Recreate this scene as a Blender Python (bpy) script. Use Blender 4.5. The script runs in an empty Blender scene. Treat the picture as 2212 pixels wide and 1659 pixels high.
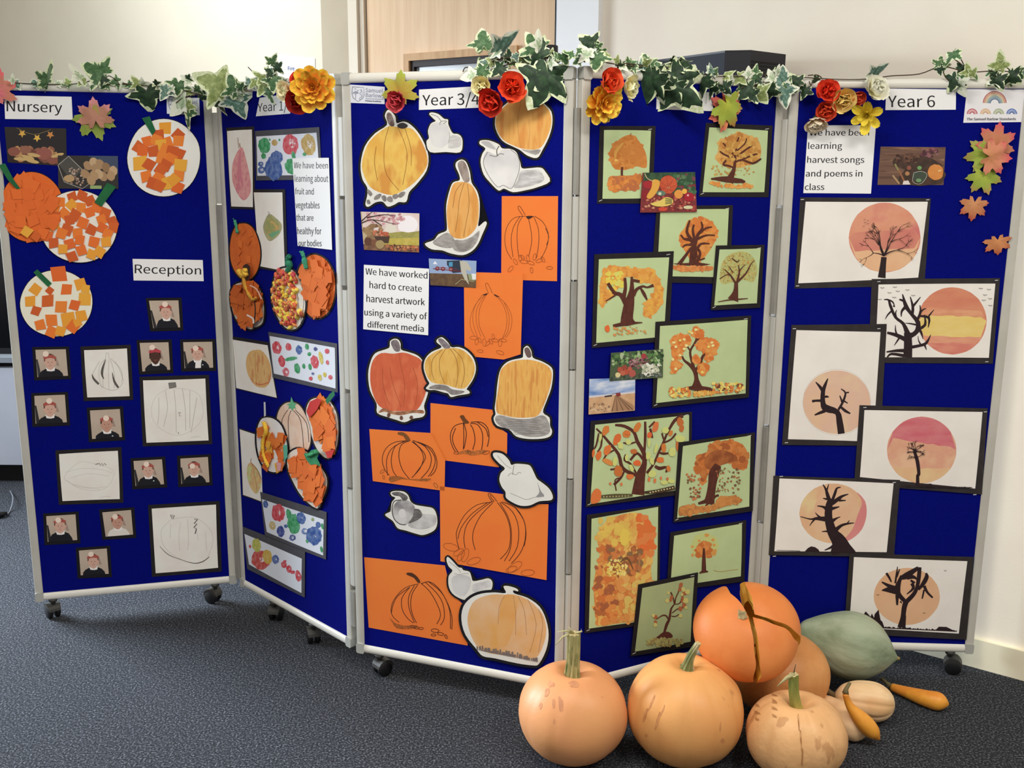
import bpy, math, random
from mathutils import Vector, Matrix
C = bpy.context.scene
COL = C.collection
# ------------------------------------------------------------------ camera
F_PX, PITCH, ROLL, CAM_H = 2203.23, 0.21104, 0.00691, 1.62106
CX, CY = 1106.0, 829.5
cp, sp, cr, sr = math.cos(PITCH), math.sin(PITCH), math.cos(ROLL), math.sin(ROLL)
FWD = Vector((0, cp, -sp)); _R = Vector((1, 0, 0)); _U = Vector((0, sp, cp))
RGT = cr*_R + sr*_U; UPV = -sr*_R + cr*_U
CAM = Vector((0, 0, CAM_H))
cd = bpy.data.cameras.new('camera'); cam = bpy.data.objects.new('camera', cd); COL.objects.link(cam)
rot = Matrix((RGT, UPV, -FWD)).transposed()
cam.matrix_world = Matrix.Translation(CAM) @ rot.to_4x4()
cd.sensor_fit = 'HORIZONTAL'; cd.sensor_width = 36.0; cd.lens = 36.0*F_PX/2212.0; cd.clip_start = .05
C.camera = cam
# ------------------------------------------------------------------ light
w = bpy.data.worlds.new('room_light'); C.world = w; w.use_nodes = True
w.node_tree.nodes['Background'].inputs[0].default_value = (1.0, .975, .94, 1)
w.node_tree.nodes['Background'].inputs[1].default_value = 0.42
def area(name, loc, target, sx, sy, power, col, spread=180):
    l = bpy.data.lights.new(name, 'AREA'); l.spread = math.radians(spread); l.shape = 'RECTANGLE'; l.size = sx; l.size_y = sy
    l.energy = power; l.color = col
    o = bpy.data.objects.new(name, l); COL.objects.link(o); o.location = loc
    o.rotation_euler = (Vector(target)-Vector(loc)).to_track_quat('-Z', 'Y').to_euler()
    return o
area('overhead_lamp', (-0.3, 1.6, 2.93), (-0.3, 1.6, 0), 1.2, 0.6, 24, (1, .965, .90))
area('overhead_lamp', (1.6, .9, 2.93), (1.6, .9, 0), 1.2, 0.6, 34, (1, .955, .88))
area('overhead_lamp', (-1.9, .9, 2.93), (-1.9, .9, 0), 1.2, 0.6, 16, (1, .97, .92))
area('overhead_lamp', (-1.75, 4.2, 2.90), (-2.0, 5.5, 1.9), 0.8, 0.5, 21, (.86, .94, 1))  # cool daylight-tinted lamp, added and aimed to brighten the left back wall
area('window_daylight', (-3.9, 4.25, 1.7), (-1.0, 2.95, .2), 1.5, 1.5, 85, (.78, .89, 1), 95)
C.view_settings.view_transform = 'Standard'; C.view_settings.look = 'None'
C.view_settings.gamma = 1; C.view_settings.use_curve_mapping = False
C.view_settings.exposure = 0.62

# ------------------------------------------------------------------ materials
ALB = 0.90
def lin(c):
    if isinstance(c, str):
        c = c.lstrip('#'); c = [int(c[k:k+2], 16) for k in (0, 2, 4)]
    v = [min(.92, ((x/255/12.92) if x/255 <= .04045 else ((x/255+.055)/1.055)**2.4)/ALB) for x in c]
    g = .2126*v[0]+.7152*v[1]+.0722*v[2]; return [x*.94+g*.06 for x in v]
_mats = {}
def m(c, rough=.75, c2=None, scale=30, bump=0.0, bscale=300, metal=0, c3=None, detail=3, spec=.3, stretch=None, dist=0.0, lo=.38, hi=.62):
    """procedural material: a colour, or a noise blend of two or three"""
    key = (str(c), rough, str(c2), scale, bump, bscale, metal, str(c3), detail, spec, stretch, dist, lo, hi)
    if key in _mats: return _mats[key]
    mt = bpy.data.materials.new('paint'); mt.use_nodes = True
    nt = mt.node_tree; b = nt.nodes['Principled BSDF']
    b.inputs['Roughness'].default_value = rough; b.inputs['Metallic'].default_value = metal
    b.inputs['Specular IOR Level'].default_value = spec
    b.inputs['Base Color'].default_value = (*lin(c), 1)
    tc = None
    def coords():
        nonlocal tc
        if tc is None:
            t = nt.nodes.new('ShaderNodeTexCoord'); mp = nt.nodes.new('ShaderNodeMapping')
            nt.links.new(t.outputs['Object'], mp.inputs[0])
            if stretch: mp.inputs['Scale'].default_value = stretch
            tc = mp.outputs[0]
        return tc
    if c2 is not None:
        n = nt.nodes.new('ShaderNodeTexNoise'); n.inputs['Scale'].default_value = scale
        n.inputs['Detail'].default_value = detail; n.inputs['Distortion'].default_value = dist
        nt.links.new(coords(), n.inputs['Vector'])
        r = nt.nodes.new('ShaderNodeValToRGB')
        nt.links.new(n.outputs['Fac'], r.inputs[0])
        e = r.color_ramp.elements; e[0].position = lo; e[0].color = (*lin(c), 1)
        e[1].position = hi; e[1].color = (*lin(c2), 1)
        if c3 is not None:
            x = e.new((lo+hi)/2); x.color = (*lin(c3), 1)
        nt.links.new(r.outputs[0], b.inputs['Base Color'])
    if bump:
        n2 = nt.nodes.new('ShaderNodeTexNoise'); n2.inputs['Scale'].default_value = bscale
        nt.links.new(coords(), n2.inputs['Vector'])
        bp = nt.nodes.new('ShaderNodeBump'); bp.inputs['Strength'].default_value = bump
        bp.inputs['Distance'].default_value = .002
        nt.links.new(n2.outputs['Fac'], bp.inputs['Height']); nt.links.new(bp.outputs[0], b.inputs['Normal'])
    _mats[key] = mt
    return mt
def radial(ci, co, r0, r1, rough=.6, scale=40, c3=None):
    """colour runs from the heart of the leaf or petal to its rim (dyed cloth)"""
    key = ('rad', str(ci), str(co), r0, r1, rough, scale, str(c3))
    if key in _mats: return _mats[key]
    mt = bpy.data.materials.new('dyed_fabric'); mt.use_nodes = True
    nt = mt.node_tree; b = nt.nodes['Principled BSDF']; b.inputs['Roughness'].default_value = rough
    b.inputs['Specular IOR Level'].default_value = .25
    t = nt.nodes.new('ShaderNodeTexCoord'); ln = nt.nodes.new('ShaderNodeVectorMath'); ln.operation = 'LENGTH'
    nt.links.new(t.outputs['Object'], ln.inputs[0])
    n = nt.nodes.new('ShaderNodeTexNoise'); n.inputs['Scale'].default_value = scale
    nt.links.new(t.outputs['Object'], n.inputs['Vector'])
    ma = nt.nodes.new('ShaderNodeMath'); ma.operation = 'MULTIPLY_ADD'
    nt.links.new(n.outputs['Fac'], ma.inputs[0]); ma.inputs[1].default_value = (r1-r0)*.9
    nt.links.new(ln.outputs['Value'], ma.inputs[2])
    mr = nt.nodes.new('ShaderNodeMapRange'); mr.inputs['From Min'].default_value = r0+(r1-r0)*.45
    mr.inputs['From Max'].default_value = r1+(r1-r0)*.45
    nt.links.new(ma.outputs[0], mr.inputs['Value'])
    r = nt.nodes.new('ShaderNodeValToRGB'); e = r.color_ramp.elements
    e[0].color = (*lin(ci), 1); e[1].color = (*lin(co), 1)
    if c3: x = e.new(.55); x.color = (*lin(c3), 1)
    nt.links.new(mr.outputs[0], r.inputs[0]); nt.links.new(r.outputs[0], b.inputs['Base Color'])
    _mats[key] = mt
    return mt

# ------------------------------------------------------------------ mesh helpers
def tag(o, label=None, cat=None, group=None, kind=None):
    if label: o['label'] = label
    if cat: o['category'] = cat
    if group: o['group'] = group
    if kind: o['kind'] = kind
    return o
def empty(name, mw=None, loc=(0, 0, 0)):
    o = bpy.data.objects.new(name, None); COL.objects.link(o); o.empty_display_size = .05
    if mw is not None: o.matrix_world = mw
    else: o.location = loc
    return o
class MB:
    def __init__(s): s.v = []; s.f = []; s.mi = []; s.ms = []; s.sm = []
    def slot(s, mat):
        if mat not in s.ms: s.ms.append(mat)
        return s.ms.index(mat)
    def add(s, vs, fs, mat, smooth=False):
        b = len(s.v); s.v += [tuple(x) for x in vs]; k = s.slot(mat)
        for f in fs: s.f.append([b+i for i in f]); s.mi.append(k); s.sm.append(smooth)
    def box(s, lo, hi, mat):
        x0, y0, z0 = lo; x1, y1, z1 = hi
        s.add([(x0,y0,z0),(x1,y0,z0),(x1,y1,z0),(x0,y1,z0),(x0,y0,z1),(x1,y0,z1),(x1,y1,z1),(x0,y1,z1)],
              [(0,3,2,1),(4,5,6,7),(0,1,5,4),(1,2,6,5),(2,3,7,6),(3,0,4,7)], mat)
    def prism(s, prof, z0, z1, axis, mat, smooth=False):
        """2-D profile run along an axis: 'z' -> (x,y), 'x' -> (y,z)"""
        n = len(prof)
        P = (lambda p, t: (p[0], p[1], t)) if axis == 'z' else (lambda p, t: (t, p[0], p[1]))
        s.add([P(p, z0) for p in prof]+[P(p, z1) for p in prof],
              [(i, (i+1) % n, n+(i+1) % n, n+i) for i in range(n)], mat, smooth)
        s.add([P(p, z0) for p in prof]+[P(p, z1) for p in prof], [list(range(n))[::-1], list(range(n, 2*n))], mat)
    def tube(s, pts, rad, mat, n=7, cap=True):
        pts = [Vector(p) for p in pts]
        R = rad if isinstance(rad, (list, tuple)) else [rad]*len(pts)
        vs = []; up = Vector((.13, .31, .94))
        for i, p in enumerate(pts):
            d = (pts[min(i+1, len(pts)-1)]-pts[max(i-1, 0)])
            if d.length < 1e-9: d = Vector((0, 0, 1))
            d.normalize(); a = d.cross(up)
            if a.length < .1: a = d.cross(Vector((1, 0, 0)))
            a.normalize(); b2 = d.cross(a)
            for k in range(n):
                t = 2*math.pi*k/n; vs.append(p+R[i]*(math.cos(t)*a+math.sin(t)*b2))
        fs = [(i*n+k, i*n+(k+1) % n, (i+1)*n+(k+1) % n, (i+1)*n+k) for i in range(len(pts)-1) for k in range(n)]
        if cap: fs += [list(range(n))[::-1], [(len(pts)-1)*n+k for k in range(n)]]
        s.add(vs, fs, mat, True)
    def build(s, name, parent=None):
        me = bpy.data.meshes.new(name); me.from_pydata(s.v, [], s.f)
        for x in s.ms: me.materials.append(x)
        me.polygons.foreach_set('material_index', s.mi); me.polygons.foreach_set('use_smooth', s.sm)
        me.update()
        o = bpy.data.objects.new(name, me); COL.objects.link(o)
        if parent is not None: o.parent = parent
        return o
def smooth(pts, k=4, closed=True):
    n = len(pts); out = []
    rng = range(n) if closed else range(n-1)
    for i in rng:
        g = (lambda j: pts[j % n]) if closed else (lambda j: pts[max(0, min(n-1, j))])
        p0, p1, p2, p3 = g(i-1), g(i), g(i+1), g(i+2)
        for q in range(k):
            t = q/k
            out.append(tuple(.5*((2*p1[c])+(-p0[c]+p2[c])*t+(2*p0[c]-5*p1[c]+4*p2[c]-p3[c])*t*t+(-p0[c]+3*p1[c]-3*p2[c]+p3[c])*t**3) for c in range(len(p1))))
    if not closed: out.append(tuple(pts[-1]))
    return out
def blob(cx, cy, rx, ry=None, n=18, jit=.06, ang=0, seed=None):
    r = random.Random(seed if seed is not None else int(cx*13+cy*7)); ry = ry or rx
    ca, sa = math.cos(math.radians(ang)), math.sin(math.radians(ang)); o = []
    for k in range(n):
        t = 2*math.pi*k/n; q = 1+r.uniform(-jit, jit)
        x, y = rx*q*math.cos(t), ry*q*math.sin(t); o.append((cx+x*ca-y*sa, cy+x*sa+y*ca))
    return o
def offset(pts, d):
    n = len(pts); A = sum(pts[i][0]*pts[(i+1) % n][1]-pts[(i+1) % n][0]*pts[i][1] for i in range(n))
    sg = 1 if A > 0 else -1; o = []
    for i in range(n):
        ax, ay = pts[i-1]; bx, by = pts[(i+1) % n]; tx, ty = bx-ax, by-ay; L = math.hypot(tx, ty) or 1
        o.append((pts[i][0]+sg*ty/L*d, pts[i][1]-sg*tx/L*d))
    return o
def ribbon(pts, wd):
    """flat brush stroke; wd is one width or a width per point"""
    n = len(pts); W = wd if isinstance(wd, (list, tuple)) else [wd]*n
    L = []; Rr = []
    for i, p in enumerate(pts):
        a = pts[max(i-1, 0)]; b = pts[min(i+1, n-1)]; tx, ty = b[0]-a[0], b[1]-a[1]; l = math.hypot(tx, ty) or 1
        nx, ny = -ty/l*W[i]/2, tx/l*W[i]/2
        L.append((p[0]+nx, p[1]+ny)); Rr.append((p[0]-nx, p[1]-ny))
    return L, Rr
def Zm(x0, y0, s):
    def f(*pts):
        if len(pts) == 1 and isinstance(pts[0], list): pts = pts[0]
        return [(x0+p[0]/s, y0+p[1]/s)+tuple(p[2:]) for p in pts]
    f.s = s; f.x0 = x0; f.y0 = y0
    return f
def zp(zf, x, y): return zf.x0+x/zf.s, zf.y0+y/zf.s

# ------------------------------------------------------------------ where things stand (from the measured boards)
def ray(u, v): return FWD + (u-CX)/F_PX*RGT - (v-CY)/F_PX*UPV
def on_floor(u, v, z=0.0):
    d = ray(u, v); return CAM + d*((z-CAM_H)/d.z)
BH, BZ, BW = 1.8, 0.0767, 0.70
BOARDS = [(-1.70761, 3.41988, .25979), (-1.01057, 3.57639, -.79165), (-.49725, 3.05097, -.36238), (.18131, 2.80078, .48656), (.80999, 3.10372, -.04795)]
def bmat(i):
    x, y, t = BOARDS[i]
    return Matrix.Translation((x, y, 0)) @ Matrix.Rotation(t, 4, 'Z')
BM = [bmat(i) for i in range(5)]; BI = [b.inverted() for b in BM]
def bl(i, u, v, y=0.003):
    """board-local point (x along, y depth, z up) of a measured spot, at depth y"""
    o = BI[i] @ CAM; d = BI[i].to_3x3() @ ray(u, v)
    return o + d*((y-o.y)/d.y)
def bw(i, u, v, y=0.003): return BM[i] @ bl(i, u, v, y)

# ------------------------------------------------------------------ the room
WALL = m('#ebe2d0', .85, '#e7dccb', 3, bump=.15, bscale=120)
def wall(name, p, q, z0=0, z1=3.0, mat=WALL, th=.1, y_side=1):
    b = MB(); P = Vector((p[0], p[1], 0)); Q = Vector((q[0], q[1], 0)); d = (Q-P).normalized(); n = Vector((-d.y, d.x, 0))*th*y_side
    b.add([P+Vector((0,0,z0)), Q+Vector((0,0,z0)), Q+n+Vector((0,0,z0)), P+n+Vector((0,0,z0)), P+Vector((0,0,z1)), Q+Vector((0,0,z1)), Q+n+Vector((0,0,z1)), P+n+Vector((0,0,z1))],
          [(0,3,2,1),(4,5,6,7),(0,1,5,4),(1,2,6,5),(2,3,7,6),(3,0,4,7)], mat)
    o = b.build(name); o['kind'] = 'structure'; return o
CARPET = m('#1b1d21', .95, '#6a6d74', 170, bump=.9, bscale=330, detail=6, spec=.1, c3='#34363b', lo=.36, hi=.70)
b = MB(); b.add([(-7, -3, 0), (7, -3, 0), (7, 8, 0), (-7, 8, 0)], [(0, 1, 2, 3)], CARPET); fl = b.build('floor'); fl['kind'] = 'structure'
b = MB(); b.add([(-7, -3, 3), (7, -3, 3), (7, 8, 3), (-7, 8, 3)], [(3, 2, 1, 0)], m('#e8e4da', .9)); o = b.build('ceiling'); o['kind'] = 'structure'
# door wall runs back to the left from the right of the picture
WP = Vector((1.459, 3.203, 0)); WD = (Vector((1.672, 3.046, 0))-WP).normalized()
WN = Vector((-WD.y, WD.x, 0))
if WN.y < 0: WN = -WN          # away from the camera
def wx(u, v=150):
    """distance along the door wall where measured column u meets it"""
    d = ray(u, v); n = WN; t = (WP-CAM).dot(n)/d.dot(n); return (CAM+d*t-WP).dot(WD), (CAM+d*t).z
def wpt(s, z=0, off=0): return WP + WD*s + Vector((0, 0, z)) - WN*off
s_cor = wx(697)[0]; s_d0 = wx(792)[0]; s_d1 = wx(1198)[0]; s_j1 = wx(1299)[0]
zt = 2.75
WM = Matrix.Translation(WP) @ Matrix((WD, WN, Vector((0, 0, 1)))).transposed().to_4x4()
def wallbox(name, s0, s1, y0, y1, z0, z1, mat, parent=None, kind='structure'):
    bb = MB(); bb.box((s0, y0, z0), (s1, y1, z1), mat); oo = bb.build(name, parent)
    if parent is None: oo.matrix_world = WM
    if kind and parent is None: oo['kind'] = kind
    return oo
wallbox('wall_right', s_j1, 3.2, 0, .12, 0, 3.0, WALL)
wallbox('wall_back', s_cor, s_d0-.09, 0, .12, 0, 3.0, m('#b9ab93', .85, '#b2a48c', 3, bump=.15, bscale=120))  # shade from grazing light is put into this darker copy of the wall colour
wallbox('wall_above_door', s_d0-.09, s_j1, 0, .12, zt+.05, 3.0, WALL)
wallbox('baseboard_right', s_j1, 3.2, -.018, 0, 0, .10, m('#efe6c9', .5, '#e6dcc0', 6))
dj = m('#d9ccb6', .45); jb = m('#eef0f2', .45)
wallbox('trim_1', s_d0-.09, s_d0-.035, -.02, .1, 0, zt+.05, dj)
wallbox('trim_2', s_d0-.035, s_d0-.006, -.005, .1, 0, zt+.02, m('#c9bba4', .5))
wallbox('trim_3', s_d1+.028, s_j1, -.03, .1, 0, zt+.05, jb)
wallbox('trim_4', s_d1+.006, s_d1+.016, -.012, .1, 0, zt, m('#17181c', .5))
wallbox('trim_5', s_d1+.018, s_d1+.026, -.02, .1, 0, zt, m('#c8d0dc', .35))
# the door with its glazed panel
door = empty('door_1'); door.matrix_world = WM; door['kind'] = 'structure'
WOOD = m('#dcb88f', .5, '#e4c39c', 5, stretch=(9, 9, .6), detail=5)
WOOD2 = m('#c79d6c', .5, '#b98e5e', 6, stretch=(9, 9, 1))
g0, zg = wx(873, 117); g1, _ = wx(1118, 92)
bb = MB()
bb.box((s_d0, .01, 0), (g0, .05, zt), WOOD); bb.box((g1, .01, 0), (s_d1, .05, zt), WOOD)
bb.box((g0, .01, zg), (g1, .05, zt), WOOD); bb.box((g0, .01, 0), (g1, .05, .9), WOOD)
bb.build('door_panel', door)
bb = MB()
for (a, c, e, f_) in ((g0, g1, zg-.03, zg), (g0, g0+.03, .9, zg-.03), (g1-.03, g1, .9, zg-.03), (g0, g1, .9, .93)):
    bb.box((a, -.006, e), (c, .04, f_), WOOD2)
bb.build('glazing_bead', door)
bb = MB()
for (a, c, e, f_) in ((g0+.03, g1-.03, zg-.055, zg-.03), (g0+.03, g0+.05, .93, zg-.055), (g1-.05, g1-.03, .93, zg-.055)):
    bb.box((a, .006, e), (c, .04, f_), m('#2a1c16', .5))
bb.build('glazing_gasket', door)
bb = MB(); bb.box((g0+.05, .024, .93), (g1-.05, .03, zg-.055), m('#a9aca8', .12, '#b8bab4', 2, spec=.6)); bb.build('glass_pane', door)
# bright return wall and the far left wall
PC = wpt(s_cor); PA = Vector((-3.3, 6.4, 0)); PB = Vector((-5.2, 3.6, 0))
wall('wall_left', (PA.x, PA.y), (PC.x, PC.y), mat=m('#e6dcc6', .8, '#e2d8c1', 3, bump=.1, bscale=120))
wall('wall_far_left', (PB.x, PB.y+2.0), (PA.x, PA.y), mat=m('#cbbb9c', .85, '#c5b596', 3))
# ------------------------------------------------------------------ display boards
ALU = m('#bdbab0', .38, '#b5b2a8', 8, spec=.5); ALU2 = m('#b9b7ae', .35, spec=.5)
PLA = m('#a9a9a2', .45, spec=.4); HIN = m('#8f8c84', .35, '#85827a', 10, spec=.5); HIN2 = m('#5f5c56', .4)
FELT = m('#050f80', .95, '#030966', 900, bump=.5, bscale=1500, spec=.05, detail=2)
BLK = m('#101013', .5, spec=.4); BLK2 = m('#3a3936', .5, spec=.4)
PW = .027; RH = .028
def arc(n, w, dep, bulge):
    """half round profile: flat back at y=dep, round front at y=0"""
    pts = [(w*(1-math.cos(math.pi*k/n))/2, bulge*(1-math.sin(math.pi*k/n))) for k in range(n+1)]
    return pts+[(w, dep), (0, dep)]
board_lab = ['left-hand blue display board with Nursery and Reception signs on castors',
             'narrow slanting blue display board headed Year 1/2',
             'middle blue display board headed Year 3/4 with orange pumpkin pictures',
             'blue display board of pale green autumn tree paintings behind the pumpkins',
             'right-hand blue display board headed Year 6 with sunset tree pictures']
casters = [[.055, .62], [.21, .46], [.075, .63], [.1, .60], [.1, .632]]
cang = [0.5, 0.6, -.5, .3, -2.4]
BO = []
for i in range(5):
    r = empty('display_board', BM[i]); tag(r, board_lab[i], 'display board', 'hinged display boards on castors'); BO.append(r)
    z0, z1 = BZ, BZ+BH
    b = MB(); b.box((PW*.8, .005, z0+RH*.8), (BW-PW*.8, .021, z1-RH*.8), FELT); b.build('felt_panel', r)
    for s0 in (0, BW-PW):
        b = MB(); pr = [(s0+p[0], p[1]) for p in arc(6, PW, .027, .003)]
        b.prism(pr, z0+.03, z1-.032, 'z', ALU); b.build('side_post', r)
    for z in (z0, z1-RH):
        b = MB(); pr = [(p[1]-.003, z+RH-p[0]) for p in arc(10, RH, .03, .009)]
        b.prism(pr, PW, BW-PW, 'x', m('#dedbd0', .3, spec=.6)); b.build('rail', r)
    for s0 in (0, BW-PW-.001):
        for z in (z0-.002, z1-.032):
            b = MB(); q = .004; x0, x1, za, zb = s0, s0+PW+.001, z, z+.034
            pts = [(x0+q, za), (x1-q, za), (x1, za+q), (x1, zb-q), (x1-q, zb), (x0+q, zb), (x0, zb-q), (x0, za+q)]
            n = 8
            b.add([(p[0], -.004, p[1]) for p in pts]+[(p[0], .028, p[1]) for p in pts], [list(range(8))]+[(k, 8+k, 8+(k+1) % n, (k+1) % n) for k in range(n)]+[list(range(8, 16))[::-1]], PLA)
            b.build('corner_cap', r)
    for k, s in enumerate(casters[i]):
        ca = empty('castor', None); ca.parent = r; ca.location = (s, .014, 0); ca.rotation_euler = (0, 0, cang[i]+k*.5)
        b = MB(); b.tube([(0, 0, .056), (0, 0, BZ+.001)], .008, BLK2, 10); b.tube([(0, 0, .066), (0, 0, BZ)], [.014, .017], BLK2, 12); b.build('stem', ca)
        for sx in (-.0135, .0135):
            b = MB(); b.tube([(sx-.0085, .012, .026), (sx-.005, .012, .026), (sx+.005, .012, .026), (sx+.0085, .012, .026)], [.021, .026, .026, .021], BLK, 22); b.build('wheel', ca)
        b = MB(); W_ = .0045
        ao = [(math.pi*(.02+.96*t/9)) for t in range(10)]
        vs = []
        for sx in (-.0235, .0235):
            for a in ao: vs.append((sx*(.8+.2*math.sin(a)), .012+.029*math.cos(a), .030+.029*math.sin(a)))
        fs = [(k, k+1, 11+k, 10+k) for k in range(9)]+[list(range(10)), list(range(10, 20))[::-1]]
        b.add(vs, fs, BLK2); b.build('hood', ca)
# hinge knuckles between neighbouring boards
hk = [[(.10, 1.48, 1), (1.485, 1.79, 0)], [(.16, .28, 1), (.30, .62, 0), (.63, .93, 1), (.945, 1.25, 0), (1.265, 1.52, 1), (1.53, 1.755, 0)],
      [(.10, .45, 0), (.455, .74, 1), (.745, 1.06, 0), (1.065, 1.31, 1), (1.315, 1.54, 0), (1.545, 1.772, 1)],
      [(.10, .5, 0), (.51, .82, 1), (.83, 1.17, 0), (1.18, 1.5, 1), (1.51, 1.76, 0)]]
for i in range(4):
    A = BM[i] @ Vector((BW, .006, 0)); B = BM[i+1] @ Vector((0, .006, 0)); Mm = (A+B)/2; g = (B-A).length/2
    P = BI[i] @ Mm; d = (BI[i].to_3x3() @ (B-A)).normalized(); n = Vector((d.y, -d.x, 0))
    for (za, zb, k) in hk[i]:
        b = MB(); wv = max(.006, g*.93); dp = .004+.003*k
        pr = [P - d*wv, P - d*wv*.8 + n*dp, P + n*(dp+.003), P + d*wv*.8 + n*dp, P + d*wv, P + d*wv*.9 - n*.014, P - d*wv*.9 - n*.014]
        b.prism([(p.x, p.y) for p in pr], za, zb, 'z', HIN if k else ALU2); b.build('hinge_knuckle', BO[i])
# ------------------------------------------------------------------ things behind the boards
def world_box(name, c, rz, size, mat, parent):
    b = MB(); sx, sy, sz = size; b.box((-sx/2, -sy/2, 0), (sx/2, sy/2, sz), mat); o = b.build(name, parent); o.location = c; o.rotation_euler = (0, 0, rz); return o
# black loudspeaker cabinet behind the Year 5 board, standing on its tall stand
sp = empty('loudspeaker', None, loc=(.93, 3.42, 1.62)); tag(sp, 'black box-shaped loudspeaker with punched grille behind the top of the tree painting board', 'speaker')
def spt(u, v, y): d = ray(u, v); return CAM + d*((y-CAM.y)/d.y)
pA = spt(1398, 171, 3.62); pB = spt(1500, 131, 3.50); pE = spt(1622, 109, 3.56); pC = spt(1697, 127, 3.78)
zt_ = [pA.z, pB.z, pE.z, pC.z]
ztop = spt(1566, 113, 3.38).z
bt = MB(); SPK = m('#23262e', .6, spec=.15); SPK2 = m('#26262b', .55)
# footprint: a wedge with an angled left flank, flat front and right flank
fp = [spt(1392, 150, 3.72), spt(1566, 113, 3.36), spt(1622, 109, 3.34), spt(1697, 127, 3.46), spt(1600, 105, 3.64)]
fp = [Vector((p.x, p.y, 0)) for p in fp]; loc = Vector((.93, 3.42, 1.62)); ztop = spt(1590, 110, 3.37).z
def ring(z): return [(p.x-loc.x, p.y-loc.y, z-loc.z) for p in fp]
zb = ztop-.30
b = MB(); n = 5
lo_, hi_ = ring(zb), ring(ztop-.006)
b.add(lo_+hi_, [(0, 1, 6, 5)], SPK); b.add(lo_+hi_, [(1, 2, 7, 6), (2, 3, 8, 7)], SPK2); b.add(lo_+hi_, [(3, 4, 9, 8), (4, 0, 5, 9), (4, 3, 2, 1, 0)], SPK)
b.build('cabinet', sp)
b = MB(); b.add(ring(ztop-.006)+ring(ztop), [(0, 1, 6, 5), (1, 2, 7, 6), (2, 3, 8, 7), (3, 4, 9, 8), (4, 0, 5, 9), (5, 6, 7, 8, 9)], m('#1c1c20', .4)); b.build('top_edge', sp)
b = MB()
for rr in range(4):
    for k in range(26):
        t = k/25; base = Vector(ring(ztop)[2]).lerp(Vector(ring(ztop)[3]), .04+.92*t); nn = Vector((-.4, -1, 0)).normalized()
        z = -.034-.011*rr; p = base+nn*.0012+Vector((0, 0, z)); q = .0035
        dx = (Vector(ring(ztop)[3])-Vector(ring(ztop)[2])).normalized()*q
        b.add([p-dx-Vector((0, 0, q)), p+dx-Vector((0, 0, q)), p+dx+Vector((0, 0, q)), p-dx+Vector((0, 0, q))], [(0, 1, 2, 3)], m('#0b0b0d', .6))
o = b.build('grille_holes', sp); o['kind'] = 'stuff'
b = MB(); b.tube([(-.12, .02, zb-loc.z), (-.12, .02, -loc.z)], .018, SPK2, 10); b.tube([(-.12, .02, -loc.z+.012), (-.12, .02, -loc.z)], [.13, .14], SPK2, 20); b.build('stand', sp)
# black cylinder by the door frame, read as a door closer; no lamp
cpos = spt(1186, 140, 3.75); q = empty('door_post_cylinder', None, loc=(cpos.x, cpos.y, 0)); tag(q, 'short black cylinder on a slim post in front of the door frame, behind ivy', 'stand')
ctop = spt(1184, 97, cpos.y-.02).z
b = MB(); b.tube([(0, 0, ctop-.13), (0, 0, ctop-.004), (0, 0, ctop)], [.031, .031, .029], m('#26242a', .5), 24); b.build('cap', q)
b = MB(); b.tube([(0, 0, 0), (0, 0, ctop-.13)], .012, m('#26242a', .5), 10); b.tube([(0, 0, 0), (0, 0, .012)], [.13, .125], m('#26242a', .5), 22); b.build('post', q)
# dark screen on a white cabinet, far left
def fl_(u, v): return on_floor(u, v)
tvp = Vector((-2.95, 5.05, 0))
tv = empty('screen_trolley', None, loc=tvp); tag(tv, 'white cabinet with black plinth at the left edge of the picture behind the Nursery board', 'cabinet')
def zat(u, v, y): return spt(u, v, y).z
yk = 5.05
z_tv0 = zat(10, 772, yk); z_sh = zat(10, 783, yk); z_w1 = zat(10, 795, yk); z_w0 = zat(10, 1004, yk)
b = MB(); b.box((-1.2, 0, z_w0), (.44, .5, z_w1), m('#c9cdd6', .5, '#bfc4ce', 2)); b.build('body', tv)
b = MB(); b.box((-1.2, .03, .0), (.42, .5, z_w0), m('#08080a', .6)); b.build('plinth', tv)
b = MB(); b.box((-1.2, .05, z_w1), (.42, .5, z_sh), m('#08080a', .6)); b.build('shadow_gap', tv)
b = MB(); b.box((-1.22, -.01, z_sh), (.45, .5, z_tv0), m('#8f969c', .4)); b.build('shelf', tv)
t2 = empty('television', None, loc=(tvp.x, tvp.y+.1, z_tv0)); tag(t2, 'large switched-off black screen standing on the white cabinet at the far left', 'television')
b = MB(); b.box((-1.2, 0, .03), (.40, .05, .95), m('#0c0d12', .15, spec=.5)); b.build('screen', t2)
b = MB(); b.box((-1.21, -.008, .0), (.41, .06, .03), BLK); b.box((.40, -.008, .03), (.41, .06, .95), BLK); b.build('bezel', t2)
# cable with plug on the floor
cp_ = [on_floor(22, 1062), on_floor(28, 1075, .02), on_floor(27, 1090, .02), on_floor(22, 1105), on_floor(15, 1114)]
cb = empty('power_cable', None, loc=cp_[-1]); tag(cb, 'thin black cable with a moulded plug lying on the carpet at the far left', 'cable')
off_ = cp_[-1]
b = MB(); cpts = [tuple(p-off_+Vector((0, 0, .004))) for p in cp_]; b.tube([Vector(p) for p in smooth(cpts, 4, False)], .0035, m('#6a6d74', .4), 6); b.build('cord', cb)
b = MB(); b.tube([(0.0, 0, .012), (-.02, -.03, .014), (-.04, -.05, .012)], [.008, .016, .012], BLK, 8); b.build('plug', cb)
# notice on the bright wall
def on_wall_left(u, v, off=.004):
    d = (PC-PA).normalized(); n = Vector((-d.y, d.x, 0)); n = n if n.y < 0 else -n
    P0 = PA+n*off; dd = ray(u, v); t = (P0-CAM).dot(n)/dd.dot(n); return CAM+dd*t, d, n
pf, dW, nW = on_wall_left(625, 185)

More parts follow.
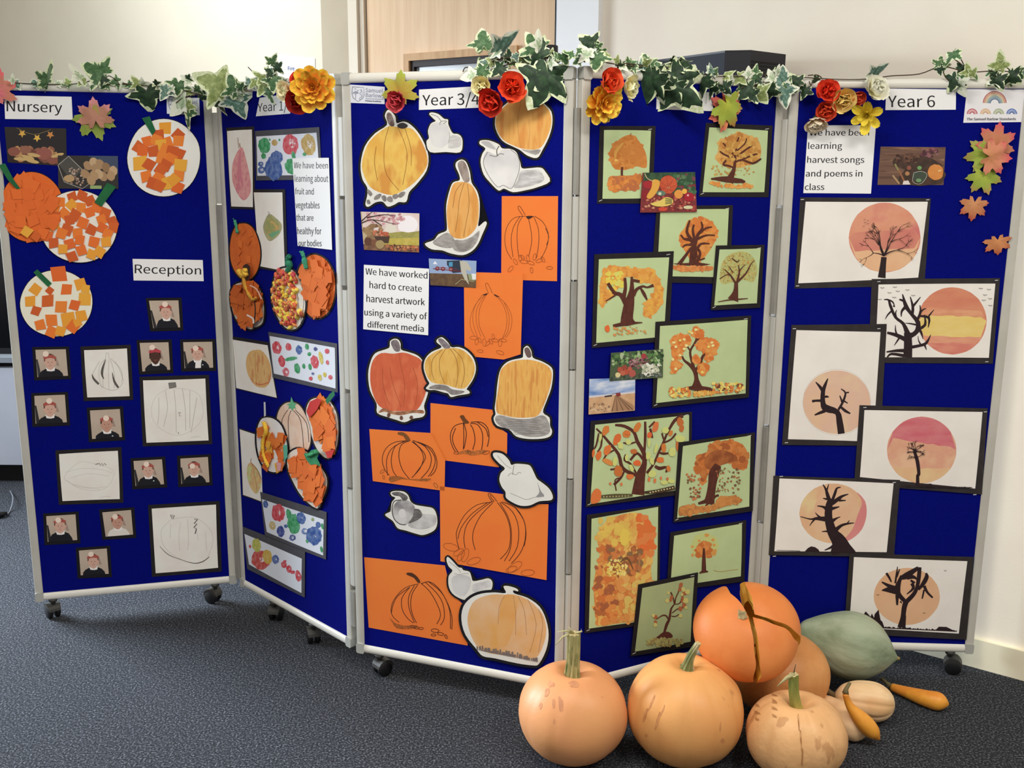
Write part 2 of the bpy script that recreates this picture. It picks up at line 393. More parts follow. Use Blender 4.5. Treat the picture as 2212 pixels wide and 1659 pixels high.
fn = empty('fire_notice', None, loc=pf); tag(fn, 'white notice with the blue word Fire on the bright wall behind the yellow flower', 'sign')
fn.matrix_world = Matrix.Translation(pf) @ Matrix((dW, -nW, Vector((0, 0, 1)))).transposed().to_4x4()
def wl(u, v, off): p, _, _ = on_wall_left(u, v, off); return fn.matrix_world.inverted() @ p
b = MB(); q4 = [wl(*p, .004) for p in ((600, 120), (680, 126), (680, 172), (600, 168))]; q5 = [p+Vector((0, .003, 0)) for p in q4]
b.add(q4+q5, [(0, 1, 2, 3), (0, 4, 5, 1), (1, 5, 6, 2), (2, 6, 7, 3), (3, 7, 4, 0)], m('#f4f4f4', .6)); b.build('paper', fn)
# ------------------------------------------------------------------ pinned artwork
LAY = .0006
GLYPHS = {'/':(137,'4,-63 27,-63 132,278 109,278'),
'1':(194,'31,0 172,0 172,27 120,27 120,257 96,257 81,249 63,243 42,238 42,218 88,218 88,27 31,27'),
'2':(194,'15,0 177,0 177,28 106,28 92,27 78,26 64,25 117,81 152,134 165,186 155,226 129,252 90,261 60,257 36,244 14,224 33,206 48,221 66,231 86,235 112,229 128,211 133,185 120,138 82,83 15,19'),
'3':(194,'92,-5 134,4 163,29 175,69 167,100 148,121 120,134 144,149 160,169 166,197 156,232 130,254 91,261 64,257 40,246 20,231 37,210 53,223 70,232 90,235 113,230 128,216 133,195 127,170 104,152 62,146 62,121 109,115 135,97 142,70 135,44 117,28 90,22 64,26 43,37 27,51 10,31 30,13 57,0'),
'4':(194,'119,0 149,0 149,71 183,71 183,96 149,96 149,257 114,257 7,92 7,71 119,71|119,96 40,96 99,184 106,197 113,209 119,222 120,207 119,190 119,175'),
'5':(194,'92,-5 133,6 164,36 176,83 165,130 137,157 98,165 84,164 72,161 60,155 67,229 163,229 163,257 39,257 30,137 47,126 61,134 75,139 90,141 118,134 137,114 143,83 136,50 116,29 89,22 62,26 42,37 26,50 9,29 30,13 56,0'),
'6':(194,'105,-5 142,6 169,35 179,79 170,124 146,150 108,159 87,156 67,145 50,129 60,191 83,225 116,235 131,233 145,226 157,215 175,235 159,249 139,258 114,261 68,248 33,203 20,123 31,52 61,10|50,103 68,122 86,132 103,136 128,129 144,109 149,79 143,48 128,28 105,21 78,30 59,58'),
'A':(213,'1,0 34,0 59,78 153,78 177,0 211,0 124,257 88,257|67,104 79,144 88,172 97,201 105,230 115,201 123,172 132,144 145,104'),
'B':(230,'35,0 117,0 168,8 202,33 214,75 208,105 189,126 162,137 183,150 195,170 200,194 188,230 157,250 111,257 35,257|68,148 68,231 107,231 141,227 161,214 168,190 161,167 141,153 106,148|68,26 68,123 112,123 151,118 174,102 182,76 174,48 150,31 112,26'),
'F':(193,'35,0 68,0 68,115 166,115 166,143 68,143 68,229 183,229 183,257 35,257'),
'N':(253,'35,0 66,0 66,135 65,162 64,189 62,215 91,162 185,0 218,0 218,257 187,257 187,123 188,96 189,69 192,42 162,95 68,257 35,257'),
'P':(222,'35,0 68,0 68,102 110,102 160,111 192,137 204,181 192,226 159,250 109,257 35,257|68,129 68,230 104,230 142,226 165,211 172,181 165,151 143,134 106,129'),
'R':(222,'68,135 68,230 111,230 145,226 166,212 173,185 166,157 145,140 111,135|176,0 213,0 147,112 178,126 198,150 205,185 194,227 162,250 116,257 35,257 35,0 68,0 68,109 114,109'),
'S':(209,'106,-5 153,5 183,31 194,68 187,100 168,122 141,137 104,153 84,162 68,175 62,196 68,215 84,228 110,233 132,230 151,222 168,209 185,230 164,246 139,257 110,261 68,252 39,228 29,193 37,162 57,141 81,127 118,111 140,101 155,87 161,65 154,44 136,29 107,24 81,28 57,39 36,56 17,33 42,13 72,0'),
'T':(210,'89,0 121,0 121,229 199,229 199,257 11,257 11,229 89,229'),
'W':(307,'63,0 102,0 140,155 144,175 149,194 153,213 159,194 163,175 167,155 206,0 245,0 298,257 267,257 239,117 235,89 230,62 225,34 217,62 211,89 205,117 169,257 140,257 104,117 98,89 92,62 86,34 80,62 74,89 69,117 42,257 9,257'),
'Y':(186,'77,0 109,0 109,99 186,257 153,257 120,184 111,165 103,147 94,128 84,147 75,165 67,184 34,257 0,257 77,99'),
'a':(197,'76,-5 99,-1 120,9 139,23 143,0 169,0 169,117 162,158 141,185 103,195 74,191 49,182 29,170 41,148 58,158 77,165 98,168 122,161 134,144 137,120 71,107 33,84 21,49 28,20 47,2|85,21 68,24 56,34 51,51 59,73 87,89 137,99 137,46 120,32 103,24'),
'b':(216,'116,-5 157,8 187,42 199,98 190,149 164,183 123,195 102,191 82,182 63,168 64,202 64,279 32,279 32,0 58,0 61,20 79,7 98,-2|111,22 97,24 81,30 64,42 64,142 82,156 99,165 115,168 144,159 160,135 165,98 158,57 139,31'),
'c':(179,'107,-5 129,-2 150,7 169,19 155,41 142,31 127,25 110,22 79,31 59,57 51,95 59,133 80,159 111,168 125,166 137,160 149,152 165,173 150,184 132,192 110,195 64,183 31,149 18,95 30,41 62,7'),
'd':(217,'97,-5 119,-1 138,9 155,22 159,0 185,0 185,279 153,279 153,206 154,173 138,185 121,192 101,195 60,183 30,148 19,95 28,41 55,7|104,22 76,31 58,56 51,95 59,133 79,159 106,168 122,166 137,160 153,148 153,48 137,34 121,25'),
'e':(194,'109,-5 133,-2 154,5 172,15 160,36 146,28 130,23 113,21 81,29 59,52 50,88 178,88 179,106 170,153 145,184 103,195 62,183 31,148 18,95 31,41 63,7|49,110 59,142 79,163 104,169 129,163 146,143 151,110'),
'f':(114,'12,164 37,164 37,0 69,0 69,164 110,164 110,190 69,190 69,220 72,241 81,253 96,258 103,257 110,255 118,252 125,277 115,280 104,282 93,283 62,276 43,254 37,221 37,190 12,188'),
'g':(197,'96,-88 147,-78 181,-54 193,-22 185,4 163,19 126,23 89,23 69,26 59,33 56,44 57,53 62,61 68,67 77,63 86,61 96,60 131,68 156,91 166,126 164,142 158,155 150,166 189,166 189,190 123,190 115,193 106,194 96,195 61,187 35,163 25,127 29,106 38,89 50,76 40,66 32,54 29,39 31,26 37,15 46,8 31,-6 21,-21 18,-37 28,-64 55,-82|96,82 76,87 61,103 56,127 61,151 76,166 96,172 117,166 131,151 137,127 131,103 116,87|101,-65 71,-61 52,-50 46,-32 48,-21 54,-10 65,0 74,-2 82,-3 90,-3 123,-3 144,-5 157,-13 161,-27 154,-46 133,-60'),
'h':(213,'32,0 64,0 64,138 82,154 98,164 116,167 137,162 149,145 152,116 152,0 184,0 184,120 178,161 159,186 126,195 102,191 81,179 63,163 64,202 64,279 32,279'),
'i':(96,'32,0 64,0 64,190 32,190|48,229 59,232 67,239 70,251 67,262 59,269 48,271 37,269 30,262 27,251 30,239 37,232'),
'k':(193,'32,0 64,0 64,50 99,92 155,0 190,0 118,113 181,190 146,190 65,90 64,279 32,279'),
'l':(99,'66,-5 74,-4 79,-3 84,-2 80,23 73,22 69,23 66,28 64,36 64,279 32,279 32,38 36,15 47,0'),
'm':(324,'32,0 64,0 64,138 81,154 97,164 112,167 132,162 144,145 147,116 147,0 179,0 179,138 196,154 212,164 227,167 247,162 259,145 263,116 263,0 294,0 294,120 288,161 269,186 237,195 215,190 194,178 174,159 164,178 146,191 121,195 100,191 80,179 62,162 58,190 32,190'),
'n':(214,'32,0 64,0 64,138 82,154 98,164 116,167 137,162 149,145 152,116 152,0 184,0 184,120 178,161 159,186 126,195 102,191 81,179 62,162 58,190 32,190'),
'o':(212,'106,-5 150,7 182,41 194,95 182,149 150,183 106,195 63,183 31,149 18,95 31,41 63,7|106,22 77,31 58,57 51,95 58,133 77,159 106,168 135,159 154,133 161,95 154,57 135,31'),
'p':(217,'32,-80 64,-80 64,-16 63,18 81,5 98,-2 116,-5 157,8 187,42 199,98 190,149 164,183 123,195 101,191 81,181 62,168 58,190 32,190|111,22 97,24 81,30 64,42 64,142 82,156 99,165 115,168 144,159 160,135 165,98 158,57 139,31'),
'q':(217,'153,-80 185,-80 185,190 159,190 156,172 139,185 121,192 101,195 60,183 30,148 19,95 28,41 55,7 97,-5 118,-1 138,8 154,22 153,-13|104,22 76,31 58,56 51,95 59,133 79,159 106,168 122,166 137,160 153,148 153,48 137,34 121,25'),
'r':(136,'32,0 64,0 64,122 79,148 95,162 112,166 119,166 125,165 131,163 137,191 131,193 124,195 116,195 96,190 78,176 62,155 58,190 32,190'),
's':(164,'82,-5 120,3 143,24 151,52 142,81 120,98 93,110 73,118 58,128 52,143 56,156 68,166 88,170 103,168 117,162 131,153 146,173 130,184 110,192 87,195 52,188 29,168 22,141 30,115 51,97 77,86 98,78 114,66 120,50 116,35 104,24 83,20 62,23 44,31 27,43 11,22 31,8 56,-1'),
't':(132,'92,-5 104,-4 116,-1 127,2 121,27 114,24 106,22 99,21 82,26 72,38 70,58 70,164 121,164 121,190 70,190 70,244 43,244 40,190 9,188 9,164 38,164 38,59 43,25 60,3'),
'u':(213,'88,-5 112,0 132,12 151,30 154,0 181,0 181,190 149,190 149,55 132,37 115,26 97,23 77,28 65,45 62,74 62,190 29,190 29,70 36,29 55,4'),
'v':(182,'73,0 111,0 178,190 146,190 110,82 105,63 99,44 93,26 74,82 38,190 5,190'),
'w':(281,'62,0 99,0 126,102 131,120 135,138 139,157 145,138 150,120 154,103 181,0 220,0 272,190 241,190 213,80 209,62 205,45 202,27 187,80 157,190 126,190 96,80 92,62 87,45 83,27 70,80 42,190 9,190'),
'y':(182,'35,-82 68,-73 91,-50 106,-16 178,190 147,190 112,85 97,31 89,49 82,67 76,85 38,190 5,190 81,0 77,-15 67,-36 53,-50 34,-56 29,-55 24,-54 19,-53 13,-78 19,-80 27,-81'),
}
class Item:
    """one sheet or cut-out on board i. Shapes are given at their measured spots."""
    def __init__(s, i, cu, cv, name, label, cat, group=None, lay=0, alias=None):
        s.i = i; s.lay = lay; s.y = .0045 - LAY*2.2*lay; c = bl(i, cu, cv, s.y); s.c = Vector((c.x, s.y, c.z))
        s.root = empty(name, BM[i] @ Matrix.Translation(s.c)); tag(s.root, label, cat, group)
        s.p = {}; s.order = []; s.up = 0.0
    def mb(s, name):
        if name not in s.p: s.p[name] = MB(); s.order.append(name)
        return s.p[name]
    def loc(s, u, v, dy=0.0):
        q = bl(s.i, u, v, s.y-dy); return Vector((q.x, -dy, q.z))-Vector((s.c.x, 0, s.c.z))
    def sheet(s, name, pts, mat, th=.0005, single=False, curl=None):
        """a piece of paper with thickness"""
        s.up += th
        mb = MB() if single else s.mb(name)
        n = len(pts); top = [s.loc(u, v, s.up) for u, v in pts]
        if curl:
            for k, dc in curl.items(): top[k].y -= dc
        bot = [Vector((p.x, -(s.up-th)-(0 if not curl else max(0, -p.y-s.up)), p.z)) for p in top]
        mb.add(top+bot, [list(range(n)), *[(k, (k+1) % n, n+(k+1) % n, n+k) for k in range(n)]], mat)
        if single: return mb.build(name, s.root)
    def lift(s, d=.00004): s.up += d
    def fill(s, name, pts, mat, d=.00004):
        s.up += d; mb = s.mb(name); n = len(pts)
        mb.add([s.loc(p[0], p[1], s.up) for p in pts], [list(range(n))], mat)
    def line(s, name, pts, wd, mat, sm=3, d=.00004):
        s.up += d
        if sm and len(pts) > 2:
            if isinstance(wd, (list, tuple)):
                pts = smooth([(p[0], p[1], w_) for p, w_ in zip(pts, wd)], sm, False); wd = [max(.2, p[2]) for p in pts]
            else: pts = smooth([(p[0], p[1]) for p in pts], sm, False)
        L, R = ribbon(pts, wd); n = len(L); mb = s.mb(name)
        mb.add([s.loc(*p, s.up) for p in L]+[s.loc(*p, s.up) for p in R], [(k, k+1, n+k+1, n+k) for k in range(n-1)], mat)
    def scatter(s, name, box, n, r0, r1, mats, seed=1, inside=None, asp=1.3, cnt=7, jit=.3):
        rnd = random.Random(seed); x0, y0, x1, y1 = box; k = 0; t = 0
        s.up += .00004; mb = s.mb(name)
        while k < n and t < n*30:
            t += 1; x, y = rnd.uniform(x0, x1), rnd.uniform(y0, y1)
            if inside and not inside(x, y): continue
            k += 1; r = rnd.uniform(r0, r1); bb_ = blob(x, y, r, r*rnd.uniform(1, asp), cnt, jit, rnd.uniform(0, 180), rnd.random())
            s.up += .000002
            mb.add([s.loc(*p, s.up) for p in bb_], [list(range(len(bb_)))], rnd.choice(mats))
    def text(s, txt, quad, mat, name='lettering', align='CENTER', pad=None, bold=0, lines_gap=1.0, asp=None):
        """flat lettering stretched over the four measured corners of the text block (tl, tr, br, bl)"""
        cu = bpy.data.curves.new('lettering', 'CURVE'); cu.dimensions = '2D'; cu.fill_mode = 'BOTH'
        rows = txt.split('\n'); wid = [sum(GLYPHS[c][0] if c in GLYPHS else 80 for c in r_) for r_ in rows]
        for k, r_ in enumerate(rows):
            x = (max(wid)-wid[k])/2 if align == 'CENTER' else 0
            for c in r_:
                if c in GLYPHS:
                    for spl in GLYPHS[c][1].split('|'):
                        P = [tuple(map(int, q.split(','))) for q in spl.split()]; sp_ = cu.splines.new('POLY'); sp_.points.add(len(P)-1)
                        for pt, q in zip(sp_.points, P): pt.co = ((x+q[0])/300, (q[1]-k*380*lines_gap)/300, 0, 1)
                        sp_.use_cyclic_u = True
                    x += GLYPHS[c][0]
                else: x += 80
        cu.offset = bold
        ob = bpy.data.objects.new('lettering_tmp', cu); COL.objects.link(ob)
        dg = bpy.context.evaluated_depsgraph_get(); me = bpy.data.meshes.new_from_object(ob.evaluated_get(dg))
        vs = [v.co.copy() for v in me.vertices]; fs = [list(p.vertices) for p in me.polygons]
        bpy.data.objects.remove(ob); bpy.data.curves.remove(cu); bpy.data.meshes.remove(me)
        if not vs: return
        x0 = min(v.x for v in vs); x1 = max(v.x for v in vs); y0 = min(v.y for v in vs); y1 = max(v.y for v in vs)
        s.up += .00006; Q = [s.loc(*q, s.up) for q in quad]; out = []
        for v in vs:
            a = (v.x-x0)/(x1-x0); c = (y1-v.y)/(y1-y0)
            out.append((Q[0].lerp(Q[1], a)).lerp(Q[3].lerp(Q[2], a), c))
        for sh in (-.0003, .0003):
            s.mb(name).add([v+Vector((sh, -.00001 if sh > 0 else 0, 0)) for v in out], fs, mat)
    def done(s):
        for k in s.order:
            o = s.p[k].build(k, s.root)
            if k in ('leaf_dab', 'staple', 'lettering'): o['kind'] = 'stuff'
        return s.root
def uq(quad):
    """unit square -> measured quad"""
    def f(a, b):
        (x0, y0), (x1, y1), (x2, y2), (x3, y3) = quad
        return ((1-a)*(1-b)*x0+a*(1-b)*x1+a*b*x2+(1-a)*b*x3, (1-a)*(1-b)*y0+a*(1-b)*y1+a*b*y2+(1-a)*b*y3)
    return lambda pts: [f(p[0], p[1])+tuple(p[2:]) for p in pts]
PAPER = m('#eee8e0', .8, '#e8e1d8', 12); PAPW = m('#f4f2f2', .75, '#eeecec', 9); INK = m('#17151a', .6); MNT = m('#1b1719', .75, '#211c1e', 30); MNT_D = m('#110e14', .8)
PENCIL = m('#9a958e', .8); PENC2 = m('#58544f', .8); STAPLE = m('#c9c9c9', .3, spec=.6)
def grow(q, d):
    """enlarge a measured quad by d pixels on each side: d is one number or (l,t,r,b)"""
    l, t, r, b = (d,)*4 if not isinstance(d, tuple) else d
    cx_ = sum(p[0] for p in q)/4; cy_ = sum(p[1] for p in q)/4
    s = [(-l, -t), (r, -t), (r, b), (-l, b)]
    return [(p[0]+e[0], p[1]+e[1]) for p, e in zip(q, s)]
def cen(pts): return sum(p[0] for p in pts)/len(pts), sum(p[1] for p in pts)/len(pts)
def staples(it, pts, L=7):
    for (u, v) in pts: it.line('staple', [(u-L/2, v), (u+L/2, v-.5)], 1.6, STAPLE, 0)
def mounted(i, q, name, label, cat, group, lay, mg=7, paper=None, mount=None, mq=None):
    it = Item(i, *cen(q), name, label, cat, group, lay)
    it.sheet('mount', mq or grow(q, mg), mount or MNT); it.sheet('paper', wavy(q), paper or PAPER, .0003)
    if i == 3 and mq: it.line('staple', [(mq[1][0]-16, mq[1][1]+8), (mq[1][0]-8, mq[1][1]+6.5)], 1.3, STAPLE, 0); it.line('staple', [(mq[3][0]+4, mq[3][1]-5), (mq[3][0]+11, mq[3][1]-8)], 1.3, STAPLE, 0)
    return it
def wavy(q, n=6, a=.6, seed=None):
    r = random.Random(seed if seed is not None else int(q[0][0]*3+q[0][1])); o = []
    for k in range(4):
        p, s = q[k], q[(k+1) % 4]; L = math.hypot(s[0]-p[0], s[1]-p[1]) or 1; nx, ny = -(s[1]-p[1])/L, (s[0]-p[0])/L
        ph = r.uniform(-1, 1)
        for j in range(n):
            t = j/n; d = a*ph*math.sin(math.pi*t)*1.2
            o.append((p[0]+(s[0]-p[0])*t+nx*d, p[1]+(s[1]-p[1])*t+ny*d))
    return o
def sign(i, q, txt, tq, label, lay=0, align='CENTER', name='sign', gap=1.0, bold=0):
    it = Item(i, *cen(q), name, label, 'sign', None, lay)
    it.sheet('paper', q, PAPW); it.text(txt, tq, INK, align=align, lines_gap=gap, bold=bold); return it

# ================= board with Nursery and Reception
A = Zm(0, 100, 3.606); B = Zm(0, 540, 3.95); Cc = Zm(0, 940, 3.607)
sign(0, A((32, 382), (557, 393), (567, 572), (40, 566)), 'Nursery', A((52, 425), (484, 440), (484, 540), (52, 532)), 'white paper sign reading Nursery in black letters').done()
sign(0, B((1131, 76), (1730, 86), (1738, 266), (1140, 260)), 'Reception', B((1150, 120), (1716, 135), (1716, 232), (1150, 222)), 'white paper sign reading Reception in black letters').done()
def card_logo(i, q, label, lay=0, upto=None):
    it = Item(i, *cen(q), 'logo_card', label, 'card', None, lay); it.sheet('card', q, m('#d9dce6', .7)); U = uq(q); G = m('#4a4f63', .7); G2 = m('#8b90a2', .7)
    sh = U([(.07, .12), (.40, .12), (.41, .55), (.38, .72), (.24, .92), (.1, .72), (.06, .5)])
    it.line('crest', sh+[sh[0]], 1.1, G, 0)
    it.line('crest', U([(.17, .78), (.17, .55), (.13, .45)]), .9, G, 2); it.line('crest', U([(.17, .55), (.21, .42)]), .8, G, 0)
    for (a, c) in ((.12, .42), (.16, .36), (.21, .38), (.23, .44), (.1, .47), (.17, .43)): it.fill('crest', blob(*U([(a, c)])[0], 1.9, 1.5, 7, .3), G2)
    for (a, c) in ((.13, .2), (.21, .27)): it.line('crest', U([(a, c), (a+.02, c+.04), (a+.05, c)]), .9, G, 0)
    it.line('crest', U([(.3, .22), (.33, .35), (.28, .45), (.35, .6), (.27, .75), (.31, .8)]), 1.1, G2, 2); it.line('crest', U([(.33, .2), (.36, .5), (.34, .75)]), .8, G2, 2)
    it.text('Samuel\nBarlow', U([(.45, .12), (.94, .12), (.94, .64), (.45, .64)]), G2, align='LEFT', lines_gap=.85)
    it.line('crest', U([(.45, .73), (.95, .73)]), .7, G, 0)
    it.text('Primary Academy', U([(.45, .80), (.9, .80), (.9, .92), (.45, .92)]), G, align='LEFT')
    return it.done()
card_logo(0, A((1297, 395), (1552, 402), (1556, 537), (1300, 525)), 'small school crest card half hidden by ivy at the top right of the Nursery board')
# two harvest photographs
def photo(i, q, name, label, lay, bg, seed=3):
    it = Item(i, *cen(q), name, label, 'photograph', None, lay); it.sheet('print_paper', q, m(bg, .45, spec=.4)); it.U = uq(q); it.s_ = math.hypot(q[1][0]-q[0][0], q[1][1]-q[0][1]); return it
def ub(it, name, a, c, ra, rb, mat, ang=0, n=14, jit=.05):
    u, v = it.U([(a, c)])[0]; it.fill(name, blob(u, v, ra*it.s_, rb*it.s_, n, jit, ang), mat)
def clipq(it, box, n, r0, r1, cols, seed, name='picture', asp=1.3):
    """dabs of colour kept inside the photo"""
    rnd = random.Random(seed); x0, y0, x1, y1 = box; it.up += .00004; mb = it.mb(name)
    for k in range(n):
        a, c = rnd.uniform(x0, x1), rnd.uniform(y0, y1); r = rnd.uniform(r0, r1); u, v = it.U([(a, c)])[0]; it.up += .000002
        bb_ = blob(u, v, r*it.s_, r*it.s_*rnd.uniform(1/asp, 1), 7, .3, rnd.uniform(-30, 30), rnd.random())
        mb.add([it.loc(*p, it.up) for p in bb_], [list(range(len(bb_)))], m(rnd.choice(cols), .45))
it = photo(0, A((35, 628), (515, 640), (520, 935), (60, 905)), 'harvest_photo', 'dark photograph of pumpkins and corn under hanging yellow leaves, below the Nursery sign', 0, '#1d1719')
it.fill('picture', it.U([(0, .8), (1, .75), (1, 1), (0, 1)]), m('#2a1c18', .5))
clipq(it, (.12, .55, .85, .9), 60, .02, .06, ['#7a4a3a', '#8f5a44', '#b98a55', '#6a3a30', '#a8714a'], 5)
for a, c, ra, col in ((.12, .68, .10, '#8b5142'), (.32, .62, .09, '#93604a'), (.62, .70, .13, '#96564a'), (.76, .86, .09, '#8a5040')): ub(it, 'picture', a, c, ra, ra*.75, m(col, .5))
for a, c, g in ((.35, .82, 15), (.45, .75, 10), (.42, .92, 12), (.22, .88, 5), (.85, .72, -15)): ub(it, 'picture', a, c, .11, .03, m('#c6a468', .5), g)
it.line('picture', it.U([(.2, .02), (.35, .14), (.5, .18), (.66, .1), (.75, .04)]), .9, m('#8f7a50', .6))
def mini_leaf(it, u, v, r, col, ang=0):
    p = []
    for k in range(10):
        t = math.radians(ang+k*36-90); q = r*(1 if k % 2 == 0 else .45); p.append((u+q*math.cos(t), v+q*math.sin(t)))
    it.fill('picture', p, m(col, .5))
for a, c, k in ((.28, .17, '#d9a53c'), (.52, .28, '#e0b13f'), (.74, .18, '#c88440')): mini_leaf(it, *it.U([(a, c)])[0], 9, k, 180)
it.done()
it = photo(0, A((450, 850), (918, 855), (922, 1112), (455, 1108)), 'harvest_photo', 'photograph of potatoes beside a tray of nuts, overlapping the dark pumpkin photograph', 1, '#2b2623')
it.fill('picture', it.U([(.5, .0), (1, 0), (1, .55), (.8, .3)]), m('#3d4a63', .5)); it.fill('picture', it.U([(0, .25), (.18, .0), (.42, .42), (.22, .75)]), m('#4c4a45', .4))
it.line('picture', it.U([(0, .3), (.18, .02), (.42, .45), (.55, .8), (.4, 1), (.1, .8), (0, .3)]), 1.4, m('#a6a39a', .4), 0)
clipq(it, (.18, .35, .45, .9), 50, .012, .022, ['#b59a86', '#8d6f5f', '#c9b3a0', '#9b7d6b'], 7)
for a, c in ((.5, .3), (.6, .2), (.7, .25), (.63, .4), (.45, .55), (.8, .35), (.92, .45), (.55, .75), (.75, .62), (.88, .6), (.68, .55), (.6, .6)): ub(it, 'picture', a, c, .085, .068, m(random.Random(a*50+c).choice(['#b08e66', '#a78560', '#c0a078', '#93714f']), .6), a*90)
ub(it, 'picture', .18, .7, .09, .06, m('#b59468', .6)); it.fill('picture', it.U([(.53, .9), (.72, .9), (.72, 1), (.53, 1)]), m('#93a86a', .6)); it.done()
# paper-collage pumpkins
OR = ['#e86f1e', '#e2661f', '#ee7a22', '#f08226']; YE = ['#f59d22', '#f7a82a']; DO = ['#cf5a1e', '#d4611f']
def tear(it, x, y, half, ang, col, seed=0):
    r = random.Random(int(x*7+y*3)+seed); pts = []
    for k in range(4):
        t = math.radians(45+90*k+ang); q = half*1.414*r.uniform(.85, 1.12); pts.append((x+q*math.cos(t), y+q*math.sin(t)))
    it.up += .00001
    it.sheet('paper_square', pts, m(col, .8), .00012, single=True)
def collage(i, zf, c, rx, ry, sq, stalk, label, lay, base, ang=0, half=38):
    cu, cv = zp(zf, *c); it = Item(i, cu, cv, 'collage_pumpkin', label, 'paper pumpkin', 'paper collage pumpkins on the Nursery board', lay)
    out = smooth([zp(zf, x, y) for x, y in blob(c[0], c[1], rx, ry, 16, .015, ang, 4)], 3)
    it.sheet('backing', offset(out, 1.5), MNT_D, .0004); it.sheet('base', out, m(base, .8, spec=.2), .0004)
    r = random.Random(len(sq))
    for q in sq:
        x, y = zp(zf, q[0], q[1]); kind = q[2] if len(q) > 2 and isinstance(q[2], str) else None; h = q[-1] if isinstance(q[-1], (int, float)) and len(q) > 2 else half
        col = r.choice(YE) if kind == 'y' else (r.choice(DO) if kind == 'd' else r.choice(['#e66a20', '#e4681f', '#e86d21']) if kind == 'o' else r.choice(OR+DO[:1])); tear(it, x, y, h/zf.s, r.uniform(-25, 45), col)
    it.sheet('stalk', zf(stalk), m('#1c6b3a', .8, '#18603a', 40), .0005)
    it.done(); return it
rr = random.Random(8)
sq1 = []
for k in range(75):
    t = rr.uniform(0, 6.28); q = math.sqrt(rr.random()); sq1.append((245+200*q*math.cos(t), 1252+232*q*math.sin(t), 'o', 44))
sq1 += [(205, 1445, 'y', 40), (280, 1480, 'd', 34)]
o = collage(0, A, (245, 1252), 245, 275, sq1, [(-12, 925), (40, 912), (112, 1048), (158, 1108), (128, 1112), (60, 1040)], 'paper pumpkin covered all over in orange squares, at the left edge', 2, '#e56a20')
sq2 = [(560, 1175), (640, 1165), (700, 1205), (470, 1210), (560, 1235, 'y'), (430, 1265), (500, 1300), (630, 1255), (700, 1295), (755, 1255), (820, 1300, 'd'), (380, 1325, 'd'), (435, 1325), (580, 1315, 'd'), (545, 1355), (420, 1390, 'y'), (645, 1375), (790, 1350), (875, 1365, 'd'), (880, 1410, 'd'), (715, 1430, 'd'), (800, 1415), (840, 1460), (520, 1430), (480, 1460), (605, 1455), (370, 1480), (420, 1530, 'd'), (620, 1510), (730, 1525), (825, 1525, 'y'), (545, 1540), (490, 1580, 'y'), (635, 1590), (560, 1640, 'd'), (715, 1620, 'y'), (775, 1600, 'y')]
collage(0, A, (615, 1405), 298, 282, sq2, [(735, 1215), (835, 1062), (905, 1095), (790, 1250)], 'white paper pumpkin dotted with orange squares, in front of the all-orange one', 3, '#efe6da', 12)
sq3 = [(1285, 640, 'y', 48), (1235, 690), (1390, 690), (1390, 740), (1150, 740), (1215, 730), (1300, 750), (1250, 770, 'y'), (1085, 790, 'd'), (1110, 815), (1190, 820, 'd'), (1290, 800), (1340, 820), (1390, 840), (1090, 910, 'y', 50), (1160, 920, 'd'), (1260, 870), (1330, 880), (1410, 930, 'y', 48), (1290, 930, 'd'), (1250, 960, 'd'), (1140, 1010), (1230, 1025), (1310, 1065, 'y', 50), (1395, 1010), (1190, 1070), (1240, 1090, 'd'), (1390, 1100), (1350, 1040, 'y')]
collage(0, A, (1277, 868), 283, 305, sq3, [(1105, 560), (1165, 545), (1212, 655), (1187, 692)], 'large white paper pumpkin, orange squares massed in its middle, top right of Nursery board', 1, '#efe9e2', 0, 42)
sq4 = [(500, 205, 'n', 62), (305, 335, 'y', 42), (425, 345, 'n', 32), (570, 335, 'n', 46), (690, 290, 'y', 46), (730, 330, 'y', 36), (725, 420, 'y', 50), (255, 440, 'y', 44), (405, 435, 'd', 50), (305, 520, 'd', 38), (520, 485, 'n', 46), (635, 470, 'n', 42), (585, 590, 'y', 62), (695, 560, 'y', 46), (440, 600, 'n', 48), (340, 640, 'n', 42), (625, 655, 'n', 44), (440, 700, 'n', 46), (515, 695, 'y', 40), (660, 620, 'y', 34)]
collage(0, B, (482, 455), 308, 285, sq4, [(285, 192), (318, 165), (442, 285), (410, 315)], 'white paper pumpkin with widely spaced orange squares, below the other collage pumpkins', 1, '#f2e7d2', 0, 42)
# framed pencil drawings
def drawing(i, q, label, lay=0, mg=8, grp='pencil drawings on the Reception board', paper=None):
    return mounted(i, q, 'pencil_drawing', label, 'drawing', grp, lay, mg, paper)
def scrawl(it, ab, n=9, col='#b5aea6'):
    (x0, y0), (x1, y1) = ab; it.line('pencil', [(x0+(x1-x0)*k/n, y0+(y1-y0)*k/n+(2.2 if k % 2 else -1.2)*(.6+.4*math.sin(k*2.3))) for k in range(n+1)], .5, m(col, .8), 2)
it = drawing(0, B((717, 855), (1083, 840), (1106, 1247), (745, 1258)), 'mounted pencil drawing of a striped pumpkin with dark scribbled ribs')
for p in ([(905, 880), (900, 930)], [(925, 880), (930, 925)], [(900, 880), (928, 880)], [(900, 930), (850, 990), (845, 1080), (870, 1180)], [(905, 935), (880, 1050), (880, 1180)], [(930, 930), (925, 1050), (930, 1190)], [(940, 930), (975, 1050), (975, 1180)], [(945, 925), (1010, 1000), (1055, 1120)], [(850, 1150), (920, 1190), (1000, 1190), (1050, 1130)], [(850, 950), (820, 1000), (790, 1060)], [(980, 950), (1040, 1040), (1040, 1130)]): it.line('pencil', B(p), .6, PENCIL)
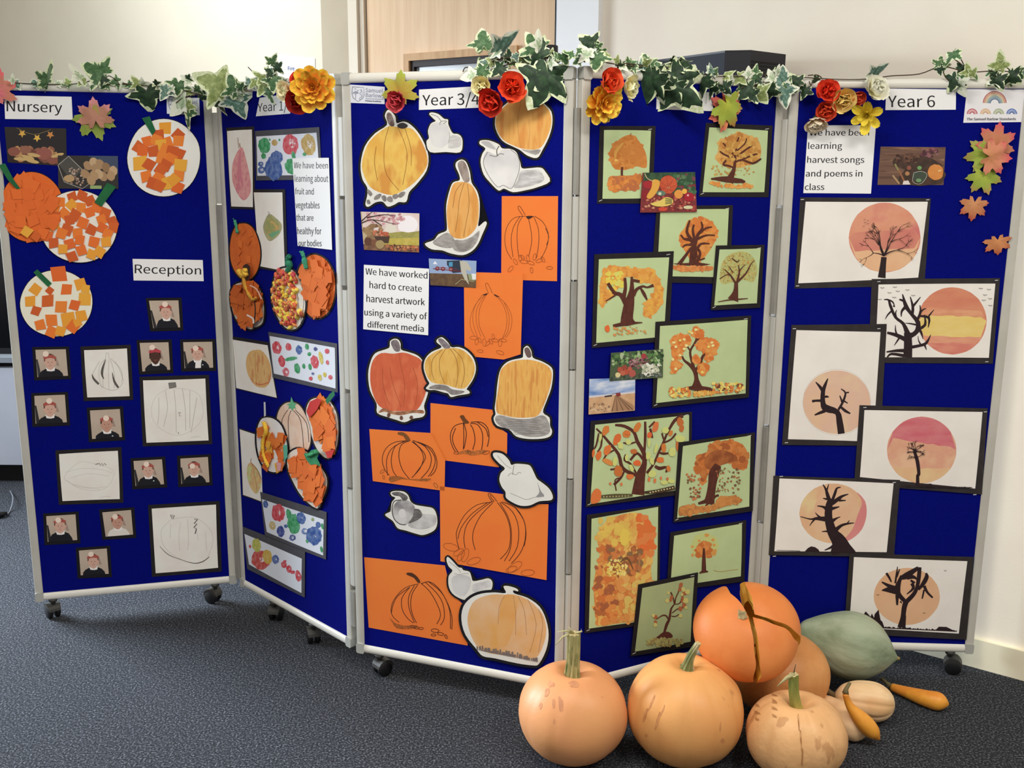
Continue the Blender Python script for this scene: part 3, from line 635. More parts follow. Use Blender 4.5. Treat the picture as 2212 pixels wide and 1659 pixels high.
for p, w_ in (([(900, 935), (875, 1010), (870, 1060), (885, 1100)], 4.5), ([(785, 1060), (800, 1100), (843, 1145)], 4.5), ([(958, 1045), (975, 1120), (1010, 1175)], 4.5)): it.line('pencil', B(p), [1, w_, w_, 2][:len(p)], m('#5c5851', .8))
it.done()
it = drawing(0, B((1220, 1113), (1752, 1097), (1780, 1625), (1250, 1645)), 'large mounted pencil drawing of a round pumpkin with faint vertical ribs')
it.line('pencil', B([(1440, 1180), (1330, 1250), (1290, 1380), (1340, 1500), (1480, 1580), (1600, 1560), (1700, 1480), (1735, 1380), (1700, 1240), (1600, 1190), (1440, 1180)]), .6, m('#c0b8ae', .8))
for p in ([(1355, 1260), (1355, 1400), (1345, 1490)], [(1410, 1200), (1430, 1350), (1395, 1510)], [(1485, 1190), (1500, 1350), (1505, 1560)], [(1555, 1180), (1580, 1350), (1585, 1540)], [(1620, 1200), (1620, 1350), (1620, 1520)], [(1680, 1260), (1650, 1440), (1630, 1560)]): it.line('pencil', B(p), .7, PENCIL)
it.fill('pencil', B([(1438, 1135), (1498, 1130), (1505, 1170), (1445, 1182)]), m('#7d7974', .8)); it.line('pencil', B([(1438, 1135), (1498, 1130), (1505, 1170), (1445, 1182), (1438, 1135)]), 1, PENC2, 0)
it.line('pencil', B([(1520, 1390), (1545, 1388), (1530, 1388), (1532, 1418), (1545, 1415)]), .8, PENC2, 0); it.line('pencil', B([(1520, 1555), (1525, 1570)]), 1.2, PENC2, 0)
scrawl(it, B((1632, 1595), (1712, 1592))); it.done()
it = drawing(0, Cc((460, 148), (918, 122), (933, 498), (487, 514)), 'mounted pencil drawing of a faint lying pumpkin with a dark scribble')
for p in ([(560, 250), (640, 205), (740, 225), (860, 260), (890, 300), (850, 390), (770, 430), (640, 420), (540, 370), (500, 330), (560, 250)], [(510, 290), (640, 260), (800, 270), (880, 300)], [(540, 340), (680, 300), (850, 320)], [(560, 380), (700, 410), (840, 400)], [(520, 350), (600, 400), (780, 420)]): it.line('pencil', Cc(p), .55, m('#c2bbb2', .8))
it.line('pencil', Cc([(742, 228), (775, 220), (780, 235), (795, 218), (800, 238), (815, 220), (828, 235)]), 1.6, m('#6f6a64', .8), 0)
scrawl(it, Cc((770, 482), (860, 478))); it.done()
it = drawing(0, Cc((1182, 573), (1683, 541), (1699, 1033), (1213, 1076)), 'large mounted pencil pumpkin drawing with a heavy curved base line, lowest drawing')
for p in ([(1330, 660), (1270, 720), (1255, 770), (1270, 850), (1340, 930), (1450, 985)], [(1340, 655), (1440, 640), (1540, 650), (1640, 740), (1660, 830), (1620, 950)], [(1330, 690), (1325, 800)], [(1410, 680), (1395, 760), (1400, 900)], [(1460, 655), (1470, 800), (1460, 900)], [(1525, 700), (1545, 820)], [(1600, 760), (1610, 900)]): it.line('pencil', Cc(p), .6, m('#b9b2a9', .8))
it.line('pencil', Cc([(1330, 620), (1340, 655), (1345, 618), (1352, 652), (1358, 625)]), 2, PENC2, 0)
it.line('pencil', Cc([(1515, 655), (1540, 655), (1512, 690), (1535, 690), (1510, 720), (1530, 730), (1520, 770)]), 2, m('#4a4642', .8), 0)
it.line('pencil', Cc([(1245, 865), (1310, 930), (1410, 970), (1510, 998), (1580, 985), (1630, 948)]), [.8, 1.4, .9, 1.6, 2, 1.4], m('#5d5954', .8)); it.done()
# children's photographs
SK = {'l': '#d0a592', 'm': '#c2917c', 'd': '#4f3026'}
def child(q, label, fx=.5, fy=.5, cx_=None, cy_=.18, skin='l', hair='#5a4030', body='#17181f', col='#e9e6e2', side=True, tilt=0, shirt=False, band='#ac5248', door='#2d2c2e', lay=0, fh=.185, sho=.42, extra=None):
    it = Item(0, *cen(q), 'child_photo', label, 'photograph', 'square photographs of children in paper crowns', lay)
    it.sheet('mount', grow(q, (7, 6, 7, 7)), MNT_D); it.sheet('print_paper', q, m('#c0ae9c', .4, '#b8a693', 12, spec=.4)); it.U = uq(q); it.s_ = math.hypot(q[1][0]-q[0][0], q[1][1]-q[0][1])
    U = it.U; P = 'picture'
    if side: it.fill(P, U([(0, .35), (.05, .35), (.14, 1), (.02, 1)]), m(door, .5))
    it.fill(P, U([(fx+.16, .3), (fx+.22, .3), (fx+.3, .62), (fx+.2, .6)]), m('#a08a7c', .5))
    sk = m(SK[skin], .55)
    b_ = [(fx-sho+.02, 1), (fx-sho+.03, .9), (fx-.3, fy+.31), (fx-.13, fy+.22), (fx+.12, fy+.22), (fx+.28, fy+.3), (fx+sho-.04, .9), (fx+sho-.02, 1)]
    b_ = [(min(.99, max(.01, a)), c) for a, c in b_]
    it.fill(P, U(b_), m(body, .6))
    it.fill(P, U([(fx-.08, fy+.1), (fx+.08, fy+.1), (fx+.09, fy+.25), (fx, fy+.3), (fx-.09, fy+.25)]), sk)
    if shirt: it.fill(P, U([(fx-.07, fy+.25), (fx+.12, fy+.25), (fx+.10, 1), (fx-.1, 1)]), m(col, .6))
    it.fill(P, U([(fx-.16, fy+.18), (fx-.07, fy+.25), (fx, fy+.29), (fx+.07, fy+.25), (fx+.15, fy+.17), (fx+.13, fy+.32), (fx+.02, fy+.34), (fx-.12, fy+.32)]), m(col, .6))
    f = lambda a, c, ra, rb, mt_, n=14: ub(it, P, a, c, ra, rb, mt_, tilt, n, .02)
    f(fx, fy-.06, fh*1.08, fh*1.25, m(hair, .7)); f(fx-fh*.98, fy+.02, .03, .05, sk); f(fx+fh*.98, fy+.02, .03, .05, sk)
    f(fx, fy+.01, fh*.95, fh*1.2, sk)
    it.fill(P, U([(fx-fh*1.1, fy-.12), (fx-fh*1.15, fy-.20), (fx-fh*.5, fy-.27), (fx+fh*.5, fy-.27), (fx+fh*1.15, fy-.20), (fx+fh*1.1, fy-.12), (fx, fy-.16)]), m(band, .6))
    c0 = cx_ if cx_ is not None else fx; f(c0, fy-.25 if cy_ is None else cy_, .10, .095, m('#ecd6c4', .6), 16)
    dk = m('#3a2620', .6)
    for e in (-.06, .06): f(fx+e, fy+.0, .017, .012, dk, 8)
    f(fx, fy+.06, .018, .022, m('#bd8c7a' if skin != 'd' else '#3b221b', .6), 8)
    it.line(P, U([(fx-.05, fy+.11), (fx, fy+.14), (fx+.05, fy+.11)]), .8, m('#a86a60', .6))
    if extra == 'badge': f(fx+.17, fy+.42, .028, .02, m('#c9d2dc', .5), 8)
    it.done()
child(B((1271, 433), (1522, 430), (1537, 660), (1308, 668)), 'photo of a smiling child in navy jumper, topmost square photo below the Reception sign', .53, .42, None, .14)
child(B((1192, 793), (1437, 787), (1452, 1022), (1215, 1037)), 'photo of a dark-skinned child in a red crown with the badge to one side', .5, .5, .42, .17, 'd', '#1a1312', side=False, band='#b8404a')
child(B((1563, 787), (1811, 783), (1819, 1004), (1575, 1010)), 'photo of a child in an open navy cardigan over a white shirt', .47, .46, .42, .24, shirt=True, extra='badge')
child(B((302, 852), (561, 847), (580, 1073), (320, 1086)), 'photo of a child with crown badge to the left, first in the left column', .45, .47, .33, .16, door='#3a3a40')
child(B((293, 1245), (553, 1235), (570, 1470), (304, 1483)), 'photo of a child facing forward, second square photo down the left column', .48, .5, None, .2)
child(B((767, 1370), (1022, 1357), (1041, 1596), (786, 1613)), 'photo of a dark-haired child with a small jumper badge, below the striped pumpkin drawing', .52, .52, None, .3, 'm', '#241814', side=False, extra='badge')
child(Cc((1040, 202), (1262, 188), (1278, 382), (1056, 397)), 'photo of a child with a chest logo, immediately right of the lying pumpkin drawing', .48, .42, .44, .16, extra='badge')
child(Cc((1405, 183), (1620, 170), (1632, 366), (1413, 380)), 'photo of a child looking down, beside the right post above the curved-base pumpkin drawing', .48, .45, .42, .32, hair='#3a2a22')
child(Cc((360, 632), (588, 617), (602, 817), (372, 832)), 'photo of a fair child in a navy jumper, lowest in the left column', .45, .42, .40, .18)
child(Cc((797, 602), (1021, 583), (1037, 774), (823, 791)), 'photo of a child in a white blouse and red crown', .48, .46, .42, .22, 'm', '#5a2f26', body='#dcd6cc', side=False)
child(Cc((615, 900), (832, 883), (847, 1080), (629, 1092)), 'photo of a child tilting their head, lowest of all the square photos', .48, .48, .42, .18, side=False)
# ================= board headed Year 1/2
D = Zm(440, 100, 3.77); Ez = Zm(440, 460, 3.77); Fz = Zm(440, 840, 2.862)
GREYM = m('#46454b', .75, '#4c4b51', 25)
sign(1, D((455, 420), (700, 385), (704, 548), (425, 570)), 'Year 1/2', D((440, 462), (722, 430), (722, 540), (440, 548)), 'white paper sign reading Year 1/2, partly hidden by ivy and red flowers').done()
it = sign(1, D((722, 912), (1018, 908), (1045, 1658), (765, 1625)), '', D((728, 945), (1010, 945), (958, 1640), (768, 1618)), 'tall white text sheet about learning about fruit and vegetables', 2)
for k, (t, x0, y0, x1) in enumerate((('We have been', 730, 940, 1012), ('learning about', 736, 1046, 1014), ('fruit and', 740, 1152, 896), ('vegetables', 744, 1262, 944), ('that are', 750, 1366, 894), ('healthy for', 756, 1472, 958), ('our bodies', 768, 1574, 960))):
    hgt = 54; desc = 20 if any(c in 'gpy' for c in t) else 0
    it.text(t, D((x0+5, y0), (x1, y0+2), (x1, y0+hgt+desc+2), (x0+5, y0+hgt+desc)), INK)
it.done()
def pgrow(q, l, t, r, b_): return grow(q, (l, t, r, b_))
it = mounted(1, D((190, 690), (392, 678), (400, 1310), (225, 1304)), 'fruit_painting', 'tall sheet with a long pink watercolour squash, top left of its board', 'painting', 'watercolour sheets on the Year 1/2 board', 0, (2, 7, 5, 5))
PK = m('#d98d92', .8, '#cf7c88', 25, c3='#e0a09c')
it.fill('paint', D(smooth([(300, 825), (262, 880), (235, 960), (230, 1050), (240, 1120), (275, 1200), (320, 1255), (365, 1225), (385, 1160), (378, 1070), (355, 960), (335, 880), (318, 830)], 3)), PK)
it.line('paint', D([(300, 850), (290, 1000), (320, 1150)]), [3, 8, 3], m('#d27f8c', .8)); it.line('paint', D([(278, 745), (285, 830)]), 1.2, m('#8a6248', .8), 0); it.line('paint', D([(292, 790), (297, 825)]), 2, m('#9a7a58', .8), 0)
it.done()
def printp(i, q, label, lay, mg, spots, seed=2):
    it = mounted(i, q, 'vegetable_print', label, 'painting', 'vegetable prints on the Year 1/2 board', lay, mg, m('#d9dde6', .8), GREYM)
    it.U = uq(q); it.s_ = abs(q[1][0]-q[0][0])
    for s in spots:
        a, c, ra, rb, col, hole = (*s, None)[:6]
        ub(it, 'paint', a, c, ra, rb, m(col, .7, light(col), 60), 80, 22, .09)
        if hole: ub(it, 'paint', a+ra*.15, c-rb*.1, ra*hole, rb*hole, m('#e4e2e6', .7, col, 90), 70, 12, .25)
    return it
def light(c):
    c = c.lstrip('#'); v = [int(c[k:k+2], 16) for k in (0, 2, 4)]; return '#%02x%02x%02x' % tuple(int(x+(235-x)*.28) for x in v)
GR, RE, BL, YL, BR_ = '#1f8a4a', '#c6333f', '#2c4f94', '#c9b238', '#b08a3c'
it = printp(1, D((428, 735), (918, 703), (940, 1047), (437, 1055)), 'painted print of large green, blue, red and brown vegetable shapes on a wide grey mount', 1, (3, 12, 6, 10),
 [(.13, .24, .13, .10, GR), (.27, .83, .20, .15, BL), (.33, .55, .11, .10, BL), (.56, .25, .17, .13, RE, .45), (.86, .28, .18, .12, '#b59240', .38), (.58, .78, .14, .13, GR), (.30, .18, .05, .05, BR_), (.07, .85, .06, .06, BL, .4), (.06, .7, .04, .045, BL, .3), (.78, .5, .03, .03, GR), (.11, .5, .05, .04, GR), (.22, .1, .02, .015, GR), (.38, .12, .02, .015, GR), (.6, .52, .07, .03, GR)]); it.done()
it = mounted(1, D((408, 1190), (640, 1190), (662, 1830), (452, 1790)), 'fruit_painting', 'tall sheet with a small pale green pastel squash beneath the pink one', 'painting', 'watercolour sheets on the Year 1/2 board', 1, (1, 7, 6, 5))
sh = smooth([(530, 1365), (490, 1440), (485, 1490), (505, 1550), (540, 1588), (600, 1550), (632, 1500), (635, 1450), (590, 1400)], 3)
it.fill('paint', D(sh), m('#9a9a70', .8, '#b0a878', 30)); it.fill('paint', D(smooth([(535, 1385), (505, 1450), (505, 1500), (545, 1560), (595, 1520), (620, 1460), (580, 1415)], 3)), m('#a9a05e', .8, '#b99a5c', 40, c3='#8f9a5c'))
it.fill('paint', D([(520, 1530), (620, 1495), (615, 1520), (560, 1560)]), m('#6fa378', .8)); it.line('paint', D([(525, 1345), (532, 1375), (538, 1350)]), 1, m('#6f6a4a', .8), 0); it.line('paint', D([(540, 1430), (570, 1440), (600, 1490)]), 4, m('#c8a45e', .8)); it.done()
# paper pumpkins
def cutpk(i, zf, pts, name, label, lay, col, grow_=5, squares=0, half=10, stem=None, stemcol='#2f8a68', seed=1, base2=None, mt_=None):
    P = [zp(zf, *p) for p in pts]; P = smooth(P, 3); it = Item(i, *cen(P), name, label, 'paper pumpkin', 'torn-paper pumpkins on the Year 1/2 board', lay)
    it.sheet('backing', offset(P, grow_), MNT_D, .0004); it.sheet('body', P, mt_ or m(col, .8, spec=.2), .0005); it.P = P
    return it
def inpoly(P):
    def f(x, y):
        c = False; n = len(P)
        for k in range(n):
            (x1, y1), (x2, y2) = P[k][:2], P[k-1][:2]
            if (y1 > y) != (y2 > y) and x < (x2-x1)*(y-y1)/(y2-y1)+x1: c = not c
        return c
    return f
def scraps(it, n, half, cols, seed, name='paper_scrap', asp=1.5, ov=.45):
    r = random.Random(seed); xs = [p[0] for p in it.P]; ys = [p[1] for p in it.P]; f = inpoly(offset(it.P, -half*ov)); k = 0
    for t in range(n*20):
        if k >= n: break
        x, y = r.uniform(min(xs), max(xs)), r.uniform(min(ys), max(ys))
        if not f(x, y): continue
        k += 1; it.up += .00002; a = r.uniform(0, 90); pts = []
        for q in range(4):
            tt = math.radians(45+90*q+a); h = half*1.3*r.uniform(.7, 1.2); pts.append((x+h*math.cos(tt)*.75, y+h*math.sin(tt)*asp*.8))
        it.sheet(name, pts, m(r.choice(cols), .8), .0002, single=True)
def crinkle(it, pts, wd, col, col2, name='stalk', bumps=1.0):
    """scrunched crepe paper stalk standing off the sheet"""
    P3 = [it.loc(u, v, it.up+.004) for u, v in smooth(pts, 4, False)]; mb = it.mb(name); k = 1/760
    r = random.Random(len(pts)); rad = [max(.002, wd*k*.5*(1+r.uniform(-.3, .35))) for _ in P3]; mb.tube(P3, rad, m(col, .8, col2, 150, bump=1, bscale=350), 7)
    for p in P3[::2]:
        q = p+Vector((r.uniform(-1, 1)*wd*k*.35, -.002, r.uniform(-1, 1)*wd*k*.3)); q2 = q+Vector((r.uniform(-1, 1), -.6, r.uniform(-1, 1)))*wd*k*.35
        mb.tube([q, (q+q2)/2+Vector((0, -.001, 0)), q2], [wd*k*.2, wd*k*.28, wd*k*.1], m(col2, .8), 6)
OR2 = ['#dc6a1c', '#d66418', '#e27020']
it = cutpk(1, Ez, [(330, 85), (270, 100), (235, 160), (215, 260), (218, 370), (245, 460), (300, 530), (370, 545), (430, 480), (458, 380), (455, 270), (420, 160), (380, 105)], 'paper_pumpkin', 'tall smooth orange paper pumpkin with a green twisted stalk, upper left of its board', 2, '#dd6c1c', 3, mt_=m('#dd6c1c', .8, '#d4631a', 40, bump=.3, bscale=200)); scraps(it, 14, 7, OR2, 3, ov=1.0)
crinkle(it, Ez([(252, 58), (262, 100), (275, 165)]), 8, '#3f9a76', '#2f8464'); it.done()
it = cutpk(1, Ez, [(300, 568), (250, 590), (222, 650), (228, 760), (255, 850), (300, 910), (380, 948), (412, 930), (430, 930), (480, 890), (490, 780), (470, 660), (430, 590), (380, 560)], 'paper_pumpkin', 'burnt orange paper pumpkin with yellow tissue stalk, beneath the smooth orange one', 3, '#d9cfc0', 4); scraps(it, 70, 12, ['#cf6318', '#c85c16', '#d4691c'], 5)
it.line('gap', Ez([(408, 700), (420, 780), (412, 880), (402, 945)]), 2.5, m('#3a2620', .8)); it.line('gap', Ez([(375, 590), (430, 620), (470, 700)]), 3, m('#e8b79c', .8)); it.line('gap', Ez([(350, 830), (400, 860), (405, 900)]), 3.5, m('#e4dad0', .8))
it.sheet('backing', Ez(smooth([(345, 415), (318, 440), (322, 500), (345, 545), (372, 530), (378, 455), (368, 425)], 3)), m('#3a2620', .8), .0003)
crinkle(it, Ez([(285, 470), (315, 505), (345, 500), (320, 470), (350, 470)]), 13, '#e0a426', '#efc030'); crinkle(it, Ez([(325, 520), (335, 590), (365, 660), (400, 705), (430, 690)]), 8, '#c08a20', '#c9942a'); it.done()
it = cutpk(1, Ez, [(870, 345), (810, 400), (770, 470), (765, 560), (800, 700), (840, 810), (900, 855), (980, 840), (1040, 760), (1068, 640), (1060, 500), (1000, 390), (930, 345)], 'paper_pumpkin', 'broad bright orange paper pumpkin with a green stalk, right of the multicoloured one', 1, '#dd6a1c', 4, mt_=m('#e06c1c', .8, '#d8641a', 40, bump=.3, bscale=200)); scraps(it, 60, 13, ['#dd6b1c', '#da671a', '#e06e1e'], 9, ov=1.0)
crinkle(it, Ez([(800, 315), (815, 360), (825, 410), (835, 455)]), 11, '#3a9a78', '#2d8a68'); it.done()
it = cutpk(1, Ez, [(630, 455), (590, 490), (560, 600), (555, 700), (590, 830), (660, 930), (730, 950), (790, 900), (825, 780), (820, 660), (790, 560), (740, 480), (680, 450)], 'paper_pumpkin', 'paper pumpkin covered in crumpled yellow, red and orange tissue with a big green stalk', 3, '#ddd5c6', 4)
r = random.Random(4); fP = inpoly(offset(it.P, -3)); k = 0
for t in range(2000):
    if k > 170: break
    x, y = zp(Ez, r.uniform(560, 815), r.uniform(470, 945))
    if not fP(x, y) or (x > zp(Ez, 745, 0)[0] and r.random() < .65): continue
    k += 1; p = it.loc(x, y, it.up+.002); c_ = r.choice(['#e8bf20', '#e8bf20', '#efcb2c', '#d9501e', '#c43a20', '#e07a20', '#c2252f' if y > zp(Ez, 0, 840)[1] or y < zp(Ez, 0, 620)[1] else '#efc828', '#b34a1c'])
    q = r.uniform(.007, .0125); a_ = r.uniform(0, 6.28); d = Vector((math.cos(a_), -.5, math.sin(a_)))*q
    mb = MB(); mb.tube([p-d, p+Vector((0, -.0035, 0)), p+d+Vector((0, -.003, 0))], [q*.35, q*.8, q*.3], m(c_, .8, light(c_), 200), 5); mb.build('tissue_ball', it.root)
for a_ in ([(745, 480), (800, 600), (815, 740), (790, 900)], [(700, 520), (760, 640), (770, 800)]): it.line('outline', Ez(a_), 1, m('#3a2c28', .8))
crinkle(it, Ez([(700, 350), (680, 390), (700, 430), (680, 480)]), 15, '#2f8a68', '#1f7354'); it.done()
it = mounted(1, Ez((237, 1032), (520, 1078), (594, 1505), (265, 1425)), 'fruit_painting', 'white sheet with an oval pale orange watercolour pumpkin, left of the long spotted print', 'painting', 'watercolour sheets on the Year 1/2 board', 0, (1, 7, 2, 2))
it.fill('paint', Ez(smooth([(420, 1115), (370, 1135), (345, 1200), (355, 1300), (400, 1385), (450, 1420), (510, 1415), (548, 1350), (548, 1260), (520, 1180), (470, 1120)], 3)), m('#dba565', .8, '#d08e58', 25, c3='#dfb873', stretch=(2, 1, .6)))
it.line('paint', Ez([(420, 1380), (460, 1400), (530, 1380)]), 3, m('#cf7a4c', .8)); it.line('paint', Ez([(420, 1130), (420, 1250), (430, 1380)]), 2, m('#cf9a58', .8)); it.done()
it = printp(1, Ez((537, 1002), (1067, 1098), (1073, 1430), (572, 1308)), 'long painted print of scattered red, green and blue spots on a dark mount', 2, (3, 9, 5, 9),
 [(.09, .28, .10, .07, RE, .35), (.15, .62, .09, .05, RE), (.20, .88, .07, .05, '#c4525e', .3), (.28, .2, .06, .045, RE), (.44, .22, .07, .05, BL, .2), (.57, .1, .05, .03, GR), (.6, .28, .03, .03, GR), (.3, .5, .03, .1, GR), (.39, .72, .08, .045, GR), (.5, .62, .04, .025, GR), (.6, .6, .05, .025, GR), (.68, .45, .10, .06, RE, .2), (.7, .12, .03, .03, '#3a3f7a'), (.78, .32, .1, .03, YL), (.88, .12, .04, .035, RE), (.88, .4, .035, .025, RE), (.6, .9, .03, .03, RE), (.75, .82, .05, .03, YL), (.83, .72, .04, .025, YL), (.92, .75, .035, .03, RE), (.64, .76, .02, .02, '#4a4a8a')]); it.done()
it = mounted(1, Fz((222, 250), (345, 290), (365, 700), (243, 655)), 'fruit_painting', 'narrow white sheet with a yellow-green pear-shaped squash, lower left of its board', 'painting', 'watercolour sheets on the Year 1/2 board', 0, (1, 3, 0, 2))
it.fill('paint', Fz(smooth([(292, 455), (270, 480), (268, 540), (290, 610), (325, 650), (350, 610), (357, 560), (335, 500)], 3)), m('#dcc07a', .8, '#c9cf86', 30, c3='#d8a878'))
it.line('paint', Fz([(295, 430), (292, 455), (330, 500), (357, 560)]), 1.2, m('#8a5a30', .8)); it.line('paint', Fz([(300, 470), (320, 560), (330, 640)]), 1, m('#b59050', .8)); it.done()
it = cutpk(1, Fz, [(375, 178), (345, 205), (328, 270), (330, 360), (350, 440), (390, 500), (450, 515), (495, 480), (518, 410), (510, 320), (480, 230), (430, 185)], 'paper_pumpkin', 'striped orange, white and yellow collage pumpkin with a white stalk', 3, '#e4e0dc', 4); scraps(it, 34, 9, ['#dd6a20', '#d9641c', '#e0741f', '#e8a82a'], 12)
it.sheet('paper_scrap', Fz([(490, 350), (515, 345), (518, 420), (497, 450)]), m('#4fa488', .8), .0002, single=True); it.sheet('paper_scrap', Fz([(450, 450), (480, 460), (475, 505), (455, 510)]), m('#d99aa0', .8), .0002, single=True)
crinkle(it, Fz([(370, 205), (385, 260), (365, 330), (370, 410), (400, 480)]), 9, '#e8b020', '#efc232', 'tissue_strip'); it.sheet('stalk', Fz([(371, 82), (381, 82), (384, 165), (373, 172)]), m('#c6c9cf', .7), .0005); it.done()
it = cutpk(1, Fz, [(545, 82), (500, 90), (465, 130), (450, 200), (470, 290), (530, 375), (590, 400), (640, 385), (662, 320), (655, 230), (620, 140), (585, 95)], 'paper_pumpkin', 'pale pink ribbed pumpkin drawing with a star-shaped green stalk', 1, '#dcb89c', 3, mt_=m('#dcb69a', .8, '#e2c6b0', 20))
for p in ([(520, 130), (485, 190), (480, 280)], [(540, 135), (522, 200), (530, 370)], [(555, 135), (600, 200), (620, 385)], [(565, 130), (635, 210), (650, 330)]): it.line('outline', Fz(p), 1.4, m('#4a3026', .8))
it.line('outline', it.P+[it.P[0]], 1, m('#5a4034', .8), 0)
it.sheet('stalk', Fz([(541, 50), (556, 85), (575, 92), (562, 105), (572, 125), (556, 118), (548, 138), (538, 118), (522, 125), (528, 104), (512, 95), (535, 88)]), m('#5aa878', .8), .0005); it.done()
it = cutpk(1, Fz, [(700, 55), (655, 75), (632, 140), (650, 220), (680, 330), (720, 400), (770, 430), (815, 380), (832, 280), (825, 170), (790, 90), (750, 60)], 'paper_pumpkin', 'orange paper pumpkin with a red upper corner and dark green stalk', 1, '#dfd2c4', 4); scraps(it, 46, 12, ['#e06c1e', '#db671b', '#e6761f', '#e2701f'], 15, ov=.8)
it.sheet('paper_scrap', Fz([(700, 58), (655, 80), (634, 140), (652, 180), (700, 130), (728, 70)]), m('#c4302a', .8), .0002, single=True); it.sheet('paper_scrap', Fz([(750, 390), (808, 372), (790, 425), (765, 428)]), m('#c4302a', .8), .0002, single=True)
it.sheet('stalk', Fz([(752, 75), (775, 35), (805, 10), (810, 40), (785, 70), (765, 95)]), m('#1f6f48', .8), .0006); it.done()
it = cutpk(1, Fz, [(590, 370), (545, 385), (518, 420), (520, 490), (550, 570), (610, 670), (700, 740), (735, 680), (758, 620), (760, 550), (720, 480), (650, 400)], 'paper_pumpkin', 'pointed orange paper pumpkin hanging at an angle, lowest of the cluster', 4, '#e0d2c2', 4); scraps(it, 60, 13, ['#e06a1a', '#dc661a', '#e36f1c'], 19, ov=.7)
it.sheet('stalk', Fz([(618, 400), (650, 395), (665, 378), (695, 372), (712, 395), (700, 430), (715, 460), (720, 480), (690, 465), (660, 470), (635, 440)]), m('#2f8a58', .8, '#257a4c', 90), .0012)
crinkle(it, Fz([(640, 415), (670, 405), (700, 390)]), 9, '#2f8a58', '#3a9a66', 'stalk'); it.done()
it = printp(1, Fz((360, 682), (742, 808), (738, 1030), (390, 885)), 'painted print with red, green and blue blobs on a dark grey mount, third print down', 2, (4, 16, 6, 9),
 [(.05, .12, .06, .04, BL), (.25, .25, .14, .11, RE, .3), (.12, .72, .07, .05, '#c2a868', .3), (.5, .42, .17, .10, GR), (.43, .2, .1, .04, GR), (.63, .18, .10, .07, BL, .2), (.26, .8, .09, .06, '#2b3a8a'), (.36, .58, .03, .03, BL), (.84, .55, .15, .13, BL, .15), (.82, .1, .03, .025, '#8a9a5a'), (.91, .2, .05, .04, BL), (.98, .2, .05, .02, GR), (.68, .52, .05, .05, '#5a74aa', .6), (.46, .85, .05, .05, '#3a4a88', .5), (.97, .85, .05, .02, GR), (.72, .78, .03, .02, GR)]); it.done()
it = printp(1, Fz((252, 897), (606, 1050), (604, 1262), (280, 1085)), 'lowest painted print with a big red blob and a row of small red prints', 2, (4, 16, 7, 10),
 [(.25, .62, .17, .16, '#c24038', .25), (.2, .2, .12, .08, '#b0b03a'), (.38, .42, .13, .08, '#c9a030'), (.53, .38, .08, .06, '#4a62a0', .2), (.68, .42, .06, .05, RE, .3), (.77, .48, .07, .045, RE, .3), (.84, .52, .03, .04, RE), (.94, .55, .1, .05, RE, .4), (.07, .35, .03, .02, RE), (.70, .3, .02, .03, RE)]); it.done()
# ================= board headed Year 3/4
G = Zm(740, 130, 3.858); H = Zm(740, 540, 3.95); I_ = Zm(740, 860, 3.95); J = Zm(740, 1160, 4.254)
sign(2, G((637, 245), (1170, 215), (1165, 395), (636, 415)), 'Year 3/4', G((665, 285), (1140, 262), (1140, 395), (665, 398)), 'white paper sign reading Year 3/4, its end covered by red roses').done()
card_logo(2, G((62, 203), (352, 222), (350, 366), (58, 355)), 'small school crest card at the top left corner of the Year 3/4 board')
it = Item(2, *cen(H((182, 126), (738, 160), (730, 728), (176, 676))), 'sign', 'white text sheet about harvest artwork using different media', 'sign', None, 1)
it.sheet('paper', H((182, 126), (738, 160), (730, 728), (176, 676)), PAPW)
for t, q in (('We have worked', ((196, 150), (724, 186), (724, 246), (196, 210))), ('hard to create', ((230, 264), (676, 300), (676, 358), (230, 326))), ('harvest artwork', ((204, 378), (702, 414), (702, 474), (204, 444))),
             ('using a variety of', ((186, 498), (720, 534), (720, 612), (186, 574))), ('different media', ((212, 604), (692, 640), (692, 700), (212, 660)))): it.text(t, H(*q), INK)
it.done()
def cutout(i, zf, outline, label, lay, name='pumpkin_cutout', cat='painting', group='painted pumpkin cut-outs on the Year 3/4 board', edge=5, sm=3):
    P = smooth([zp(zf, *p) for p in outline], sm); it = Item(i, *cen(P), name, label, cat, group, lay)
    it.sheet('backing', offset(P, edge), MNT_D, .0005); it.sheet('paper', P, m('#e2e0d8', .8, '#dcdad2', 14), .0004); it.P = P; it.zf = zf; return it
def fz(it, pts, mat, name='paint', k=3): it.fill(name, smooth([zp(it.zf, *p) for p in pts], k), mat)
def lz(it, pts, wd, mat, name='paint'): it.line(name, [zp(it.zf, *p) for p in pts], wd, mat)
GRY = m('#8d8580', .8, '#77706c', 60); GRY2 = m('#a5a09b', .8, '#8e8883', 40, stretch=(1, 1, 3)); PLN = m('#8a5320', .8)
YO = m('#dba43c', .8, '#d08e34', 16, c3='#e2b850', stretch=(1, 1, .5)); YO2 = m('#d99a44', .8, '#d28b3c', 18, stretch=(2, 1, .4), c3='#dda552')
it = cutout(2, G, [(375, 415), (352, 465), (370, 540), (270, 610), (185, 720), (150, 870), (165, 990), (205, 1060), (205, 1130), (190, 1200), (215, 1222), (275, 1185), (335, 1180), (375, 1220), (430, 1205), (470, 1182), (530, 1180), (555, 1100), (620, 1030), (700, 920), (715, 800), (680, 690), (620, 590), (550, 525), (500, 512), (450, 525), (440, 470), (405, 428)], 'large golden pumpkin cut-out, top left of the Year 3/4 board', 0)
fz(it, [(385, 550), (280, 620), (200, 720), (160, 880), (200, 1010), (260, 1080), (400, 1125), (480, 1100), (600, 1020), (695, 900), (705, 800), (660, 680), (590, 580), (520, 560), (440, 555)], YO)
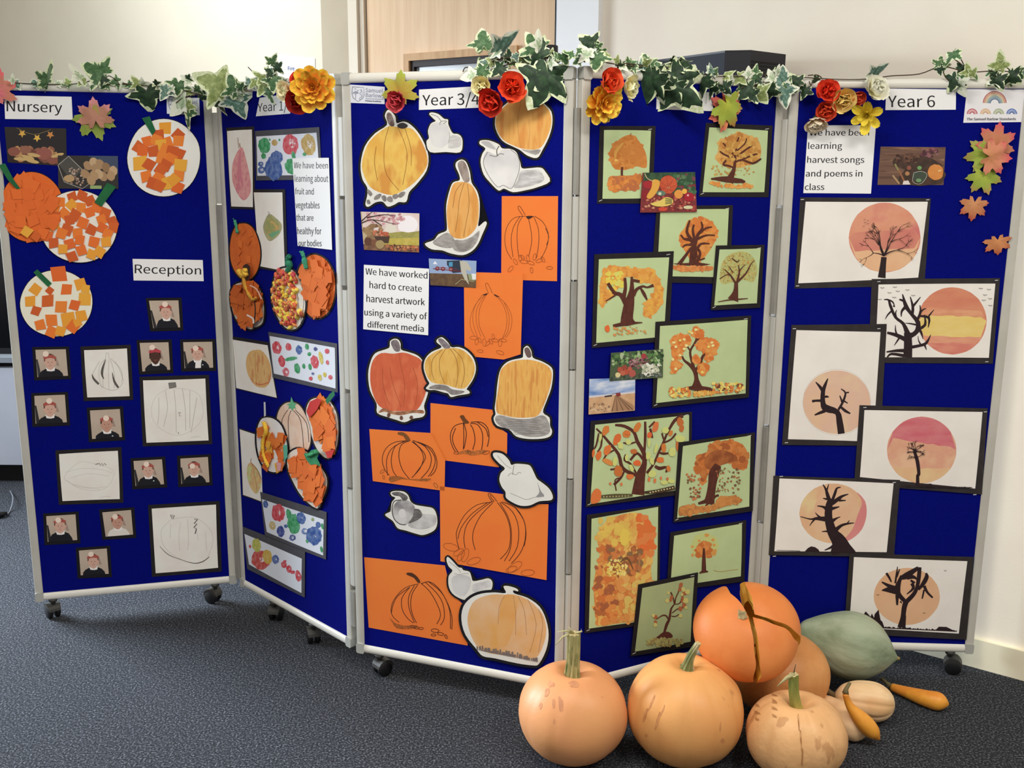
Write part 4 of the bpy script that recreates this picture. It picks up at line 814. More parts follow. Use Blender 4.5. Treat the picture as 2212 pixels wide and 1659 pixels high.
fz(it, [(372, 440), (366, 480), (392, 545), (432, 545), (420, 480), (400, 440)], m('#5f4a44', .8, '#8a7a74', 70)); fz(it, [(455, 540), (500, 520), (545, 545), (515, 570), (470, 565)], m('#3a3434', .8))
for p in ([(385, 555), (352, 680), (345, 830), (370, 960), (470, 1085)], [(460, 560), (520, 700), (537, 830), (500, 1040)], [(520, 570), (570, 740), (570, 880)], [(280, 720), (265, 850), (290, 1000)]): lz(it, p, 1.0, PLN)
for x, y, a, b_ in ((225, 1105, 18, 32), (290, 1140, 38, 20), (345, 1150, 20, 28), (395, 1160, 24, 26), (440, 1135, 28, 20), (490, 1120, 34, 20), (215, 1180, 16, 22)): it.fill('paint', blob(*zp(G, x, y), a/G.s, b_/G.s, 9, .15, -30), GRY)
it.done()
it = cutout(2, G, [(745, 435), (722, 450), (760, 490), (775, 508), (735, 530), (712, 590), (720, 650), (698, 680), (728, 765), (860, 765), (980, 767), (1000, 690), (990, 640), (960, 615), (920, 610), (895, 570), (880, 530), (878, 495), (845, 488), (800, 450)], 'small pencil apple cut-out with a leaf, below the Year 3/4 sign', 1, 'apple_cutout', 'drawing', 'pencil apple cut-outs on the Year 3/4 board', 3)
fz(it, [(780, 520), (735, 540), (718, 610), (745, 700), (790, 725), (830, 728), (880, 690), (895, 620), (880, 555), (840, 520)], m('#cbc8c6', .8, '#d6d3d0', 20), 'pencil'); fz(it, [(895, 640), (930, 625), (985, 650), (980, 720), (890, 735), (880, 700)], m('#bab6b3', .8, '#cbc8c5', 30, stretch=(1, 1, 4)), 'pencil')
lz(it, [(735, 450), (790, 470), (820, 508)], 1, PENC2, 'pencil'); lz(it, [(810, 540), (820, 510), (868, 508), (840, 530)], 1, PENC2, 'pencil'); lz(it, [(890, 600), (893, 640), (880, 690)], .8, PENCIL, 'pencil'); it.done()
it = cutout(2, G, [(1400, 330), (1320, 400), (1275, 470), (1275, 570), (1330, 670), (1420, 720), (1480, 750), (1540, 795), (1620, 815), (1665, 750), (1720, 640), (1748, 530), (1740, 430), (1690, 370), (1640, 325), (1590, 290), (1540, 265), (1480, 250), (1420, 280)], 'peach-orange pumpkin cut-out at the top right, half hidden by flowers and a big ivy leaf', 0)
fz(it, [(1400, 340), (1290, 450), (1280, 560), (1335, 660), (1420, 710), (1510, 740), (1600, 745), (1660, 720), (1710, 630), (1740, 530), (1728, 430), (1680, 375), (1620, 325), (1560, 285), (1520, 272), (1480, 265)], YO2)
lz(it, [(1490, 330), (1460, 500), (1470, 650), (1490, 735)], 1, m('#b98242', .8)); lz(it, [(1545, 470), (1560, 600), (1545, 740)], 1, m('#c99250', .8)); fz(it, [(1490, 745), (1560, 750), (1650, 745), (1610, 790)], GRY2); it.done()
it = cutout(2, G, [(1150, 670), (1143, 700), (1190, 735), (1165, 780), (1150, 850), (1175, 950), (1230, 1020), (1300, 1087), (1345, 1070), (1420, 1100), (1520, 1085), (1620, 1060), (1728, 1010), (1690, 930), (1650, 895), (1560, 900), (1495, 900), (1480, 850), (1450, 770), (1400, 740), (1330, 735), (1300, 700), (1220, 668)], 'wide pencil apple cut-out with a long shadow, upper right', 2, 'apple_cutout', 'drawing', 'pencil apple cut-outs on the Year 3/4 board', 4)
fz(it, [(1200, 760), (1170, 850), (1210, 960), (1290, 1050), (1340, 1045), (1410, 1070), (1450, 1000), (1475, 900), (1460, 800), (1410, 750), (1330, 745), (1280, 790)], m('#c4c1c0', .8, '#dedbd8', 9), 'pencil'); fz(it, [(1485, 925), (1560, 915), (1640, 920), (1680, 1000), (1560, 1050), (1430, 1065), (1460, 1000)], m('#a9a5a4', .8, '#cfccca', 20, stretch=(1, 1, 3)), 'pencil')
lz(it, [(1210, 765), (1172, 850), (1215, 960), (1290, 1055), (1340, 1042), (1405, 1070), (1445, 1000), (1475, 900), (1462, 800), (1400, 745)], 1, PENC2, 'pencil'); lz(it, [(1290, 800), (1285, 750), (1305, 715)], 2, PENC2, 'pencil'); lz(it, [(1225, 792), (1280, 802), (1310, 780), (1345, 785)], 1.2, PENC2, 'pencil'); fz(it, [(1155, 680), (1220, 680), (1280, 745), (1200, 720)], m('#b5b2b0', .8), 'pencil'); it.done()
it = cutout(2, G, [(990, 828), (948, 850), (943, 890), (970, 950), (975, 1000), (920, 1020), (890, 1090), (865, 1200), (865, 1300), (870, 1390), (860, 1425), (800, 1450), (760, 1500), (685, 1530), (740, 1575), (830, 1585), (900, 1610), (1000, 1625), (1080, 1590), (1130, 1530), (1165, 1450), (1200, 1370), (1195, 1345), (1175, 1350), (1130, 1385), (1140, 1300), (1142, 1180), (1120, 1090), (1075, 1020), (1060, 930), (1030, 850)], 'tall narrow gourd cut-out with a thick brown stalk on grey leaves', 1)
fz(it, [(1010, 1015), (930, 1025), (895, 1110), (872, 1220), (870, 1320), (885, 1420), (920, 1475), (1000, 1488), (1070, 1450), (1120, 1380), (1135, 1280), (1130, 1160), (1090, 1060), (1050, 1025)], m('#dc9a48', .8, '#d4903c', 18, stretch=(2, 1, .4), c3='#dfa556'))
fz(it, [(960, 860), (1000, 835), (1035, 880), (1055, 960), (1055, 1010), (1015, 1015), (975, 930)], m('#77625a', .8, '#a09288', 50, stretch=(1, 1, .5)))
for p in ([(1015, 1020), (975, 1150), (960, 1300), (940, 1430)], [(1040, 1030), (1055, 1200), (1030, 1350), (1010, 1470)], [(990, 1030), (940, 1100), (920, 1230)]): lz(it, p, 1.1, m('#9a6a34', .8))
fz(it, [(750, 1520), (830, 1455), (880, 1440), (930, 1490), (920, 1560), (830, 1560)], GRY2); fz(it, [(930, 1500), (1000, 1500), (1080, 1470), (1140, 1420), (1120, 1510), (1060, 1580), (980, 1600), (920, 1570)], GRY2)
for k in range(7): lz(it, [(930+k*6, 1520+k*11), (1000, 1530+k*10), (1090+(-k*6), 1500+k*12)], 1.1, m('#7b7370', .8))
it.done()
it = photo(2, G((150, 1262), (640, 1277), (637, 1603), (178, 1580)), 'harvest_photo', 'photograph of pumpkins in a basket under a pink-leaved tree', 1, '#b9a680')
it.fill('picture', it.U([(.02, 0), (1, 0), (1, .5), (.02, .5)]), m('#d3bcb4', .45, '#e4d6cf', 14)); ub(it, 'picture', .8, .3, .17, .16, m('#ebe4e6', .45)); ub(it, 'picture', .5, .45, .1, .1, m('#d8d0c0', .45))
it.fill('picture', it.U([(.4, .55), (.7, .48), (.8, .5), (1, .45), (1, .8), (.3, .8)]), m('#8e8a4a', .45, '#a39a4a', 60)); it.fill('picture', it.U([(.3, .68), (1, .62), (1, .85), (.3, .85)]), m('#b0a03c', .45, '#c2ac50', 70)); it.fill('picture', it.U([(0, .85), (1, .82), (1, 1), (0, 1)]), m('#6a4a38', .45, '#8a6448', 70))
clipq(it, (.1, .02, .75, .3), 60, .012, .03, ['#c98f94', '#b57a80', '#d4a5a5'], 31); clipq(it, (.02, .35, .35, .8), 60, .02, .05, ['#8a6a48', '#a3805a', '#6f5038', '#977a52'], 32); clipq(it, (.2, .5, .45, .62), 26, .015, .03, ['#b5583c', '#c96a4a', '#a34a34', '#d78a70'], 33); clipq(it, (.45, .84, .98, .97), 50, .012, .03, ['#a34f38', '#b5623c', '#c28a50', '#5a3c30'], 34)
it.fill('picture', it.U([(.2, .63), (.48, .62), (.45, .8), (.25, .78)]), m('#4a362c', .5)); 
for a, c, r_, col in ((.09, .78, .07, '#5f3c2c'), (.2, .8, .06, '#7a4f36'), (.3, .84, .075, '#a08a5a'), (.43, .87, .035, '#a36a44')): ub(it, 'picture', a, c, r_, r_, m(col, .5))
for p in ([(0, .25), (.15, .05), (.2, 0)], [(0, .3), (.2, .2), (.6, .3)], [(.1, .15), (.4, .06), (.6, .08)], [(.2, .2), (.35, .35)]): it.line('picture', it.U(p), [2.5, 1.5, .7][:len(p)], m('#3c2620', .5))
it.done()
it = photo(2, H((735, 73), (1142, 93), (1137, 322), (748, 300)), 'harvest_photo', 'photograph of a combine harvester with red reels, beside the centred text sheet', 2, '#8ea4c8')
it.fill('picture', it.U([(0, .55), (1, .5), (1, 1), (0, 1)]), m('#5a4230', .5, '#6b5236', 60)); it.fill('picture', it.U([(.08, .2), (.13, .08), (.18, .2)]), m('#dfe3ee', .5)); it.fill('picture', it.U([(.38, .05), (.7, .0), (.7, .45), (.5, .5), (.38, .2)]), m('#2c3646', .4)); it.fill('picture', it.U([(.42, .1), (.5, .08), (.5, .25), (.42, .27)]), m('#4a90b8', .3))
it.fill('picture', it.U([(.65, .02), (.8, .05), (.9, .3), (.88, .4), (.78, .35), (.85, .9), (.75, .7), (.68, .45)]), m('#b7b2a2', .5)); it.fill('picture', it.U([(.82, .5), (.98, .5), (.98, .75), (.85, .72)]), m('#8f9a72', .5)); it.fill('picture', it.U([(.9, .48), (1, .48), (1, .7), (.92, .7)]), m('#dcdcd8', .5))
for a in (.17, .29, .46): ub(it, 'picture', a, .36, .045, .045, m('#7a2a2e', .5)); ub(it, 'picture', a, .36, .022, .022, m('#a8838c', .5))
it.line('picture', it.U([(.08, .37), (.68, .42)]), 1.6, m('#7a2a2e', .5), 0); it.line('picture', it.U([(.2, .3), (.6, .35)]), .8, m('#8a3a3e', .5), 0); it.line('picture', it.U([(.55, .92), (.68, .72), (.95, .78)]), 1.2, m('#b0a87a', .5), 0); it.done()
# orange sheets with pen-drawn pumpkins
OSH = m('#f07a22', .8, '#ec7420', 7); PEN = m('#3e1c12', .7); PEN2 = m('#a2501a', .8)
def osheet(zf, q, label, lay, pts_q=None):
    q2 = [zp(zf, *p) for p in q]; it = Item(2, *cen(q2), 'orange_sheet', label, 'drawing', 'orange sheets with pen-drawn pumpkins', lay); it.sheet('paper', q2, OSH, .0004); it.zf = zf; return it
def petals(it, L, wd=.8, mat=PEN2):
    for x, y, r, a in L: P = [zp(it.zf, x+r*math.cos(t)*math.cos(math.radians(a))-r*.45*math.sin(t)*math.sin(math.radians(a)), y+r*math.cos(t)*math.sin(math.radians(a))+r*.45*math.sin(t)*math.cos(math.radians(a))) for t in [k*math.pi/5 for k in range(11)]]; it.line('pen', P, wd, mat, 2)
it = osheet(G, [(1327, 1133), (1796, 1133), (1787, 1842), (1322, 1828)], 'orange sheet with a tall pen-drawn pumpkin, topmost orange sheet at the right post', 0)
for p in ([(1530, 1300), (1440, 1310), (1380, 1370), (1352, 1470), (1365, 1580), (1410, 1660)], [(1480, 1300), (1425, 1390), (1405, 1500), (1420, 1640)], [(1500, 1302), (1460, 1380), (1455, 1520), (1470, 1650)], [(1545, 1300), (1570, 1420), (1575, 1520), (1550, 1640)], [(1590, 1300), (1630, 1400), (1635, 1520), (1615, 1650)], [(1600, 1300), (1670, 1350), (1715, 1450), (1700, 1560), (1650, 1660)], [(1690, 1400), (1718, 1470), (1700, 1540)]): lz(it, p, 1.1, PEN, 'pen')
lz(it, [(1500, 1295), (1462, 1235), (1478, 1218), (1522, 1290)], 1, PEN, 'pen'); fz(it, [(1530, 1300), (1590, 1300), (1550, 1325)], PEN, 'pen')
petals(it, [(1400, 1740, 30, -50), (1440, 1680, 28, 60), (1480, 1650, 26, 90), (1510, 1680, 32, 10), (1545, 1650, 28, 80), (1570, 1690, 30, 20), (1600, 1640, 28, 100), (1640, 1670, 30, -20), (1670, 1660, 26, 60), (1575, 1750, 24, 80), (1725, 1730, 26, 5), (1500, 1640, 22, 40)], 1.0); it.done()
it = osheet(H, [(1035, 187), (1540, 202), (1520, 890), (1375, 935), (1130, 912), (1040, 820)], 'orange sheet with a long oval pen-drawn pumpkin, right of the text sheet', 1)
for p in ([(1240, 375), (1160, 430), (1100, 540), (1090, 650), (1130, 740)], [(1190, 385), (1130, 480), (1110, 600), (1150, 740)], [(1215, 385), (1150, 490), (1140, 610), (1180, 740)], [(1225, 385), (1170, 500), (1165, 640), (1215, 750)], [(1290, 378), (1360, 450), (1400, 560), (1395, 670), (1360, 760)], [(1310, 385), (1400, 470), (1445, 580), (1430, 690), (1390, 750)], [(1380, 450), (1420, 560), (1410, 690), (1370, 750)]): lz(it, p, .8, m('#8a4016', .8), 'pen')
lz(it, [(1245, 372), (1218, 295), (1240, 288), (1278, 370)], .9, m('#7a3814', .8), 'pen'); fz(it, [(1190, 385), (1235, 368), (1225, 385)], PEN, 'pen'); fz(it, [(1290, 375), (1340, 400), (1305, 395)], PEN, 'pen')
petals(it, [(1120, 750, 34, 5), (1145, 780, 30, 100), (1170, 770, 24, 60), (1210, 790, 34, 85), (1240, 795, 26, 130), (1285, 740, 24, 80), (1300, 770, 30, 10), (1345, 790, 34, 95), (1370, 770, 30, 10), (1175, 862, 26, 5), (1345, 875, 34, 20), (1265, 780, 26, 60)], .8); it.done()
it = osheet(I_, [(750, 42), (1280, 100), (1300, 230), (1405, 300), (1403, 470), (1330, 590), (875, 532), (750, 300)], 'orange sheet with a compact ribbed pen pumpkin, below the gaps of the small yellow cut-out', 0)
for p in ([(1035, 212), (960, 235), (925, 290), (920, 350), (940, 420), (965, 460)], [(965, 255), (938, 330), (950, 400), (985, 460)], [(1030, 215), (1035, 320), (1030, 440)], [(1035, 215), (1055, 290), (1050, 360), (1035, 430)], [(1090, 225), (1115, 270), (1130, 360), (1110, 440)], [(1090, 215), (1150, 225), (1190, 290), (1195, 370), (1185, 445)], [(1095, 205), (1180, 205), (1235, 250), (1250, 330), (1235, 415)], [(1150, 205), (1220, 260), (1242, 330)]): lz(it, p, 1.7, PEN, 'pen')
fz(it, [(1000, 155), (1030, 145), (1050, 175), (1080, 210), (1040, 218), (1020, 190)], m('#6a3a14', .8), 'pen'); fz(it, [(965, 480), (1040, 445), (1120, 450), (1190, 440), (1240, 450), (1190, 475), (1100, 490), (1040, 475)], m('#9a5a24', .8, '#c66a24', 90), 'pen'); petals(it, [(970, 468, 22, 0), (1225, 465, 30, -15), (1080, 462, 22, 60)], 1, m('#6a3014', .8)); it.done()
it = osheet(I_, [(228, 264), (752, 298), (875, 532), (870, 792), (258, 708)], 'orange sheet with a wide pen pumpkin and brown ground, beside the left post', 1)
it2 = it
for p in ([(580, 362), (450, 375), (370, 430), (338, 520), (360, 610), (400, 660)], [(520, 370), (420, 430), (375, 530), (385, 660)], [(545, 365), (450, 410), (415, 520), (430, 620), (465, 670)], [(570, 365), (500, 400), (480, 500), (510, 610), (570, 690)], [(590, 370), (660, 430), (690, 510), (660, 600), (590, 680)], [(600, 368), (690, 460), (700, 530), (610, 660)], [(600, 360), (700, 410), (755, 500), (740, 600), (670, 685)], [(640, 372), (740, 430), (790, 520), (770, 610), (730, 670)], [(660, 380), (760, 430), (805, 540), (790, 620), (750, 665)]): lz(it, p, 1.5, PEN, 'pen')
fz(it, [(472, 292), (520, 292), (560, 325), (578, 362), (540, 360), (520, 325), (475, 312)], m('#7a4a1c', .8), 'pen', 2); fz(it, [(400, 670), (480, 665), (560, 690), (650, 690), (750, 685), (720, 710), (600, 700), (500, 690), (410, 720)], m('#8a5220', .8, '#b0601e', 90), 'pen', 2); petals(it, [(795, 745, 26, 55), (350, 675, 18, 80), (340, 625, 24, -40)], 1, m('#8a5220', .8)); it.done()
it = osheet(I_, [(830, 752), (1370, 820), (1500, 900), (1757, 905), (1740, 1553), (835, 1392)], 'large orange sheet with the biggest pen-drawn pumpkin and loose leaves', 1)
for p in ([(1290, 885), (1150, 910), (1040, 1000), (975, 1130), (975, 1210), (995, 1290)], [(1240, 890), (1100, 990), (1010, 1110), (985, 1200)], [(1265, 888), (1140, 985), (1060, 1080), (1035, 1190), (1045, 1280)], [(1280, 895), (1180, 1000), (1120, 1120), (1110, 1210), (1132, 1295)], [(1320, 890), (1390, 990), (1430, 1120), (1420, 1280), (1345, 1375)], [(1340, 890), (1410, 1010), (1440, 1140), (1430, 1290), (1380, 1390)], [(1350, 888), (1450, 970), (1500, 1100), (1490, 1270), (1420, 1390)], [(1360, 885), (1480, 940), (1555, 1070), (1555, 1220), (1510, 1330), (1440, 1410)], [(1470, 930), (1545, 1040), (1565, 1160), (1550, 1260)]): lz(it, p, 1.4, PEN, 'pen')
lz(it, [(1275, 885), (1242, 825), (1262, 815), (1318, 882)], 1.4, m('#6a3014', .8), 'pen'); lz(it, [(1258, 825), (1275, 860), (1295, 880)], 1.4, m('#6a3014', .8), 'pen')
petals(it, [(925, 1272, 68, 15), (990, 1315, 50, -30), (1010, 1345, 50, -60), (1045, 1340, 60, 110), (1120, 1390, 60, -20), (1470, 1440, 70, -35), (1580, 1490, 58, -5), (1440, 1460, 50, -20)], 1); it.done()
it = osheet(J, [(198, 186), (940, 262), (1000, 520), (1110, 620), (1150, 998), (240, 832)], 'orange sheet with a lopsided pen pumpkin and scribbled stones, lowest orange sheet', 0)
for p in ([(700, 430), (570, 470), (470, 580), (445, 680), (470, 740), (520, 785)], [(620, 460), (510, 540), (465, 620), (448, 700)], [(615, 465), (545, 560), (550, 670), (600, 750), (650, 790)], [(660, 445), (610, 540), (610, 650), (660, 790)], [(690, 440), (640, 520), (625, 620), (645, 720), (680, 790)], [(720, 425), (800, 500), (870, 620), (900, 720), (865, 800)], [(760, 415), (860, 510), (920, 610), (935, 740), (900, 810)], [(790, 412), (900, 500), (970, 620), (1005, 740), (1003, 850)], [(720, 430), (790, 410), (860, 450), (930, 540), (985, 680), (990, 845)]): lz(it, p, 1.4, PEN, 'pen')
fz(it, [(588, 330), (640, 330), (690, 370), (715, 415), (690, 420), (655, 375), (595, 350)], m('#4e2a14', .8), 'pen', 2)
it.fill('pen', smooth([zp(J, *p) for p in [(430, 735), (480, 790), (580, 815), (680, 810), (680, 835), (600, 845), (500, 840), (460, 790)]], 2), m('#8a4a1c', .8, '#c0621f', 120)); petals(it, [(640, 822, 22, 0), (680, 835, 22, 0), (720, 840, 22, 0), (850, 860, 36, 5), (835, 900, 22, 0), (900, 890, 28, 10), (950, 915, 20, 60)], 1.3, m('#6a3014', .8)); it.done()
# coloured cut-outs in the middle rows
it = cutout(2, H, [(440, 758), (405, 780), (400, 830), (360, 850), (280, 880), (240, 950), (218, 1060), (235, 1200), (290, 1310), (295, 1390), (380, 1425), (460, 1450), (530, 1470), (600, 1440), (680, 1425), (705, 1390), (695, 1330), (720, 1250), (740, 1150), (700, 1040), (690, 960), (640, 900), (560, 870), (500, 850), (495, 800), (475, 765)], 'deep red-orange pumpkin cut-out, left of the small yellow one', 1)
fz(it, [(330, 880), (260, 940), (235, 1060), (250, 1200), (310, 1330), (420, 1375), (560, 1370), (640, 1360), (700, 1250), (720, 1130), (690, 1030), (670, 940), (600, 900), (520, 875), (430, 885)], m('#d0623a', .8, '#d87044', 22, c3='#ca5a34', stretch=(1, 1, .5)))
fz(it, [(415, 780), (455, 765), (485, 800), (490, 860), (450, 865), (420, 820)], m('#857a7a', .8, '#6a6064', 60)); fz(it, [(305, 1390), (350, 1350), (440, 1380), (560, 1370), (680, 1365), (690, 1395), (600, 1390), (500, 1410), (420, 1400), (360, 1380)], m('#8a5a3a', .8, '#b07a54', 60))
for p in ([(480, 880), (500, 1000), (530, 1150), (520, 1340)], [(400, 1000), (430, 1150), (500, 1340)], [(600, 1000), (640, 1150), (620, 1330)], [(340, 1010), (350, 1180), (400, 1320)]): lz(it, p, .9, m('#a94c2c', .8))
for x, y in ((395, 1410), (502, 1432), (585, 1430)): it.fill('paint', blob(*zp(H, x, y), 4, 4.5, 8, .2), m('#6a4636', .8))
it.done()
it = cutout(2, H, [(840, 745), (805, 765), (805, 790), (845, 830), (760, 870), (705, 930), (692, 1010), (720, 1100), (740, 1140), (710, 1180), (745, 1195), (790, 1195), (860, 1215), (900, 1225), (925, 1255), (990, 1240), (1080, 1225), (1075, 1200), (1060, 1185), (1110, 1110), (1138, 1020), (1120, 930), (1060, 860), (990, 828), (930, 830), (900, 790), (865, 755)], 'small mustard-yellow pumpkin cut-out with a leaning stalk', 2)
fz(it, [(850, 845), (770, 880), (710, 940), (702, 1020), (740, 1110), (800, 1140), (880, 1150), (960, 1175), (1040, 1180), (1100, 1110), (1128, 1020), (1110, 940), (1050, 870), (980, 840), (910, 838)], m('#dba748', .8, '#d29c3c', 22, stretch=(2, 1, .5), c3='#e0b256'))
fz(it, [(815, 770), (845, 755), (900, 800), (920, 832), (870, 840)], m('#6f6468', .8, '#8a8084', 60)); fz(it, [(735, 1180), (790, 1150), (880, 1155), (940, 1190), (1040, 1205), (1000, 1230), (930, 1235), (880, 1200), (800, 1190)], GRY)
for p in ([(880, 845), (830, 930), (830, 1030), (870, 1140)], [(920, 845), (970, 930), (985, 1050), (965, 1170)], [(940, 840), (1020, 930), (1040, 1060), (1010, 1170)], [(850, 850), (770, 930), (760, 1030), (780, 1110)]): lz(it, p, 1, m('#94642c', .8))
it.done()
it = cutout(2, H, [(1578, 818), (1545, 840), (1540, 890), (1530, 920), (1440, 940), (1380, 975), (1340, 1040), (1320, 1150), (1310, 1260), (1298, 1350), (1305, 1400), (1288, 1440), (1320, 1500), (1420, 1530), (1480, 1590), (1580, 1612), (1700, 1610), (1770, 1590), (1788, 1545), (1770, 1500), (1765, 1430), (1710, 1385), (1740, 1290), (1780, 1180), (1795, 1060), (1780, 1000), (1700, 950), (1625, 920), (1610, 860)], 'barrel-shaped orange pumpkin cut-out on a grey mound, right side', 1)
fz(it, [(1580, 935), (1450, 950), (1370, 1000), (1340, 1060), (1330, 1180), (1310, 1300), (1320, 1390), (1400, 1415), (1480, 1430), (1580, 1430), (1670, 1410), (1730, 1290), (1770, 1170), (1785, 1060), (1760, 1000), (1690, 960)], m('#dc9a44', .8, '#d08a3c', 30, stretch=(3, 1, .35), c3='#e2ac50'))
fz(it, [(1550, 850), (1578, 830), (1602, 860), (1610, 910), (1575, 915)], m('#6a5450', .8)); fz(it, [(1300, 1440), (1340, 1410), (1480, 1440), (1600, 1440), (1700, 1410), (1750, 1450), (1770, 1550), (1700, 1590), (1560, 1590), (1450, 1540), (1340, 1500)], GRY2)
for k in range(9): lz(it, [(1370+k*12, 1440+k*16), (1500, 1450+k*15), (1640+k*8, 1440+k*15)], 1.0, m('#77716e', .8))
it.done()
it = cutout(2, I_, [(1320, 465), (1285, 470), (1290, 505), (1340, 560), (1385, 600), (1350, 640), (1338, 700), (1360, 760), (1390, 800), (1395, 850), (1450, 890), (1520, 918), (1600, 915), (1680, 880), (1780, 870), (1792, 830), (1760, 770), (1700, 720), (1660, 690), (1635, 640), (1610, 590), (1580, 568), (1480, 560), (1440, 570), (1420, 530), (1370, 480)], 'bright white apple cut-out with a long raised leaf, right side', 3, 'apple_cutout', 'drawing', 'pencil apple cut-outs on the Year 3/4 board', 5)
lz(it, [(1410, 665), (1440, 640), (1480, 655), (1500, 635), (1525, 640)], 1.3, PENCIL, 'pencil'); lz(it, [(1450, 655), (1462, 570)], 1.5, PENCIL, 'pencil'); fz(it, [(1660, 715), (1690, 790), (1720, 835), (1650, 845), (1680, 800)], m('#8f8d8c', .8), 'pencil'); lz(it, [(1430, 810), (1500, 840), (1570, 865), (1640, 845), (1720, 840)], 1, PENCIL, 'pencil'); lz(it, [(1320, 490), (1390, 570), (1440, 600)], .9, PENCIL, 'pencil'); it.done()
it = cutout(2, I_, [(450, 792), (410, 805), (420, 835), (450, 850), (420, 890), (412, 950), (405, 970), (365, 990), (375, 1010), (430, 1050), (470, 1110), (540, 1130), (620, 1155), (690, 1168), (780, 1130), (808, 1070), (800, 990), (770, 940), (700, 925), (620, 910), (580, 880), (560, 830), (520, 798)], 'dark-shaded plum-like apple cut-out on its own at the left', 1, 'apple_cutout', 'drawing', 'pencil apple cut-outs on the Year 3/4 board', 4)
fz(it, [(480, 870), (435, 920), (428, 990), (460, 1060), (520, 1085), (575, 1060), (610, 1000), (620, 940), (585, 890), (530, 865)], m('#7f7a7c', .8, '#c9c5c2', 14), 'pencil'); ub2 = it.fill('pencil', blob(*zp(I_, 510, 985), 8, 10, 12, .1), m('#d2cecb', .8))
fz(it, [(600, 1000), (680, 990), (790, 1000), (790, 1080), (680, 1120), (560, 1090)], m('#a8a4a3', .8, '#c9c6c3', 20), 'pencil'); fz(it, [(610, 950), (655, 950), (680, 1000), (640, 1040), (560, 1070), (600, 1010)], m('#5a5654', .8, '#77726f', 60, stretch=(1, 1, 3)), 'pencil')
fz(it, [(420, 808), (480, 800), (545, 830), (555, 860), (520, 880), (490, 840), (440, 830)], m('#4c4846', .8, '#77726f', 70), 'pencil'); lz(it, [(500, 870), (440, 880), (422, 950), (440, 1030), (490, 1075), (540, 1080)], 1.8, m('#3a3634', .8), 'pencil'); it.done()
it = cutout(2, J, [(965, 182), (955, 215), (975, 270), (1010, 310), (975, 360), (975, 450), (1010, 520), (1080, 565), (1150, 580), (1210, 540), (1290, 500), (1360, 490), (1378, 440), (1370, 400), (1335, 380), (1270, 395), (1200, 405), (1185, 370), (1165, 320), (1110, 305), (1095, 285), (1060, 275), (1010, 220)], 'faint white apple cut-out just above the ghostly pale pumpkin', 2, 'apple_cutout', 'drawing', 'pencil apple cut-outs on the Year 3/4 board', 4)
fz(it, [(1010, 370), (1080, 345), (1170, 370), (1175, 450), (1120, 540), (1040, 520), (1005, 450)], m('#bdbbba', .8, '#cfcdcb', 12), 'pencil'); fz(it, [(1195, 440), (1300, 410), (1350, 400), (1360, 450), (1290, 480), (1210, 510)], m('#b5b2b1', .8, '#d4d2d0', 18), 'pencil'); lz(it, [(1025, 335), (1075, 345), (1120, 335), (1160, 340)], .9, PENCIL, 'pencil'); lz(it, [(975, 225), (1060, 290), (1085, 330)], 1, PENCIL, 'pencil'); it.done()
it = cutout(2, J, [(1500, 515), (1478, 455), (1530, 452), (1600, 475), (1613, 500), (1570, 490), (1580, 520), (1700, 560), (1810, 640), (1870, 760), (1893, 900), (1870, 1040), (1805, 1165), (1750, 1180), (1600, 1160), (1400, 1115), (1290, 1095), (1230, 1030), (1130, 900), (1092, 760), (1110, 640), (1180, 560), (1280, 520), (1400, 510)], 'big pale peach pumpkin cut-out with grey grass, bottom of the Year 3/4 board', 3, edge=6)
fz(it, [(1500, 530), (1360, 530), (1220, 580), (1160, 680), (1150, 800), (1200, 950), (1290, 1050), (1500, 1090), (1700, 1120), (1800, 1090), (1870, 900), (1850, 740), (1780, 640), (1690, 570), (1580, 530)], m('#ddb58a', .8, '#dba050', 10, c3='#dcab74', lo=.35, hi=.68)); fz(it, [(1480, 540), (1600, 560), (1580, 800), (1500, 1000), (1420, 950), (1440, 700)], m('#db9a4c', .8, '#dda763', 10))
for p in ([(1490, 540), (1440, 640), (1430, 800)], [(1570, 545), (1590, 700), (1590, 900)], [(1610, 540), (1670, 680), (1690, 900)], [(1700, 570), (1780, 800), (1720, 1060)], [(1800, 660), (1840, 800), (1800, 1060)]): lz(it, p, .9, m('#a67c5a', .8))
r = random.Random(3)
for k in range(34):
    x = 1240+k*16.5; y = 1040+k*3.2; lz(it, [(x, y), (x+r.uniform(-10, 10), y-r.uniform(18, 50))], r.uniform(2, 4.5), m('#766a66', .8))
it.done()
# ================= green tree paintings
K = Zm(1240, 130, 3.858); L_ = Zm(1240, 520, 4.367); N4 = Zm(1240, 860, 3.95); Q = Zm(1360, 1230, 8.731)
GP = m('#bccf98', .8, '#b6c992', 10); BRN = m('#53291e', .8, '#5e3024', 60)
sign(3, K((690, 250), (1158, 268), (1160, 425), (686, 408)), 'Year 5', K((715, 285), (960, 292), (960, 385), (715, 378)), 'white paper sign mostly hidden behind a big dark ivy leaf').done()
def tree(zf, q, label, lay, mq):
    q2 = [zp(zf, *p) for p in q]; it = mounted(3, q2, 'tree_painting', label, 'painting', 'autumn tree paintings on green paper', lay, 7, GP, mq=[zp(zf, *p) for p in mq]); it.zf = zf; it.q = q2; return it
def canopy(it, pts, cols, n, r0, r1, seed, base=None, name='canopy'):
    P = [zp(it.zf, *p) for p in pts]; P = smooth(P, 3)
    if base: it.fill(name, P, base)
    f = inpoly(offset(P, -r0*.6)); xs = [p[0] for p in P]; ys = [p[1] for p in P]
    it.scatter(name, (min(xs), min(ys), max(xs), max(ys)), n, r0, r1, [m(c, .8) if isinstance(c, str) else c for c in cols], seed, f, 1.6)
def limbs(it, L, mat=None, name='trunk'):
    for l in L: it.line(name, [zp(it.zf, p[0], p[1]) for p in l], [p[2] for p in l], mat or BRN)
